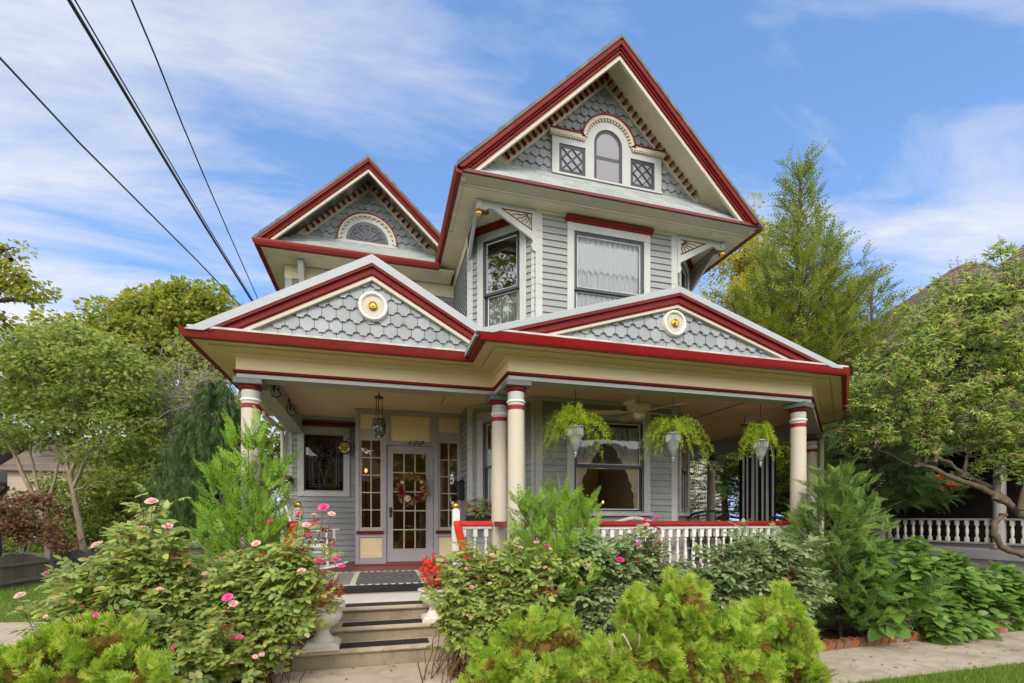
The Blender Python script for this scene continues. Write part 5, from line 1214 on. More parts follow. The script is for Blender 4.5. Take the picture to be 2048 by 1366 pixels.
# cypress shrubs
conifer('cypress_shrub', 'bright green feathery cypress at the foot of the left column', tuple(atd(500,1300,5.05))[:2]+(0,), 2.2, .72, 56, M_LEY, T_LEY, .34, 7, leaders=[(-.02,0,1.04,1),(-.34,.05,.86,.7),(.24,.05,.90,.7),(.06,-.1,.72,.5)], asc=1.05, trunk_r=.024, tiltup=.55, group='feathery cypress shrubs')
conifer('cypress_shrub', 'feathery cypress before the paired columns and the left end of the front railing', tuple(atd(1108,1310,4.95))[:2]+(0,), 1.68, .66, 48, M_LEY, T_LEY, .34, 7, leaders=[(.05,0,.97,1),(-.30,.02,.94,.8),(.34,.02,.93,.8)], asc=.95, trunk_r=.022, tiltup=.5, z0=.3, group='feathery cypress shrubs')
conifer('cypress_shrub', 'broad green cypress at the right corner of the porch behind the brick edging', tuple(atd(1680,1300,6.0))[:2]+(0,), 1.98, .78, 130, M_LEYD, T_LEY, .34, 8, leaders=[(-.05,0,1.0,1.15),(.42,.2,.55,.9)], asc=.55, trunk_r=.022, tiltup=.2, flat=1.2, prof=lambda f: .12+.98*(1-f)**1.15, z0=.08, group='feathery cypress shrubs')
# golden cypress mounds
def golden(label, base, lumps, n, tm=T_FAN, stubs=(), size=.085):
    t = thing('golden_cypress', label, 'shrub', base, 'golden cypress mounds'); lv, dk, tr = Veg(), Veg(), Veg(); paths = []
    W = np.array([l[1][0]*l[1][2] for l in lumps]); W = W/W.sum()
    for i, (c, r) in enumerate(lumps):
        c = np.array(c); r = np.array(r); m = int(n*W[i]*1.35)
        nc = max(4, m//26); C, u = cluster(c, r*1.0, nc, .75); C = C+RNG.normal(size=(nc,3))*.045; C[:, 2] = np.maximum(C[:, 2], .08)
        for q, uu in zip(C, u):
            paths.append((curve(A_(base[0]+(c[0]-base[0])*.6, base[1]+(c[1]-base[1])*.6, .05), q, -.05, 6, wob=.015), np.linspace(.010,.003,6)))
            k = 26; tw = nrm(uu*.8+RNG.normal(size=3)*.35+A_(0,-.1,.45)); dirs = nrm(tw+RNG.normal(size=(k,3))*.42); pos = q+tw*RNG.uniform(-.10,.09,(k,1))+RNG.normal(size=(k,3))*.012; pl = nrm(RNG.normal(size=3)*.6+A_(0,-.7,.6)); lv.put(*(tm if RNG.random() < .6 else T_FAN2), pos, dirs, nrm(RNG.normal(size=(k,3))*.35+pl), size*RNG.uniform(.6,1.25,k))
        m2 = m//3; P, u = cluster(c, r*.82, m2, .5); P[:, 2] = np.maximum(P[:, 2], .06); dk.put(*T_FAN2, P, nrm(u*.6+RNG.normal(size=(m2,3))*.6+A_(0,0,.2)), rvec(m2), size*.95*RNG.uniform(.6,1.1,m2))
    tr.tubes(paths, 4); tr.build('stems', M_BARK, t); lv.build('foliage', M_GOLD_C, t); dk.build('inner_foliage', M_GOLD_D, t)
    for (a, b, r) in stubs:
        q = MB(); q.tube([a, tuple((Vector(a)+Vector(b))/2+Vector((.004,0,0))), b], [r*1.1, r, r*.95], 9); q2 = obj('cut_stub', q, [paint('pale cut wood', (.42,.33,.24), .9, .3, 20, .5, 40)], t, smooth='auto')
    return t
G = lambda px, py, d, rx, rz, ry=None: (tuple(atd(px, py, d)), (rx, ry or (rx+rz)/2, rz))
golden('golden cypress mound with cut branch stubs, tallest of the right foreground', R3(1300,1440,3.55)[:2]+(0,), [G(1370,1230,3.7,.17,.22),G(1290,1250,3.65,.16,.16),G(1240,1330,3.5,.20,.18),G(1350,1330,3.5,.22,.2),G(1420,1290,3.65,.16,.15),G(1180,1390,3.35,.24,.16)], 3600,
   stubs=((R3(1226,1345,3.36),R3(1221,1282,3.34),.017),(R3(1262,1300,3.42),R3(1246,1268,3.40),.010),(R3(1276,1302,3.45),R3(1279,1268,3.43),.008)))
golden('golden cypress mound nearest the steps in the right foreground', R3(1010,1450,3.45)[:2]+(0,), [G(1060,1300,3.55,.17,.16),G(1010,1350,3.45,.18,.16),G(1110,1370,3.4,.2,.15),G(950,1400,3.3,.18,.1),G(1130,1290,3.6,.12,.13)], 2600)
golden('golden cypress mound by the sidewalk in the right foreground', R3(1540,1430,3.6)[:2]+(0,), [G(1565,1270,3.75,.15,.21),G(1490,1290,3.7,.18,.16),G(1480,1370,3.5,.24,.17),G(1590,1350,3.6,.14,.16),G(1530,1240,3.75,.1,.1)], 3000)
golden('golden cypress mound in the bottom left corner', R3(130,1430,3.4)[:2]+(0,), [G(100,1330,3.4,.26,.17),G(220,1320,3.45,.2,.18),G(20,1350,3.4,.2,.14),G(280,1390,3.2,.22,.14),G(150,1400,3.2,.3,.14),G(170,1270,3.55,.14,.1)], 3400)
# hydrangea
def hydrangea():
    b = R3(1880,1270,6.3)[:2]+(0,); t = thing('hydrangea', 'broad leaved hydrangea behind the brick edging, before the neighbour porch', 'shrub', b); lv, st = Veg(), Veg(); paths = []
    bl = [G(1800,1120,5.75,.40,.28),G(1890,1140,6.4,.5,.22),G(1990,1160,6.5,.42,.22),G(1840,1200,6.0,.45,.28),G(1940,1210,6.1,.42,.25),G(1890,1240,5.8,.30,.12),G(1770,1190,5.5,.26,.28),G(2050,1200,6.6,.36,.24)]
    for c, r in bl:
        n = int(30*r[0]/.4)+4; C, u = cluster(c, r, n, .85); C[:, 2] = np.maximum(C[:, 2], .1)
        for q, uu in zip(C, u):
            paths.append((curve(A_(b[0]+(c[0]-b[0])*.5, b[1]+(c[1]-b[1])*.5, 0), q, 0, 6, wob=.02), np.linspace(.008,.004,6)))
            k = 9; an = np.arange(k)*2.4+RNG.random()*6; lay = np.arange(k)/k; dirs = np.stack([np.cos(an), np.sin(an), .65-1.0*lay], 1)+uu*.4+A_(0,-.1,0); pos = q-A_(0,0,1)*(lay[:, None]*.14); 
            lv.put(*T_BROAD, pos, dirs, nrm(A_(0,0,1)+uu*.4+RNG.normal(size=(k,3))*.25), (.11+.085*lay)*RNG.uniform(.8,1.2,k))
    st.tubes(paths, 4); st.build('stems', M_BARK, t); lv.build('foliage', M_HYD, t, smooth=True)
hydrangea()
# ================================================================== TREES
D3 = lambda px, py, d: tuple(atd(px, py, d))
def G0(px, d): p = atd(px, 1200, d); return (p.x, p.y, 0)
# two slim layered trees by the fence on the left
dA = 15.5
tree('layered_tree', 'slim tan trunked tree behind the fence, leftmost of the two leaning trunks', G0(104, dA), [[G0(104,dA), D3(85,1032,dA), D3(50,958,dA), D3(20,890,dA), D3(-10,800,dA)], [D3(88,1040,dA), D3(72,960,dA), D3(60,900,dA), D3(80,800,dA)], [D3(90,1030,dA), D3(110,960,dA), D3(125,880,dA)]],
     [blob(20,760,dA,80,60),blob(90,740,dA,80,60),blob(10,850,dA,80,50),blob(100,850,dA,70,50),blob(40,700,dA,70,40),blob(-60,800,dA,80,80),blob(70,668,dA,34,18),blob(120,690,dA,30,24),blob(-10,690,dA,40,24)], 7500, .165, M_LOC, group='slim trees by the fence', bark=M_BARKL, trunk_r=.10, layer=True, sub=60, clump=.30)
tree('layered_tree', 'slim tan trunked tree behind the fence, right one of the two leaning trunks', G0(168, dA), [[G0(168,dA), D3(158,1040,dA), D3(143,967,dA), D3(128,900,dA), D3(110,800,dA)], [D3(140,960,dA), D3(160,880,dA), D3(190,790,dA)], [D3(146,975,dA), D3(180,900,dA), D3(230,830,dA)]],
     [blob(180,740,dA,90,60),blob(250,770,dA,60,60),blob(160,830,dA,80,45),blob(250,850,dA,60,40),blob(200,910,dA,80,24),blob(240,960,dA,50,16),blob(150,700,dA,80,40),blob(280,880,dA,40,24),blob(160,662,dA,40,20),blob(220,690,dA,36,22),blob(290,800,dA,34,24),blob(310,850,dA,26,14)], 8500, .165, M_LOC, group='slim trees by the fence', bark=M_BARKL, trunk_r=.10, layer=True, sub=60, clump=.30)
dM = 27
tree('maple_tree', 'olive maple crown rising behind the slim trees on the left', G0(150, dM), [[G0(150,dM), D3(155,850,dM), D3(150,700,dM)]], [blob(150,680,dM,70,50),blob(230,650,dM,60,45),blob(260,720,dM,70,60),blob(90,720,dM,60,40),blob(200,710,dM,60,50),blob(170,780,dM,90,60),blob(60,790,dM,60,60)], 14000, .30, M_MAPLE, group='maples behind the garden', trunk_r=.3, sub=50)
tree('maple_tree', 'tallest olive maple behind the left eave of the porch', G0(370, dM), [[G0(370,dM), D3(370,900,dM), D3(365,700,dM)]], [blob(320,625,dM,60,50),blob(380,615,dM,60,45),blob(430,630,dM,50,45),blob(300,700,dM,60,50),blob(390,700,dM,80,60),blob(470,680,dM,40,70),blob(300,780,dM,60,50)], 18000, .30, M_MAPLE, group='maples behind the garden', trunk_r=.32, sub=55)
tree('maple_tree', 'darker green maple low behind the bare branches and the left column', G0(360, 23), [[G0(360,23), D3(360,1000,23), D3(350,850,23)]], [blob(300,880,23,60,60),blob(350,850,23,60,60),blob(420,830,23,60,70),blob(330,960,23,70,50),blob(250,960,23,60,50),blob(280,1040,23,80,40),blob(380,1040,23,80,50),blob(200,1040,23,60,40),blob(400,930,23,60,60),blob(480,880,23,50,90),blob(560,930,23,50,80)], 20000, .26, M_MAPLE2, group='maples behind the garden', trunk_r=.28, sub=50)
tree('garden_shrub', 'dark green shrub mass in front of the beige house beyond the fence', G0(190, 21), [[G0(190,21), D3(190,1080,21)]], [blob(120,1075,21,50,30),blob(110,1030,21,40,26),blob(90,985,21,60,30),blob(180,980,21,60,34),blob(270,965,21,50,36),blob(40,1040,21,40,26),blob(250,1020,21,40,30),blob(190,1060,21,60,40),blob(260,1070,21,60,36),blob(50,1080,21,50,30),blob(320,1090,21,50,30)], 13000, .17, M_MAPLE2, cat='shrub', trunk_r=.06, sub=50)
# bare, silvery branched tree
def bare():
    d = 17; b = G0(330, d); t = thing('bare_tree', 'sparse tree of silvery bare branches below the left eave', 'tree', b); v, lv = Veg(), Veg(); paths = []
    root = [np.array(b), np.array(D3(335,1010,d)), np.array(D3(345,900,d))]; paths.append((np.array(root), A_(.10,.08,.06)))
    for k in range(34):
        o = root[2]+(root[1]-root[2])*RNG.uniform(-.2,.7); px, py = RNG.uniform(270,470), RNG.uniform(690,900); e = np.array(atd(px, py, d+RNG.uniform(-1.5,1.5))); P = curve(o, e, .25, 10, wob=.07); paths.append((P, np.linspace(.035,.010,10)))
        for j in range(8):
            q = P[RNG.integers(4,10)]; e2 = q+RNG.normal(size=3)*A_(.7,.6,.45); P2 = curve(q, e2, .05, 6, wob=.04); paths.append((P2, np.linspace(.012,.005,6)))
            for m in range(3):
                q3 = P2[RNG.integers(2,6)]; paths.append((curve(q3, q3+RNG.normal(size=3)*A_(.35,.3,.3), 0, 4, wob=.03), np.linspace(.006,.003,4)))
            n = 7; lv.put(*T_DIA, P2[RNG.integers(0,6,n)]+RNG.normal(size=(n,3))*.1, rvec(n), rvec(n), RNG.uniform(.08,.16,n))
    v.tubes(paths, 4); v.build('branches', M_TWIG, t); lv.build('crown', M_MAPLE, t)
bare()
# weeping conifer
def weeping():
    d = 12.5; b = G0(425, d); t = thing('weeping_conifer', 'weeping conifer with hanging green strands behind the left column', 'tree', b); v, lv = Veg(), Veg(); top = np.array(D3(430,775,d)); paths = [(curve(b, top, 0, 8, wob=.03), np.linspace(.12,.02,8))]
    for k in range(240):
        f = RNG.random()**.8; o = np.array(b)+(top-np.array(b))*(.35+.65*f); an = RNG.random()*2*PI; L = 1.45*(1.12-f)*RNG.uniform(.5,1.1)+.2; e = o+A_(math.cos(an)*L, math.sin(an)*L, .1*L); P = curve(o, e, .18, 6, wob=.02); paths.append((P, np.linspace(.03,.008,6)))
        for j in range(7):
            q = P[RNG.integers(2,6)]+RNG.normal(size=3)*.05; ln = RNG.uniform(.4,1.15); m = int(ln/.05); tt = np.linspace(0,1,m)[:, None]; pos = q+A_(0,0,-ln)*tt+RNG.normal(size=(m,3))*.018
            pos[:, 2] = np.maximum(pos[:, 2], .1); lv.put(*T_LEY2, pos, A_(0,0,-1)+RNG.normal(size=(m,3))*.25, rvec(m), RNG.uniform(.14,.26,m))
    v.tubes(paths, 5); v.build('trunk', M_BARK, t); lv.build('foliage', M_WEEP, t)
weeping()
# crown hanging in from the left edge
dE = 10
tree('overhanging_tree', 'olive leaved branches reaching in from the left edge against the sky', G0(-260, dE), [[G0(-260,dE), D3(-240,900,dE), D3(-200,640,dE)], [D3(-220,760,dE), D3(-80,600,dE), D3(20,520,dE)]], [blob(10,500,dE,45,30),blob(50,560,dE,45,35),blob(0,580,dE,60,40),blob(70,600,dE,30,20),blob(-60,540,dE,70,70),blob(10,640,dE,35,18),blob(-120,600,dE,90,90),blob(-200,560,dE,90,90)], 5600, .11, M_EDGE, trunk_r=.2, sub=40)
# bronze shrub tree before the fence
tree('bronze_tree', 'small bronze leaved tree by the left edge before the fence', G0(55, 11.5), [[G0(48,11.5), D3(46,1120,11.5), D3(50,1050,11.5)], [D3(47,1120,11.5), D3(80,1040,11.5)], [D3(47,1120,11.5), D3(20,1030,11.5)]], [blob(30,1060,11.5,50,26),blob(80,1050,11.5,50,24),blob(60,1010,11.5,40,24),blob(110,1085,11.5,36,16),blob(10,1010,11.5,30,22)], 3200, .10, M_RUSTY, trunk_r=.035, layer=True, sub=30, bark=M_TWIG)
# right: hemlock, dark boughs, birch
conifer('hemlock_tree', 'tall hemlock with feathery pointed top to the right of the house', G0(1600, 14.5), 11.9, 4.5, 300, M_HEM, T_LEY2, .75, 11, leaders=[(0,0,1,1),(1.3,.2,.85,.55),(2.5,.4,.72,.5),(-1.2,.2,.78,.5),(-2.2,.3,.66,.45)], asc=.85, trunk_r=.28, z0=.16, cat='tree', tiltup=.12, flat=1.0, prof=lambda f: (1-f)**1.02*(.6+.4*min(1, f*4)) if f < .62 else (1-f)**1.2*1.02, dens=1.25)
conifer('hemlock_tree', 'second hemlock leaning beside the tall one, its tip bent to the right', G0(1690, 15.5), 9.4, 2.8, 150, M_HEM, T_LEY2, .7, 10, lean=(1.2,0), asc=.8, trunk_r=.2, z0=.2, cat='tree', tiltup=.2, flat=1.0)
conifer('dark_conifer', 'dark conifer with low drooping boughs before the neighbouring porch', G0(1745, 11.0), 4.6, 2.0, 150, M_HEMD, T_HEM, .55, 13, asc=.12, trunk_r=.12, z0=.40, cat='tree', tiltup=-.15, droop=.18, flat=1.2)
conifer('dark_conifer', 'dark conifer seen through the side of the porch', G0(1450, 15.5), 5.2, 2.6, 110, M_HEMD, T_HEM, .7, 8, asc=.15, trunk_r=.14, z0=.12, cat='tree', tiltup=-.1, droop=.15, flat=1.2)
tree('birch_tree', 'yellow green birch between the tall gable and the hemlock', G0(1500, 21), [[G0(1500,21), D3(1500,800,21), D3(1490,430,21)]], [blob(1500,440,21,40,40),blob(1470,520,21,50,50),blob(1530,520,21,50,60),blob(1450,600,21,50,50),blob(1510,620,21,70,60),blob(1430,680,21,50,40)], 11000, .14, M_BIRCH, trunk_r=.2, sub=60)
# chaste tree on the right with its low curving limbs
def vitex():
    d = 7.8; b = D3(2140,1170,7.2)[:2]+(0,); V3 = lambda px, py, dd=d: np.array(atd(px, py, dd))
    t = thing('chaste_tree', 'spreading chaste tree with twisted low limbs and brown flower spikes at the right edge', 'tree', b); tr, lv, sp = Veg(), Veg(), Veg(); paths = []
    def limb(pts, r0, r1):
        P = np.array(pts); Q = np.concatenate([P[:1]]+[np.linspace(P[i], P[i+1], 5)[1:] for i in range(len(P)-1)])
        for _ in range(2): Q[1:-1] = (Q[:-2]+Q[1:-1]*2+Q[2:])/4
        Q[1:-1] += RNG.normal(size=(len(Q)-2,3))*.012; paths.append((Q, np.linspace(r0, r1, len(Q))*(1+.12*np.sin(np.arange(len(Q))*1.7)))); return Q
    L = []
    limb([np.array(b), V3(2110,1120,7.2), V3(2060,1108,7.3), V3(2010,1100,7.4), V3(1985,1070,7.4), V3(1992,1040,7.4), V3(2012,1030,7.45)], .06, .035)
    L.append(limb([V3(2090,1110,7.2), V3(2080,1060,7.4), V3(2040,1025,7.5), V3(2005,1000,7.5), V3(1950,970,7.6), V3(1900,955,7.7), V3(1860,932,7.8), V3(1825,932,7.8)], .068, .026))
    L.append(limb([V3(2020,1010,7.5), V3(1985,975,7.6), V3(1930,950,7.7), V3(1900,925,7.8), V3(1860,910,7.9)], .042, .022))
    L.append(limb([V3(1838,930,7.8), V3(1832,900,7.8), V3(1845,860,7.8), V3(1860,790,7.8), V3(1885,700,7.9), V3(1935,620,7.9)], .04, .012))
    L.append(limb([V3(1850,925,7.8), V3(1850,880,7.8), V3(1815,820,7.8), V3(1790,740,7.8), V3(1775,690,7.8)], .03, .01))
    L.append(limb([V3(1870,925,7.8), V3(1880,850,7.9), V3(1930,780,7.9), V3(1985,650,8.0), V3(2030,600,8.0)], .035, .01))
    L.append(limb([V3(1990,1000,7.5), V3(1995,930,7.6), V3(2010,850,7.6), V3(2040,760,7.6), V3(2060,680,7.7)], .045, .012))
    L.append(limb([V3(2040,1020,7.4), V3(2060,930,7.4), V3(2100,800,7.4)], .05, .012)); L.append(limb([V3(1925,955,7.7), V3(1935,900,7.7), V3(1950,830,7.7)], .03, .01))
    nodes = np.concatenate([q[len(q)//3:] for q in L])
    bl = [blob(1775,760,d,75,60),blob(1760,850,d,60,50),blob(1840,700,d,80,60),blob(1860,800,d,90,60),blob(1910,640,d,70,45),blob(1960,720,7.8,90,70),blob(2030,700,7.8,80,90),blob(1950,830,7.6,80,50),blob(2030,850,7.4,80,70),blob(1910,585,8,60,40),blob(1960,600,8,60,40),blob(1850,640,8,50,36),blob(2040,520,8,50,40),blob(2000,930,7.5,60,30),blob(1870,880,7.8,60,28),blob(2090,780,7.5,80,120),blob(2030,600,8,50,35),blob(1730,800,d,30,40)]
    W = np.array([x[2] for x in bl]); W = W/W.sum()
    for i, x in enumerate(bl):
        c, r = np.array(x[0]), np.array(x[1]); ns = int(330*W[i])+5; C, u = cluster(c, r, ns, .35)
        for q in C:
            o = nodes[np.argmin(np.linalg.norm(nodes-q, axis=1))]; tipd = nrm((q-o)+A_(0,0,.25)*np.linalg.norm(q-o)); e = q+tipd*.12
            paths.append((curve(o, e, .04, 6, wob=.02), np.linspace(.008,.0025,6)))
            k = 13; f = RNG.random((k,1)); pos = q+(e-q)*f*1.5-tipd*.2*(1-f)+RNG.normal(size=(k,3))*.055; ax = nrm(RNG.normal(size=(k,3))*A_(1,1,.5)+tipd*.4); lv.put(*T_PALM, pos, ax, nrm(A_(0,-.3,1)+RNG.normal(size=(k,3))*.5), RNG.uniform(.085,.155,k))
            if RNG.random() < .8:
                k = 22; f = np.linspace(0,1,k)[:, None]; sp.put(*T_DIA, e+tipd*f*.17+RNG.normal(size=(k,3))*.012*(1.1-f), rvec(k), rvec(k), RNG.uniform(.018,.036,k))
    for (px, py) in ((1915,520),(1930,530),(1945,520),(1975,535),(1900,525)):
        e = V3(px,py,7.9); o = V3(1915,600,7.9); tipd = nrm(e-o); paths.append((curve(o, e, 0, 6, wob=.01), np.linspace(.006,.002,6))); k = 40; f = np.linspace(-1,.3,k)[:, None]; sp.put(*T_DIA, e+tipd*f*.3+RNG.normal(size=(k,3))*.014, rvec(k), rvec(k), RNG.uniform(.012,.03,k))
    tr.tubes(paths, 7); tr.build('trunk', M_BARK, t, smooth=True); lv.build('crown', M_VITEX, t); sp.build('flower_spikes', M_SPIKE, t)
vitex()
# ================================================================== NEIGHBOURS AND FENCE
def shingle_plane(q, a, b, c, d, rows=24, w=.5, th=.06):
    """a-b lower edge, d-c upper edge"""
    a, b, c, d = map(Vector, (a, b, c, d)); n = (b-a).cross(d-a).normalized()
    if n.z < 0: n = -n
    for k in range(rows):
        t0, t1 = k/rows, (k+1)/rows; l0, r0, l1, r1 = a.lerp(d,t0), b.lerp(c,t0), a.lerp(d,t1), b.lerp(c,t1); m = max(1, int((r0-l0).length/w)); off = random.random()*.6
        cuts = [0]+[(j+off)/m for j in range(1, m)]+[1]
        for j in range(len(cuts)-1):
            s0, s1 = cuts[j], cuts[j+1]; p = [l0.lerp(r0,s0), l0.lerp(r0,s1), l1.lerp(r1,s1), l1.lerp(r1,s0)]
            lo = [p[0]-n*th, p[1]-n*th, p[2]-n*th, p[3]-n*th]; hi = [p[0]+n*.02, p[1]+n*.02, p[2], p[3]]
            q.hexa(lo+hi)
    return q
M_NSIDE = paint('dark brown clapboard paint', (.035,.027,.024), .7, .2, 2, .2, 40); M_NTRIM = paint('lilac grey porch paint', (.36,.33,.34), .6, .08, 2, .15, 40)
M_NROOF = island('brown asphalt shingles', [(.13,.10,.08),(.17,.13,.10),(.21,.165,.13)], .9, .5, 40)
nb = thing('neighbour_house', 'dark brown neighbouring house with brown roof and pale railed porch', 'house', (14, 8, 0))
q = MB(); siding(q, F((14.0, 13.0), (14.0, 2.0)), .85, 6.2, h=.14); siding(q, F((20, 13.0), (14.0, 13.0)), .1, 6.2, h=.14); q.box(14.03, 20, 2.0, 12.96, .0, 6.1); obj('wall', q, M_NSIDE, nb)
pk = (17.5, 10.95, 9.42)
q = MB(); shingle_plane(q, (13.5,14.0,6.1), (13.5,6.6,6.1), (17.5,10.6,9.4), (17.5,10.95,9.42), 26); shingle_plane(q, (20.5,14,6.1), (13.5,14,6.1), (17.5,10.95,9.42), (17.6,10.95,9.42), 26); shingle_plane(q, (13.5,6.6,6.1),(20.5,6.6,6.1),(20.5,10.6,9.4),(17.5,10.6,9.4), 20); obj('roof', q, M_NROOF, nb, label='brown hipped roof with a pointed peak')
q = MB(); shingle_plane(q, (13.3,9.4,5.9), (13.3,1.0,5.9), (17.7,1.0,9.6), (17.7,8.9,9.6), 26); q.box(13.35,13.5,1.0,9.4,5.7,5.88); obj('roof', q, M_NROOF, nb, label='larger brown roof slope nearer the street')
q = MB()
for k in range(14): q.box(12.35, 13.98, 9.6-(k+1)*.6+.003, 9.6-k*.6, .79, .85)
q.box(12.3, 12.36, 1.2, 9.6, .62, .80); q.box(12.36, 12.4, 1.2, 9.6, .05, .6199); obj('porch_floor', q, M_NTRIM, nb)
q = MB(); q.box(12.2, 13.98, 1.2, 9.7, 3.25, 3.35); q.box(12.32, 12.5, 1.2, 9.6, 2.95, 3.249); shingle_plane(q, (12.1,9.8,3.36),(12.1,1.1,3.36),(13.98,1.1,4.3),(13.98,9.8,4.3),10); obj('porch_roof', q, M_NROOF, nb)
for Y in (9.45, 7.0, 4.4):
    q = MB(); q.lathe([(.13,.86),(.13,.95),(.105,.97),(.10,2.0),(.09,2.8),(.13,2.85),(.13,2.945)], (12.45,Y,0), 18); obj('column', q, M_NTRIM, nb, smooth='auto')
def n_rail(y0, y1):
    q = MB(); q.box(12.41,12.49,y0,y1,1.44,1.48); q.box(12.42,12.48,y0,y1,.93,.97); r = obj('railing', q, M_NTRIM, nb)
    n = int((y1-y0)/.17)
    for k in range(n):
        P = Vector((12.45, y0+(k+.5)*(y1-y0)/n, 0))
        if 'nbal' not in MATS:
            b = MB(); b.box(-.03,.03,-.03,.03,.97,1.07); b.box(-.03,.03,-.03,.03,1.33,1.44); b.mi = 0; b.lathe([(.028,1.07),(.02,1.10),(.03,1.16),(.034,1.22),(.02,1.30),(.028,1.33)], (0,0,0), 10, cap=False)
            o = obj('baluster', b, M_WHITE, r, local=True, smooth='auto'); MATS['nbal'] = o.data
            b = MB(); b.lathe([(.031,1.08),(.033,1.09),(.031,1.10)],(0,0,0),10,cap=False); b.lathe([(.031,1.31),(.033,1.32),(.031,1.33)],(0,0,0),10,cap=False); MATS['nring'] = None
        else:
            o = bpy.data.objects.new('baluster', MATS['nbal']); COL.objects.link(o); o.parent = r
        o.location = P-origin(r)
n_rail(7.12, 9.33); n_rail(4.52, 6.88)
def plain_house(name, label, x0, x1, y0, y1, h, ridge, mat, roofmat, wins=(), ridge_x=True):
    t = thing(name, label, 'house', ((x0+x1)/2, y0, 0)); q = MB(); siding(q, F((x0,y0),(x1,y0)), 0, h, h=.16); siding(q, F((x1,y0),(x1,y1)), 0, h, h=.16); siding(q, F((x0,y1),(x0,y0)), 0, h, h=.16); q.box(x0+.02,x1-.02,y0+.03,y1,0,h-.02)
    obj('wall', q, mat, t); q = MB(); ym = (y0+y1)/2
    shingle_plane(q, (x0-.4,y0-.4,h-.1),(x1+.4,y0-.4,h-.1),(x1+.4,ym,ridge),(x0-.4,ym,ridge), 14, 1.0); shingle_plane(q, (x1+.4,y1+.4,h-.1),(x0-.4,y1+.4,h-.1),(x0-.4,ym,ridge),(x1+.4,ym,ridge), 8, 2.0)
    q.add([(x0,y0,h),(x0,y1,h),(x0,ym,ridge-.1)],[(0,1,2)]); q.add([(x1,y0,h),(x1,y1,h),(x1,ym,ridge-.1)],[(0,2,1)]); obj('roof', q, roofmat, t)
    for (a, z0, w, hh) in wins:
        fr = F((x0,y0),(x1,y0)); q = MB(); q.fbox(fr, a-.1,a+w+.1,0.03,.06,z0-.1,z0+hh+.1); f = obj('window', q, M_WHITE, t); q = MB(); q.fbox(fr, a,a+w/2-.03,.061,.07,z0,z0+hh); q.fbox(fr, a+w/2+.03,a+w,.061,.07,z0,z0+hh); obj('pane', q, paint('dark far pane', (.05,.06,.07), .1, .2, 3, 0), f)
    return t
M_BEIGE = paint('beige clapboard', (.38,.31,.23), .7, .06, 1, .1, 30); M_WSIDE = paint('white clapboard', (.66,.65,.62), .7, .05, 1, .1, 30); M_CSIDE = paint('cream clapboard', (.5,.47,.40), .7, .05, 1, .1, 30)
a, b = atd(60,1000,36), atd(330,1000,36)
plain_house('beige_house', 'beige clapboard house far behind the slim trees on the left', -20.6, -11.2, 34.0, 43, 4.3, 6.9, M_BEIGE, M_NROOF, [(1.2,1.2,.9,1.3),(3.6,.4,1.0,1.5),(5.6,2.1,.8,1.1),(7.6,2.0,.7,1.1)])
plain_house('white_house', 'white clapboard house far back at the left edge behind the bronze tree', -30.5, -22.0, 32.5, 41, 4.6, 7.0, M_WSIDE, M_NROOF, [(2,1.2,1,1.4),(5.6,1.5,1,1.4)])
plain_house('cream_house', 'cream sided house glimpsed through the side of the porch', 8.6, 16.5, 20.5, 26, 5.6, 8.2, M_CSIDE, M_NROOF, [(2,1.2,.9,1.6)])
bh = thing('brown_house', 'corner of a brown sided house with a dark downspout at the left edge', 'house', (-9.5,12.5,0)); e = Vector((at(4,1000,16.5).x, 10.0, 0))
q = MB(); siding(q, F((e.x-4, e.y), (e.x, e.y)), 0, 2.45, h=.12); siding(q, F((e.x, e.y), (e.x, e.y+6.5)), 0, 2.45, h=.12); q.box(e.x-4,e.x-.02,e.y+.03,e.y+6.5,0,2.4); obj('wall', q, paint('brown siding paint', (.20,.12,.09), .7, .1, 2, .2, 40), bh)
q = MB(); shingle_plane(q, (e.x+.28,e.y-.3,2.42),(e.x+.28,e.y+6.2,2.42),(e.x-2,e.y+6.2,3.6),(e.x-2,e.y-.3,3.6), 8, .6); q.box(e.x+.2,e.x+.3,e.y-.3,e.y+6.2,2.36,2.44); obj('roof', q, paint('dark brown roof', (.05,.035,.03), .8, .2, 4, .3), bh)
q = MB(); q.tube([(e.x+.24,e.y+6.3,2.36),(e.x+.22,e.y+6.3,2.28),(e.x+.10,e.y+6.3,2.12),(e.x+.06,e.y+6.3,2.0),(e.x+.06,e.y+6.3,.05)], .05, 8); obj('downspout', q, M_NSIDE, bh)
# wooden fence with arched tops
fp = [atz(-60,1192,0), atz(97,1165,0), atz(177,1149,0), atz(245,1137,0), atz(330,1128,0), atz(470,1122,0)]
M_FENCE = island('weathered fence boards', [(.12,.09,.07),(.17,.13,.10),(.21,.165,.13),(.15,.115,.095)], .9, .5, 30, big=(.12,.11,.09), bigamt=.5, bigscale=2)
fence = thing('wooden_fence', 'weathered wooden fence with arched board tops along the left lawn', 'fence', tuple(fp[1]))
for i in range(len(fp)-1):
    fr = F(fp[i][:2], fp[i+1][:2]); n = max(4, int(fr.len/.115)); q = MB()
    for k in range(n):
        a0, a1 = fr.len*k/n+.004, fr.len*(k+1)/n-.004; tm = (k+.5)/n; top = .54+.2*math.sin(PI*tm)+random.uniform(-.01,.01); q.fpoly(fr, [(a0,.03),(a1,.03),(a1,top),(a0,top)], -.012, .012+random.uniform(0,.004))
    obj('board_panel', q, M_FENCE, fence)
    q = MB(); q.fbox(fr, 0, fr.len, .017, .055, .12, .19); q.fbox(fr, 0, fr.len, .017, .055, .48, .54); obj('fence_rail', q, M_FENCE, fence)
    q = MB(); q.fbox(fr, fr.len-.05, fr.len+.04, -.06, .06, 0, .74); obj('fence_post', q, M_FENCE, fence, bevel=.01)
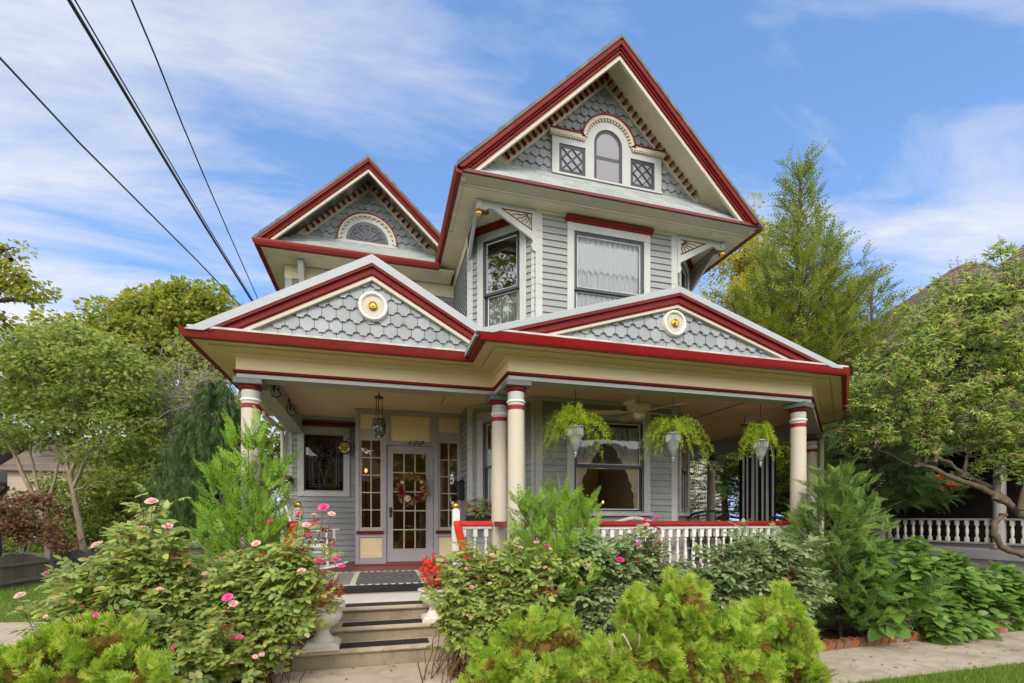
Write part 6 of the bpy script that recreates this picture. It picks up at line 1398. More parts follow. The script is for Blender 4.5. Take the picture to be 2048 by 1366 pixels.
# ================================================================== UTILITY WIRES
def wire(pts, r, label, z=5.65, z2=None):
    P = []
    for i, (px, py) in enumerate(pts): P.append(atd(px, py, (z-EYE)*FPX/(HOR-py)))
    d0 = (P[0]-P[1]).normalized(); P = [P[0]+d0*9+Vector((0,0,1.6)), P[0]+d0*3+Vector((0,0,.25))]+P
    q = MB(); q.tube(P, r, 6); o = obj('utility_wire', q, M_BLACK, loc=tuple(P[-1])); tag(o, label, 'wire', 'utility wires')
wire([(0,116),(91,213),(159,286),(250,377),(318,445),(395,522),(477,607),(520,650)], .010, 'lowest and leftmost of the black wires slanting down to the left gable')
wire([(138,0),(236,163),(318,300),(408,449),(502,599),(520,628)], .016, 'thickest black cable, in the middle of the wires')
wire([(150,0),(245,163),(326,300),(413,449),(505,599),(523,628)], .007, 'thin wire running tight beside the thickest cable')
wire([(263,0),(313,118),(363,245),(409,354),(454,458),(515,596),(528,626)], .008, 'steepest wire, nearest the gables')
# ================================================================== PORCH FURNISHINGS
M_BRZ = paint('aged bronze', (.10,.075,.045), .45, .3, 8, .2, 60, metal=.6)
def mosaic(name):
    m, nt, N, L = _new(name); out = N.new('ShaderNodeOutputMaterial'); b = N.new('ShaderNodeBsdfPrincipled'); L.new(b.outputs[0], out.inputs[0]); b.inputs['Roughness'].default_value = .15
    tc = N.new('ShaderNodeTexCoord'); v = N.new('ShaderNodeTexVoronoi'); v.inputs['Scale'].default_value = 26; L.new(tc.outputs['Object'], v.inputs[0])
    r = N.new('ShaderNodeValToRGB'); el = r.color_ramp.elements; el[0].color = (.03,.03,.015,1); el[1].color = (.45,.45,.28,1)
    for p, c in ((.3,(.12,.13,.07,1)),(.55,(.16,.11,.04,1)),(.8,(.30,.33,.2,1))): e = el.new(p); e.color = c
    L.new(v.outputs['Color'], r.inputs[0]); e = N.new('ShaderNodeTexVoronoi'); e.feature = 'DISTANCE_TO_EDGE'; e.inputs['Scale'].default_value = 26; L.new(tc.outputs['Object'], e.inputs[0])
    g = N.new('ShaderNodeMath'); g.operation = 'GREATER_THAN'; g.inputs[1].default_value = .09; L.new(e.outputs[0], g.inputs[0]); mx = N.new('ShaderNodeMix'); mx.data_type = 'RGBA'; L.new(g.outputs[0], mx.inputs[0]); mx.inputs[6].default_value = (.012,.011,.01,1); L.new(r.outputs[0], mx.inputs[7]); L.new(mx.outputs[2], b.inputs['Base Color']); MATS[name] = m; return m
M_MOS = mosaic('mottled lantern glass')
def lantern(px, Y, ytop, label):
    p = at(px, ytop, Y); x, y = p.x, p.y; t = thing('hanging_lantern', label, 'lantern', (x,y,CEILZ), 'egg shaped porch lanterns'); zc = 3.19
    q = MB(); q.tube([(x,y,CEILZ),(x,y,zc)], .008, 6); q.lathe([(.012,.03),(.03,.02),(.065,.004),(.062,-.012),(.02,-.02)], (x,y,zc), 16); obj('canopy', q, M_BRZ, t, smooth='auto')
    q = MB()
    for k in range(3):
        a = k*2*PI/3+.4; c, s = math.cos(a), math.sin(a); q.tube([(x+.045*c,y+.045*s,zc-.01),(x+.047*c,y+.047*s,zc-.12),(x+.055*c,y+.055*s,2.89)], .005, 5); q.ball((x+.048*c,y+.048*s,zc-.15), .011, 8); q.ball((x+.048*c,y+.048*s,zc-.18), .008, 8)
    obj('hanging_rods', q, M_BRZ, t)
    q = MB(); q.lathe([(.07,2.88),(.085,2.885),(.088,2.87),(.085,2.855)], (x,y,0), 20); obj('rim', q, M_BRZ, t)
    q = MB(); q.lathe([(.082,2.854),(.098,2.80),(.099,2.75),(.09,2.70),(.068,2.65),(.04,2.62),(.012,2.605)], (x,y,0), 24); obj('globe', q, M_MOS, t, smooth=True)
lantern(758, 7.0, 857, 'egg shaped mosaic lantern hanging before the front door'); lantern(1489, 7.35, 900, 'egg shaped mosaic lantern hanging beside the striped curtain')
p = at(1278, 815, 6.05); fx_, fy_ = p.x, p.y
M_FAN = paint('cream fan paint', (.62,.52,.33), .45, .08, 4, .1, 40); fan = thing('ceiling_fan', 'cream five bladed ceiling fan under the porch ceiling', 'ceiling fan', (fx_, fy_, CEILZ))
q = MB(); q.lathe([(.02,CEILZ-.001),(.05,CEILZ-.03),(.02,CEILZ-.06),(.014,CEILZ-.07),(.014,3.13),(.06,3.12),(.15,3.10),(.17,3.07),(.165,3.03),(.12,2.985),(.08,2.97)], (fx_,fy_,0), 28); obj('motor', q, M_FAN, fan, smooth='auto')
q = MB(); q.lathe([(.075,2.969),(.09,2.95),(.08,2.91),(.05,2.885),(.02,2.878)], (fx_,fy_,0), 22); obj('bowl', q, M_FAN, fan, smooth=True)
for k in range(5):
    a = k*2*PI/5+.2; c, s = math.cos(a), math.sin(a); q = MB(); T = lambda r, w, z: (fx_+r*c-w*s, fy_+r*s+w*c, z)
    q.hexa([T(.14,-.02,2.985),T(.14,.02,2.985),T(.26,.035,2.99),T(.26,-.035,2.975),T(.14,-.02,2.995),T(.14,.02,2.995),T(.26,.035,3.0),T(.26,-.035,2.985)])
    q.hexa([T(.24,-.055,2.976),T(.24,.055,3.004),T(.66,.07,3.008),T(.66,-.07,2.974),T(.24,-.055,2.984),T(.24,.055,3.012),T(.66,.07,3.016),T(.66,-.07,2.982)]); obj('blade', q, M_FAN, fan, bevel=.004)
q = MB(); q.tube([(fx_+.05,fy_-.03,2.9),(fx_+.05,fy_-.03,2.62)], .002, 4); q.lathe([(.004,2.62),(.009,2.60),(.008,2.57),(.003,2.565)], (fx_+.05,fy_-.03,0), 8); obj('pull_chain', q, M_WHITE, fan)
# hanging planters and their ferns
M_ZINC = paint('galvanised zinc', (.34,.35,.355), .5, .25, 8, .3, 50, metal=.35)
def fern(x, y, z, label, seed, reach, left=1, right=1):
    global RNG; keep = RNG; RNG = np.random.default_rng(seed); t = thing('asparagus_fern', label, 'fern', (x,y,z), 'ferns in the hanging cones'); lv, st = Veg(), Veg(); paths = []
    for k in range(50):
        an = RNG.random()*2*PI; L = reach*RNG.uniform(.62,1.1)*(left if math.cos(an) < 0 else right); up = RNG.uniform(.09,.30); tt = np.linspace(0,1,16)[:, None]; dr = RNG.uniform(.25,.95)*L*1.1
        P = np.array([x,y,z])+A_(math.cos(an)*L,math.sin(an)*L*.8,0)*tt**.9*.8+A_(0,0,1)*(up*np.sin(PI*np.minimum(tt*1.15,1)*.75)-dr*tt**2.3)
        P[1:] += RNG.normal(size=(15,3))*.006; paths.append((P, np.linspace(.0025,.001,16))); m = 110; ii = RNG.uniform(2,15,m); j = np.minimum(ii.astype(int),14); f = (ii-j)[:, None]; pos = P[j]*(1-f)+P[j+1]*f+RNG.normal(size=(m,3))*.012
        lv.put(*T_THIN, pos, rvec(m)+A_(0,0,.25), rvec(m), RNG.uniform(.018,.04,m)*A_(1)[0])
    st.tubes(paths, 3); st.build('stems', M_FERN, t); lv.build('fronds', M_FERN, t); RNG = keep
for k, (px, y0, y1, lab, lr) in enumerate(((1151,853,902,'left',(1.0,1.0)),(1346,866,912,'middle',(1.0,1.2)),(1521,880,922,'right',(.85,.85)))):
    d = 5.5; p = at(px, y0, d); pb = at(px, y1, d); x, y, zt, zb_ = p.x, p.y, p.z, pb.z; t = thing('hanging_planter', 'fluted zinc cone planter, %s one of three hung over the railing' % {'left':'leftmost','middle':'middle','right':'rightmost'}[lab], 'planter', (x,y,zt), 'hanging zinc planters'); h = zt-zb_; r = .098
    q = MB(); n = 40; pr = [(r*1.06,zt),(r*1.08,zt-.012),(r*1.0,zt-.02),(r*.98,zt-h*.35),(r*.90,zt-h*.42),(r*.88,zt-h*.43),(r*.55,zt-h*.75),(r*.20,zt-h),(r*.14,zt-h-.01),(r*.16,zt-h-.02),(r*.22,zt-h-.035),(r*.12,zt-h-.05),(r*.15,zt-h-.06),(r*.02,zt-h-.085)]
    vs = []; fs = []
    for ji, (rr, zz) in enumerate(pr):
        for i in range(n):
            a = 2*PI*i/n; fl_ = 1-(.15*(i%2) if 2 <= ji <= 4 else 0); zz2 = zz+(.008*math.cos(a*n/4) if ji < 2 else 0); vs.append((x+rr*fl_*math.cos(a), y+rr*fl_*math.sin(a), zz2))
    for j in range(len(pr)-1):
        for i in range(n): fs.append((j*n+i,(j+1)*n+i,(j+1)*n+(i+1)%n,j*n+(i+1)%n))
    q.add(vs, fs); q.lathe([(r*.97,zt-.03),(.001,zt-.028)], (x,y,0), 20, cap=False); obj('pot', q, M_ZINC, t)
    q = MB(); q.tube([(x,y,CEILZ-.002),(x,y,zt+.22)], .004, 5)
    for kk in range(3): a = kk*2.1+.5; q.tube([(x,y,zt+.22),(x+r*math.cos(a),y+r*math.sin(a),zt)], .0025, 4)
    for kk in range(12): q.ball((x,y,zt+.24+kk*(CEILZ-zt-.26)/12), .0065, 6, 1.4)
    obj('chain', q, M_BLACK, t); fern(x, y, zt-.01, 'yellow green asparagus fern spilling from the %s hanging cone' % {'left':'leftmost','middle':'middle','right':'rightmost'}[lab], 40+k, (.55,.54,.44)[k], *lr)
# wreath on the door
p = at(824, 977, 8.53); t = thing('door_wreath', 'autumn wreath of brown leaves and dark roses hanging on the front door', 'wreath', tuple(p)); lv, l2 = Veg(), Veg(); n = 420; a = RNG.random(n)*2*PI; rr_ = .195+RNG.normal(size=n)*.03
pos = np.stack([p.x+rr_*np.cos(a), p.y+RNG.uniform(-.03,.03,n), p.z+rr_*np.sin(a)], 1); ax = np.stack([np.cos(a)-np.sin(a)*.8, RNG.uniform(-.8,.1,n), np.sin(a)+np.cos(a)*.8], 1); lv.put(*T_DIA, pos, ax, rvec(n), RNG.uniform(.04,.075,n))
lv.build('leaves', leafmat('dry wreath leaves', [(.20,.10,.03),(.32,.18,.04),(.12,.12,.04),(.40,.26,.06),(.09,.10,.04)], .2, .6, .2), t)
M_CREAMF = leafmat('cream petals', [(.6,.45,.25),(.66,.52,.33)], .2)
M_DKR = leafmat('dark red petals', [(.10,.006,.012),(.16,.01,.02)], .2)
for an, sz, mm in ((3.6,.055,M_DKR),(3.25,.05,M_DKR),(4.3,.055,M_CREAMF),(5.2,.05,M_DKR),(5.7,.04,M_DKR),(2.6,.03,M_CREAMF),(.6,.025,M_CREAMF)): blossom(t, (p.x+.195*math.cos(an), p.y-.05, p.z+.195*math.sin(an)), sz, mm, up=(random.uniform(-.2,.2),-1,.2))
# round glass on its bracket
p = at(689, 895, 9.33); t = thing('round_sign', 'round black rimmed glass disc on a scrolled iron bracket beside the small window', 'sign', tuple(p)); r = .112
q = MB(); pts = [(p.x+r*math.cos(a), p.y, p.z+r*math.sin(a)) for a in np.linspace(0,2*PI,29)]; q.tube(pts, .014, 8); q.tube([(p.x+.03,p.y,p.z+r),(p.x+.06,p.y,p.z+r+.05),(p.x+.11,p.y+.04,p.z+r+.06),(p.x+.15,p.y+.12,p.z+r+.02)], .008, 6); q.tube([(p.x+.15,p.y+.12,p.z+r+.02),(p.x+.16,p.y+.14,p.z+.02)], .008, 6); obj('rim', q, M_BLACK, t, smooth=True)
q = MB(); vs = [(p.x+rr2*math.cos(2*PI*i/28), p.y-.012*(1-(rr2/r)**2), p.z+rr2*math.sin(2*PI*i/28)) for rr2 in (r, r*.66, r*.33) for i in range(28)]; fs = [(j*28+i, j*28+(i+1)%28, (j+1)*28+(i+1)%28, (j+1)*28+i) for j in range(2) for i in range(28)]+[tuple(range(56,84))]; q.add(vs, fs); obj('glass_disc', q, paint('amber mirrored glass', (.62,.46,.22), .06, .25, 4, 0, metal=.8), t, smooth=True)
# mailbox, wall planter, little lamp
t = thing('mailbox', 'black iron mailbox on the clapboard beside the right sidelight', 'mailbox', (1.36,8.3,1.95)); q = MB(); q.hexa([(1.27,8.16,1.80),(1.37,8.16,1.80),(1.37,8.40,1.80),(1.27,8.40,1.80),(1.25,8.16,2.10),(1.37,8.16,2.14),(1.37,8.40,2.14),(1.25,8.40,2.10)]); obj('box', q, M_BLACK, t, bevel=.012)
q = MB(); q.hexa([(1.235,8.15,2.10),(1.372,8.15,2.145),(1.372,8.41,2.145),(1.235,8.41,2.10),(1.235,8.15,2.115),(1.372,8.15,2.165),(1.372,8.41,2.165),(1.235,8.41,2.115)]); obj('lid', q, M_BLACK, t, bevel=.004); q = MB(); q.tube([(1.26,8.2,1.80),(1.22,8.2,1.75),(1.24,8.2,1.71),(1.27,8.2,1.73)], .006, 5); q.tube([(1.26,8.36,1.80),(1.22,8.36,1.75),(1.24,8.36,1.71),(1.27,8.36,1.73)], .006, 5); obj('scroll_hook', q, M_BLACK, t)
def potplant(name, label, cat, c, r, h, n, mat, fl, leaf=.05, tmpl=T_BROAD, group=None, fmat=None, nf=0, fs=.03, stems=True):
    t = thing(name, label, cat, c, group); lv, st = Veg(), Veg(); C, u = cluster((c[0],c[1],c[2]+h*.5), (r,r,h*.55), n, .5); lv.put(*tmpl, C, u+RNG.normal(size=(n,3))*.5, A_(0,-.2,1)+RNG.normal(size=(n,3))*.5, leaf*RNG.uniform(.6,1.2,n)); lv.build('foliage', mat, t)
    st.tubes([(curve(A_(*c), q, .02, 4), np.linspace(.005,.002,4)) for q in C[:30]], 4); st.build('stems', M_CANE, t)
    for k in range(nf): 
        q, uu = cluster((c[0],c[1],c[2]+h*.6), (r*1.05,r*1.05,h*.6), 1, 1); q = q[0]; q[2] = max(q[2], c[2]+h*.25); blossom(t, q, fs*random.uniform(.8,1.2), fmat, up=tuple(uu[0]+A_(0,-.3,.5)))
    return t
p = at(955, 1032, 7.5); t = thing('iron_basket', 'black iron wall basket between the front door and the paired columns', 'planter', (p.x,p.y,1.5)); x, y = p.x, p.y; q = MB()
for z in (1.36,1.44,1.53): q.tube([(x-.2,y-.08,z),(x+.2,y-.08,z),(x+.2,y+.1,z),(x-.2,y+.1,z),(x-.2,y-.08,z)], .006, 5)
for k in range(9): q.tube([(x-.2+.05*k,y-.08,1.53),(x-.2+.05*k,y-.07,1.36)], .004, 4)
q.box(x-.17,x+.17,y-.06,y+.09,1.38,1.52); obj('basket', q, M_BLACK, t)
potplant('geranium', 'leafy red geranium in the iron wall basket', 'plant', (x,y,1.53), .2, .26, 220, M_ROSE, 0, .055, T_BROAD, fmat=M_REDF, nf=5, fs=.035)
p = at(571, 957, 9.42); t = thing('wall_lamp', 'small black lamp with a red lens on the corner of the house', 'lamp', tuple(p)); q = MB(); q.box(p.x-.10,p.x+.10,p.y-.12,p.y+.06,p.z-.07,p.z+.05); obj('housing', q, M_BLACK, t, bevel=.015); q = MB(); q.box(p.x-.07,p.x+.07,p.y-.128,p.y-.121,p.z-.01,p.z+.035); obj('red_lens', q, M_RED3, t); q = MB(); q.box(p.x-.05,p.x+.05,p.y-.128,p.y-.121,p.z-.055,p.z-.035); obj('pale_lens', q, M_WHITE, t)
# urns
M_URN = paint('white urn stone', (.70,.66,.58), .7, .08, 6, .3, 60, stain=(.45,.40,.32), samt=.5, sscale=6)
def urn(x, y, z, s, label):
    t = thing('stone_urn', label, 'urn', (x,y,z), 'white urns on the steps'); q = MB(); q.box(x-.17*s,x+.17*s,y-.17*s,y+.17*s,z+.001,z+.045*s); q.hexa([(x-.16*s,y-.16*s,z+.045*s),(x+.16*s,y-.16*s,z+.045*s),(x+.16*s,y+.16*s,z+.045*s),(x-.16*s,y+.16*s,z+.045*s),(x-.13*s,y-.13*s,z+.075*s),(x+.13*s,y-.13*s,z+.075*s),(x+.13*s,y+.13*s,z+.075*s),(x-.13*s,y+.13*s,z+.075*s)]); q.lathe([(.12,.074),(.115,.09),(.085,.12),(.068,.15),(.066,.18),(.078,.20),(.085,.21)], (x,y,z), 24) if s == 1 else q.lathe([(a*s,b*s) for a,b in [(.12,.074),(.115,.09),(.085,.12),(.068,.15),(.066,.18),(.078,.20),(.085,.21)]], (x,y,z), 24)
    obj('pedestal', q, M_URN, t, smooth='auto')
    q = MB(); n = 56; pr = [(.07,.205),(.12,.225),(.165,.265),(.19,.31),(.195,.345),(.18,.38),(.165,.395)]; vs = []; fs = []
    for j, (r, zz) in enumerate(pr):
        for i in range(n):
            f = 1-.05*(.5-.5*math.cos(2*PI*i*14/n))*(1 if 0 < j < 6 else .3); vs.append((x+r*s*f*math.cos(2*PI*i/n), y+r*s*f*math.sin(2*PI*i/n), z+zz*s))
    for j in range(6):
        for i in range(n): fs.append((j*n+i,j*n+(i+1)%n,(j+1)*n+(i+1)%n,(j+1)*n+i))
    q.add(vs, fs); obj('bowl', q, M_URN, t, smooth=True); q = MB(); q.lathe([(a*s,b*s) for a,b in [(.16,.394),(.185,.40),(.225,.42),(.228,.438),(.21,.445),(.18,.44),(.17,.41),(.001,.405)]], (x,y,z), 32, cap=False); obj('rim', q, M_URN, t, smooth='auto'); return t
pu = atz(645, 1296, .19); ux, uy = pu.x, 5.17
urn(ux, uy, .19, .98, 'white fluted urn on the lowest step at the left, half hidden by roses')
p2 = at(868, 1215, 5.45); urn(p2.x, 5.46, .345, .80, 'white fluted urn on the right of the steps behind the rose leaves')
M_BEG = leafmat('begonia leaves', [(.12,.14,.02),(.30,.10,.015),(.40,.08,.015),(.10,.16,.03)], .3, .45, .3)
potplant('begonia', 'orange and red begonia in the left urn among the rose leaves', 'plant', (ux,uy,.19+.43), .19, .24, 420, M_ORGL, 0, .04, T_LEAF, 'red flowers in the urns', M_REDF, 40, .018)
potplant('begonia', 'scarlet begonia mounded high in the urn right of the steps', 'plant', (p2.x,5.46,.345+.35), .16, .34, 460, M_BEG, 0, .034, T_LEAF, 'red flowers in the urns', M_REDF, 100, .018)
# white rocking chair
def rocker(label, x, y, rot):
    t = thing('rocking_chair', label, 'chair', (0,0,0)); o = lambda n_, q, m=M_WHITE, **k: obj(n_, q, m, t, bevel=.005, **k)
    for s in (-1, 1):
        q = MB(); pts = [(-.46+.09*k, s*.24, .028+.30*((-.46+.09*k)/.95)**2*1.0) for k in range(11)]; q.tube(pts, .02, 6); o('rocker', q)
        q = MB(); q.bar((.24,s*.24,.05),(.22,s*.24,.62),.035,.035); o('leg', q); q = MB(); q.bar((-.24,s*.24,.07),(-.22,s*.235,.42),.035,.035); o('leg', q)
        q = MB(); q.bar((-.28,s*.25,.60),(.30,s*.27,.63),.07,.022, (0,0,1)); o('armrest', q)
        q = MB(); q.bar((-.20,s*.22,.38),(-.42,s*.21,1.12),.038,.03); o('back_post', q)
        q = MB(); q.bar((-.23,s*.24,.18),(.23,s*.24,.18),.022,.022); q.bar((-.23,s*.24,.29),(.23,s*.24,.29),.022,.022); o('side_stretcher', q)
    q = MB()
    for k in range(6): q.box(-.22+.08*k, -.15+.08*k, -.25, .25, .40, .42)
    q.box(-.22,.26,-.26,-.235,.36,.399); q.box(-.22,.26,.235,.26,.36,.399); o('seat', q)
    q = MB(); q.bar((.23,-.24,.16),(.23,.24,.16),.02,.03); q.bar((.225,-.24,.28),(.225,.24,.28),.02,.03); o('front_stretcher', q)
    q = MB(); q.bar((-.40,-.24,1.08),(-.40,.24,1.08),.035,.11); q.bar((-.235,-.22,.47),(-.235,.22,.47),.03,.05); o('back_rail', q)
    q = MB()
    for k in range(6): q.bar((-.24,-.16+.064*k,.49),(-.395,-.165+.066*k,1.04),.035,.012)
    o('back_slats', q)
    t.location = (x, y, FLZ+.002); t.rotation_euler = (0,0,rot)
    return t
rocker('white rocking chair on the porch left of the door, behind the roses', -1.0, 8.15, math.radians(-8))
def checkmat():
    m = paint('grey plaid cloth', (.3,.3,.32), .9, .1, 2, 0); nt = m.node_tree; N, L = nt.nodes, nt.links; b = [n for n in N if n.type == 'BSDF_PRINCIPLED'][0]; c = N.new('ShaderNodeTexChecker'); c.inputs['Scale'].default_value = 22; c.inputs[1].default_value = (.5,.5,.52,1); c.inputs[2].default_value = (.14,.14,.16,1); tc = N.new('ShaderNodeTexCoord'); L.new(tc.outputs['Object'], c.inputs[0]); L.new(c.outputs[0], b.inputs['Base Color']); return m
def cushion(label, x, y, z, sx, sy, h, mat, rot=0, group=None, tilt=0):
    q = MB(); vs = []; fs = []; n = 14
    for top in (1, -1):
        for j in range(n+1):
            for i in range(n+1):
                a, b = i/n*2-1, j/n*2-1; e = max(0,(1-a**4))*max(0,(1-b**4)); vs.append((a*sx*(1-.04*b*b), b*sy*(1-.04*a*a), top*h*e**.5*.5))
    for s in range(2):
        for j in range(n):
            for i in range(n): k0 = s*(n+1)**2+j*(n+1)+i; f = (k0,k0+1,k0+n+2,k0+n+1); fs.append(f if s == 0 else f[::-1])
    q.add(vs, fs); o = obj('cushion', q, mat, smooth=True, loc=None); o.location = (x,y,z); o.rotation_euler = (tilt,0,rot); tag(o, label, 'cushion', group); return o
cushion('grey plaid cushion on the white rocking chair', -.98, 8.15, FLZ+.47, .22, .23, .10, checkmat(), math.radians(-8))
# wicker settee, black chairs, red cushions
M_WICK = paint('weathered wicker', (.40,.37,.32), .8, .35, 45, 1.0, 90)
def settee(x0, x1, y0, label):
    xm = (x0+x1)/2; t = thing('wicker_settee', label, 'settee', (xm,y0+.3,FLZ)); w = x1-x0
    q = MB(); pts = []
    for k in range(31):
        s = k/30; z = 1.40+.09*math.exp(-((s-.5)/.16)**2)+.03*math.exp(-((s-.16)/.07)**2)*0; pts.append((x0+w*s, y0, z-(.10 if s < .04 or s > .96 else 0)))
    q.tube(pts, .028, 8); o = obj('back_roll', q, M_WICK, t, smooth=True)
    q = MB(); n = 60
    for k in range(n):
        s = (k+.5)/n; z = 1.385+.09*math.exp(-((s-.5)/.16)**2); q.tube([(x0+w*s,y0+.006*math.sin(k*PI),z),(x0+w*s,y0+.02,FLZ+.38)], .008, 4)
    for k in range(13): z = FLZ+.4+k*.022; q.tube([(x0+.02,y0+.01,z),(xm,y0+.012+.004*(k%2),z),(x1-.02,y0+.01,z)], .006, 4)
    obj('back_weave', q, M_WICK, t)
    for x in (x0, x1):
        q = MB(); q.tube([(x,y0,1.30),(x,y0+.15,1.30),(x,y0+.5,1.22),(x,y0+.58,1.1),(x,y0+.56,FLZ+.36)], .035, 8); 
        for k in range(10): q.tube([(x,y0+.05+.05*k,1.27-.006*k),(x,y0+.05+.05*k,FLZ+.36)], .008, 4)
        obj('arm', q, M_WICK, t, smooth=True)
    q = MB(); q.box(x0,x1,y0,y0+.58,FLZ+.34,FLZ+.38); obj('seat', q, M_WICK, t, bevel=.01)
    for (x,y) in ((x0+.04,y0+.04),(x1-.04,y0+.04),(x0+.04,y0+.54),(x1-.04,y0+.54)): q = MB(); q.lathe([(.022,FLZ+.001),(.03,FLZ+.15),(.03,FLZ+.339)],(x,y,0),10); obj('leg', q, M_WICK, t)
settee(2.45, 4.05, 5.75, 'grey wicker settee with its arched back to the front railing')
for k, x in enumerate((2.72, 3.25)): cushion('%s red seat cushion of the wicker settee' % ('left' if k == 0 else 'right'), x, 6.05, FLZ+.44, .25, .26, .12, M_RED3, 0, 'red porch cushions')
def spindle_chair(label, x, y, rot):
    t = thing('black_armchair', label, 'chair', (0,0,0), 'black spindle armchairs'); o = lambda n_, q: obj(n_, q, M_BLACK, t, smooth='auto')
    arc_ = [(.30*math.sin(a), -.28*math.cos(a), .72+.10*max(0,math.cos(a))) for a in np.linspace(-2.3,2.3,21)]
    q = MB(); q.tube(arc_, .02, 7); o('arm_rail', q); q = MB()
    for k in range(1, 20, 2): a = arc_[k]; q.tube([a,(a[0]*.8,a[1]*.8,.44)], .009, 5)
    o('spindles', q); q = MB(); q.lathe([(.25,.41),(.27,.425),(.25,.44)],(0,0,0),20); o('seat', q)
    for sx in (-1,1):
        for sy in (-1,1): q = MB(); q.tube([(sx*.17,sy*.17,.415),(sx*.23,sy*.23,.0)], .017, 6); o('leg', q)
    t.location = (x,y,FLZ+.002); t.rotation_euler = (0,0,rot); t.scale = (1.12,1.12,1.14)
spindle_chair('black spindle armchair beside the striped curtain, partly behind the right column', 6.08, 6.05, .6); spindle_chair('black spindle armchair in the middle of the side porch', 5.75, 7.55, -.4)
cushion('red cushion on the black armchair by the right column', 6.08, 6.05, FLZ+.56, .2, .2, .10, M_RED3, .6, 'red porch cushions')
def stripes():
    m, nt, N, L = _new('black and white striped canvas'); out = N.new('ShaderNodeOutputMaterial'); b = N.new('ShaderNodeBsdfPrincipled'); b.inputs['Roughness'].default_value = .85; L.new(b.outputs[0], out.inputs[0]); tc = N.new('ShaderNodeTexCoord'); u = N.new('ShaderNodeSeparateXYZ'); L.new(tc.outputs['UV'], u.inputs[0])
    def M(op, a, v): n = N.new('ShaderNodeMath'); n.operation = op; L.new(a, n.inputs[0]); n.inputs[1].default_value = v; return n.outputs[0]
    f = M('GREATER_THAN', M('FRACT', M('MULTIPLY', u.outputs[0], 7.5), 0), .52); mx = N.new('ShaderNodeMix'); mx.data_type = 'RGBA'; L.new(f, mx.inputs[0]); mx.inputs[6].default_value = (.012,.012,.013,1); mx.inputs[7].default_value = (.85,.83,.82,1); L.new(mx.outputs[2], b.inputs['Base Color']); t = N.new('ShaderNodeBsdfTranslucent'); ms = N.new('ShaderNodeMixShader'); ms.inputs[0].default_value = .5; L.new(mx.outputs[2], t.inputs[0]); L.new(b.outputs[0], ms.inputs[1]); L.new(t.outputs[0], ms.inputs[2]); L.new(ms.outputs[0], out.inputs[0]); return m
fr = F((7.92, 9.25), (7.92, 8.18)); q = wavy(fr, 0, fr.len, 0, .95, 3.0, .014, 4, 90, 16, seed=4); o = obj('striped_curtain', q, stripes(), loc=(7.92,8.7,3.0), smooth=True); uv = o.data.uv_layers.new(); nx_, nz_ = 90, 16
for lp in o.data.loops: vi = lp.vertex_index; uv.data[lp.index].uv = ((vi % (nx_+1))/nx_, (vi//(nx_+1))/nz_)
tag(o, 'black and white striped curtain hanging at the side of the porch', 'curtain')
# basket on the neighbouring porch
p = atx(1874, 968, 12.55); t = thing('hanging_basket', 'white hanging basket of red geraniums on the neighbouring porch', 'hanging basket', tuple(p)); q = MB(); q.lathe([(.07,-.10),(.10,.06),(.105,.065)], tuple(p), 14); obj('pot', q, M_WHITE, t); q = MB()
for k in range(3): q.tube([(p.x+.1*math.cos(k*2.1),p.y+.1*math.sin(k*2.1),p.z+.06),(p.x,p.y,p.z+.5),(p.x,p.y,3.2)], .004, 4)
obj('hanger', q, M_BLACK, t); v = Veg(); C, u = cluster((p.x,p.y-.2,p.z+.03), (.22,.5,.2), 240, .5); v.put(*T_BROAD, C, u+RNG.normal(size=(240,3))*.4, A_(-.4,0,1)+RNG.normal(size=(240,3))*.5, RNG.uniform(.05,.1,240)); v.build('foliage', M_HYD, t)
for px, py in ((1860,966),(1881,954),(1889,976),(1901,968),(1909,973)): blossom(t, tuple(atx(px,py,12.3)), .075, M_REDF, up=(-1,-.4,.6))
# lamps seen burning indoors
def bulb(px, py, Y, r, label, s=2.6):
    p = at(px, py, Y); t = thing('table_lamp', label, 'lamp', (p.x,p.y,FLZ)); q = MB(); q.lathe([(.06,FLZ+.0),(.06,FLZ+.02),(.015,FLZ+.05),(.012,p.z-.05)], (p.x,p.y,0), 10); obj('stand', q, M_BRZ, t); q = MB(); q.ball(tuple(p), r, 10, 1.5); obj('bulb', q, emit('lit bulb %d' % px, (1,.36,.05), s), t, smooth=True)
bulb(732, 941, 10.2, .028, 'lamp glowing orange indoors behind the left sidelight'); bulb(1206, 1004, 8.6, .018, 'small candle lamp glowing behind the parlour curtain')
# trees across the street, mirrored in the window panes
tree('street_tree', 'leafy tree across the street, mirrored in the left pane of the upper bay', (-15,3,0), [[(-15,3,0),(-15,3,6),(-14.5,3,11)]], [((-15,3,11.5),(3.2,3,3),3),((-15,2,15),(2.8,2.6,2.4),2),((-15,4.5,8.5),(3,2.6,2.0),2)], 12000, .17, M_MAPLE2, group='trees across the street', trunk_r=.3, sub=40)
tree('street_tree', 'leafy tree across the street, mirrored in the front door', (3.5,-17,0), [[(3.5,-17,0),(3.5,-17,3.5),(3.2,-17,7)]], [((3.5,-17,6.5),(3.6,3,2.6),3),((1,-18,8),(3,3,2),2)], 5000, .42, M_MAPLE2, group='trees across the street', trunk_r=.3, sub=40)

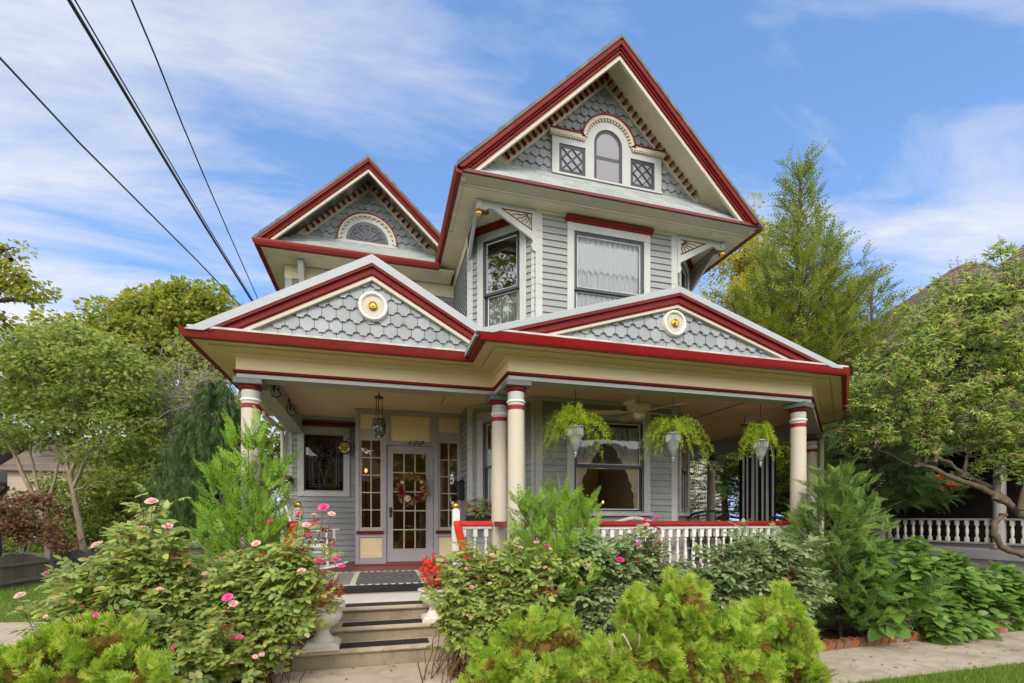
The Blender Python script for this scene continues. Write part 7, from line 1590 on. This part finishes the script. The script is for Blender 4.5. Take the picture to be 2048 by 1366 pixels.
M_BRK = paint('dull brick', (.14,.07,.05), .9, .25, 6, .2, 30)
plain_house('street_house', 'brick house across the street, mirrored in the front door glass', -15, 5, -30, -22, 4.6, 7.0, M_BRK, M_NROOF)
plain_house('street_house', 'brown house across the street, mirrored in the big parlour window', 8.5, 26, -30, -22, 5.4, 8.0, M_NSIDE, M_NROOF)
def lamplight(x, y, z, p):
    l = bpy.data.lights.new('lamp glow', 'POINT'); l.energy = p; l.color = (1,.62,.25); l.shadow_soft_size = .12; o = bpy.data.objects.new('lamp_glow', l); COL.objects.link(o); o.location = (x,y,z)
p = at(1206,1004,8.6); lamplight(p.x, p.y+.15, p.z+.35, 8); p = at(732,941,10.2); lamplight(p.x, p.y+.15, p.z+.1, 3)
# ================================================================== camera, light, sky
cam = bpy.data.cameras.new('camera'); co = bpy.data.objects.new('camera', cam); COL.objects.link(co); sc.camera = co
co.location = (0, 0, EYE); co.rotation_euler = (PI/2, 0, -TH); cam.sensor_width = 36; cam.lens = FPX/2048*36; cam.shift_y = (HOR-683)/2048; cam.clip_start = .05; cam.clip_end = 2000
SUN_EL, SUN_AZ = math.radians(40), math.radians(-162)     # behind the camera, from the left
sun = bpy.data.lights.new('sun', 'SUN'); so = bpy.data.objects.new('sun', sun); COL.objects.link(so)
d = Vector((math.sin(SUN_AZ)*math.cos(SUN_EL), math.cos(SUN_AZ)*math.cos(SUN_EL), math.sin(SUN_EL)))   # towards the sun
so.rotation_euler = d.to_track_quat('Z', 'Y').to_euler(); so.location = (-5,-5,20)
sun.energy = .95; sun.angle = math.radians(22); sun.color = (1, .93, .80)
w = bpy.data.worlds.new('World'); sc.world = w; w.use_nodes = True; nt = w.node_tree; N, L = nt.nodes, nt.links; N.clear()
out = N.new('ShaderNodeOutputWorld'); bg = N.new('ShaderNodeBackground'); sky = N.new('ShaderNodeTexSky'); sky.sky_type = 'NISHITA'; sky.sun_disc = False
sky.sun_elevation = SUN_EL; sky.sun_rotation = SUN_AZ; sky.air_density = 1.0; sky.dust_density = .6; sky.ozone_density = 2.0
bg.inputs[1].default_value = SKYS = .15
tc = N.new('ShaderNodeTexCoord'); sp = N.new('ShaderNodeSeparateXYZ'); L.new(tc.outputs['Generated'], sp.inputs[0])
def M(op, a, b=None):
    n = N.new('ShaderNodeMath'); n.operation = op
    for i, v in enumerate((a, b)):
        if v is None: continue
        if isinstance(v, (int, float)): n.inputs[i].default_value = v
        else: L.new(v, n.inputs[i])
    return n.outputs[0]
zz = M('MAXIMUM', sp.outputs[2], .06); cx_ = M('DIVIDE', sp.outputs[0], zz); cy_ = M('DIVIDE', sp.outputs[1], zz)
cb = N.new('ShaderNodeCombineXYZ'); L.new(cx_, cb.inputs[0]); L.new(cy_, cb.inputs[1])
mp = N.new('ShaderNodeMapping'); mp.inputs['Rotation'].default_value = (0,0,math.radians(CLR)) if 'CLR' in globals() else (0,0,.5); mp.inputs['Scale'].default_value = (.55, 1.5, 1); mp.inputs['Location'].default_value = (3.1, 1.7, 0)
L.new(cb.outputs[0], mp.inputs[0])
n1 = N.new('ShaderNodeTexNoise'); n1.inputs['Scale'].default_value = 1.5; n1.inputs['Detail'].default_value = 9; n1.inputs['Roughness'].default_value = .6; n1.inputs['Distortion'].default_value = .5; L.new(mp.outputs[0], n1.inputs[0])
n2 = N.new('ShaderNodeTexNoise'); n2.inputs['Scale'].default_value = .55; n2.inputs['Detail'].default_value = 3; L.new(cb.outputs[0], n2.inputs[0])
# more cloud left (towards -X); extra cloud added behind the camera as facade fill
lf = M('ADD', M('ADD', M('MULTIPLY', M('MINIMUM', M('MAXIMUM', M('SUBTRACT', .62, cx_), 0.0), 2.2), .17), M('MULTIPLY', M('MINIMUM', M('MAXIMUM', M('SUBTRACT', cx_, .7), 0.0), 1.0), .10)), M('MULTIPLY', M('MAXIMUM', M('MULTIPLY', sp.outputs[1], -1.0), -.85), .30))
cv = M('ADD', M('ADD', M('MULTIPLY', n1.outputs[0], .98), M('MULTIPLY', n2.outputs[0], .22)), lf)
r = N.new('ShaderNodeValToRGB'); r.color_ramp.elements[0].position = .43; r.color_ramp.elements[1].position = .78; r.color_ramp.elements[0].color = (0,0,0,1); r.color_ramp.elements[1].color = (.9,.9,.9,1)
L.new(cv, r.inputs[0])
hs = N.new('ShaderNodeHueSaturation'); hs.inputs['Saturation'].default_value = 1.03; hs.inputs['Value'].default_value = .6
hz = N.new('ShaderNodeMapRange'); hz.inputs[1].default_value = .0; hz.inputs[2].default_value = .55; hz.inputs[3].default_value = .85; hz.inputs[4].default_value = .35; L.new(sp.outputs[2], hz.inputs[0])
m0 = N.new('ShaderNodeMix'); m0.data_type = 'RGBA'; L.new(hz.outputs[0], m0.inputs[0]); L.new(sky.outputs[0], m0.inputs[6]); m0.inputs[7].default_value = (1.1, 2.25, 4.9, 1); L.new(m0.outputs[2], hs.inputs['Color'])
mx = N.new('ShaderNodeMix'); mx.data_type = 'RGBA'; L.new(r.outputs[0], mx.inputs[0]); L.new(hs.outputs[0], mx.inputs[6]); cm = N.new('ShaderNodeMapRange'); cm.inputs[1].default_value = -.5; cm.inputs[2].default_value = .5; cm.inputs[3].default_value = 5.9; cm.inputs[4].default_value = 1.6; L.new(sp.outputs[1], cm.inputs[0])  # cloud brightness raised behind the camera to fill the facade
vm = N.new('ShaderNodeVectorMath'); vm.operation = 'SCALE'; vm.inputs[0].default_value = (1.0, .99, 1.02); hb = N.new('ShaderNodeMapRange'); hb.inputs[1].default_value = .05; hb.inputs[2].default_value = .75; hb.inputs[3].default_value = 1.75; hb.inputs[4].default_value = .8; L.new(sp.outputs[2], hb.inputs[0]); L.new(M('MAXIMUM', M('MULTIPLY', cm.outputs[0], hb.outputs[0]), 2.45), vm.inputs[3]); L.new(vm.outputs[0], mx.inputs[7])  # cloud brightness lifted near the horizon as added fill for the porch
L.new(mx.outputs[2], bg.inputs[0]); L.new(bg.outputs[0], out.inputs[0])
sc.view_settings.view_transform = 'Standard'; sc.view_settings.look = 'None'; sc.view_settings.exposure = 1.38; sc.view_settings.gamma = 1
sc.cycles.max_bounces = 10; sc.cycles.diffuse_bounces = 6; sc.cycles.glossy_bounces = 4; sc.cycles.transmission_bounces = 6; sc.cycles.transparent_max_bounces = 16; sc.cycles.caustics_reflective = False; sc.cycles.caustics_refractive = False
sc.cycles.use_denoising = True
try: sc.cycles.denoiser = 'OPENIMAGEDENOISE'
except Exception: pass
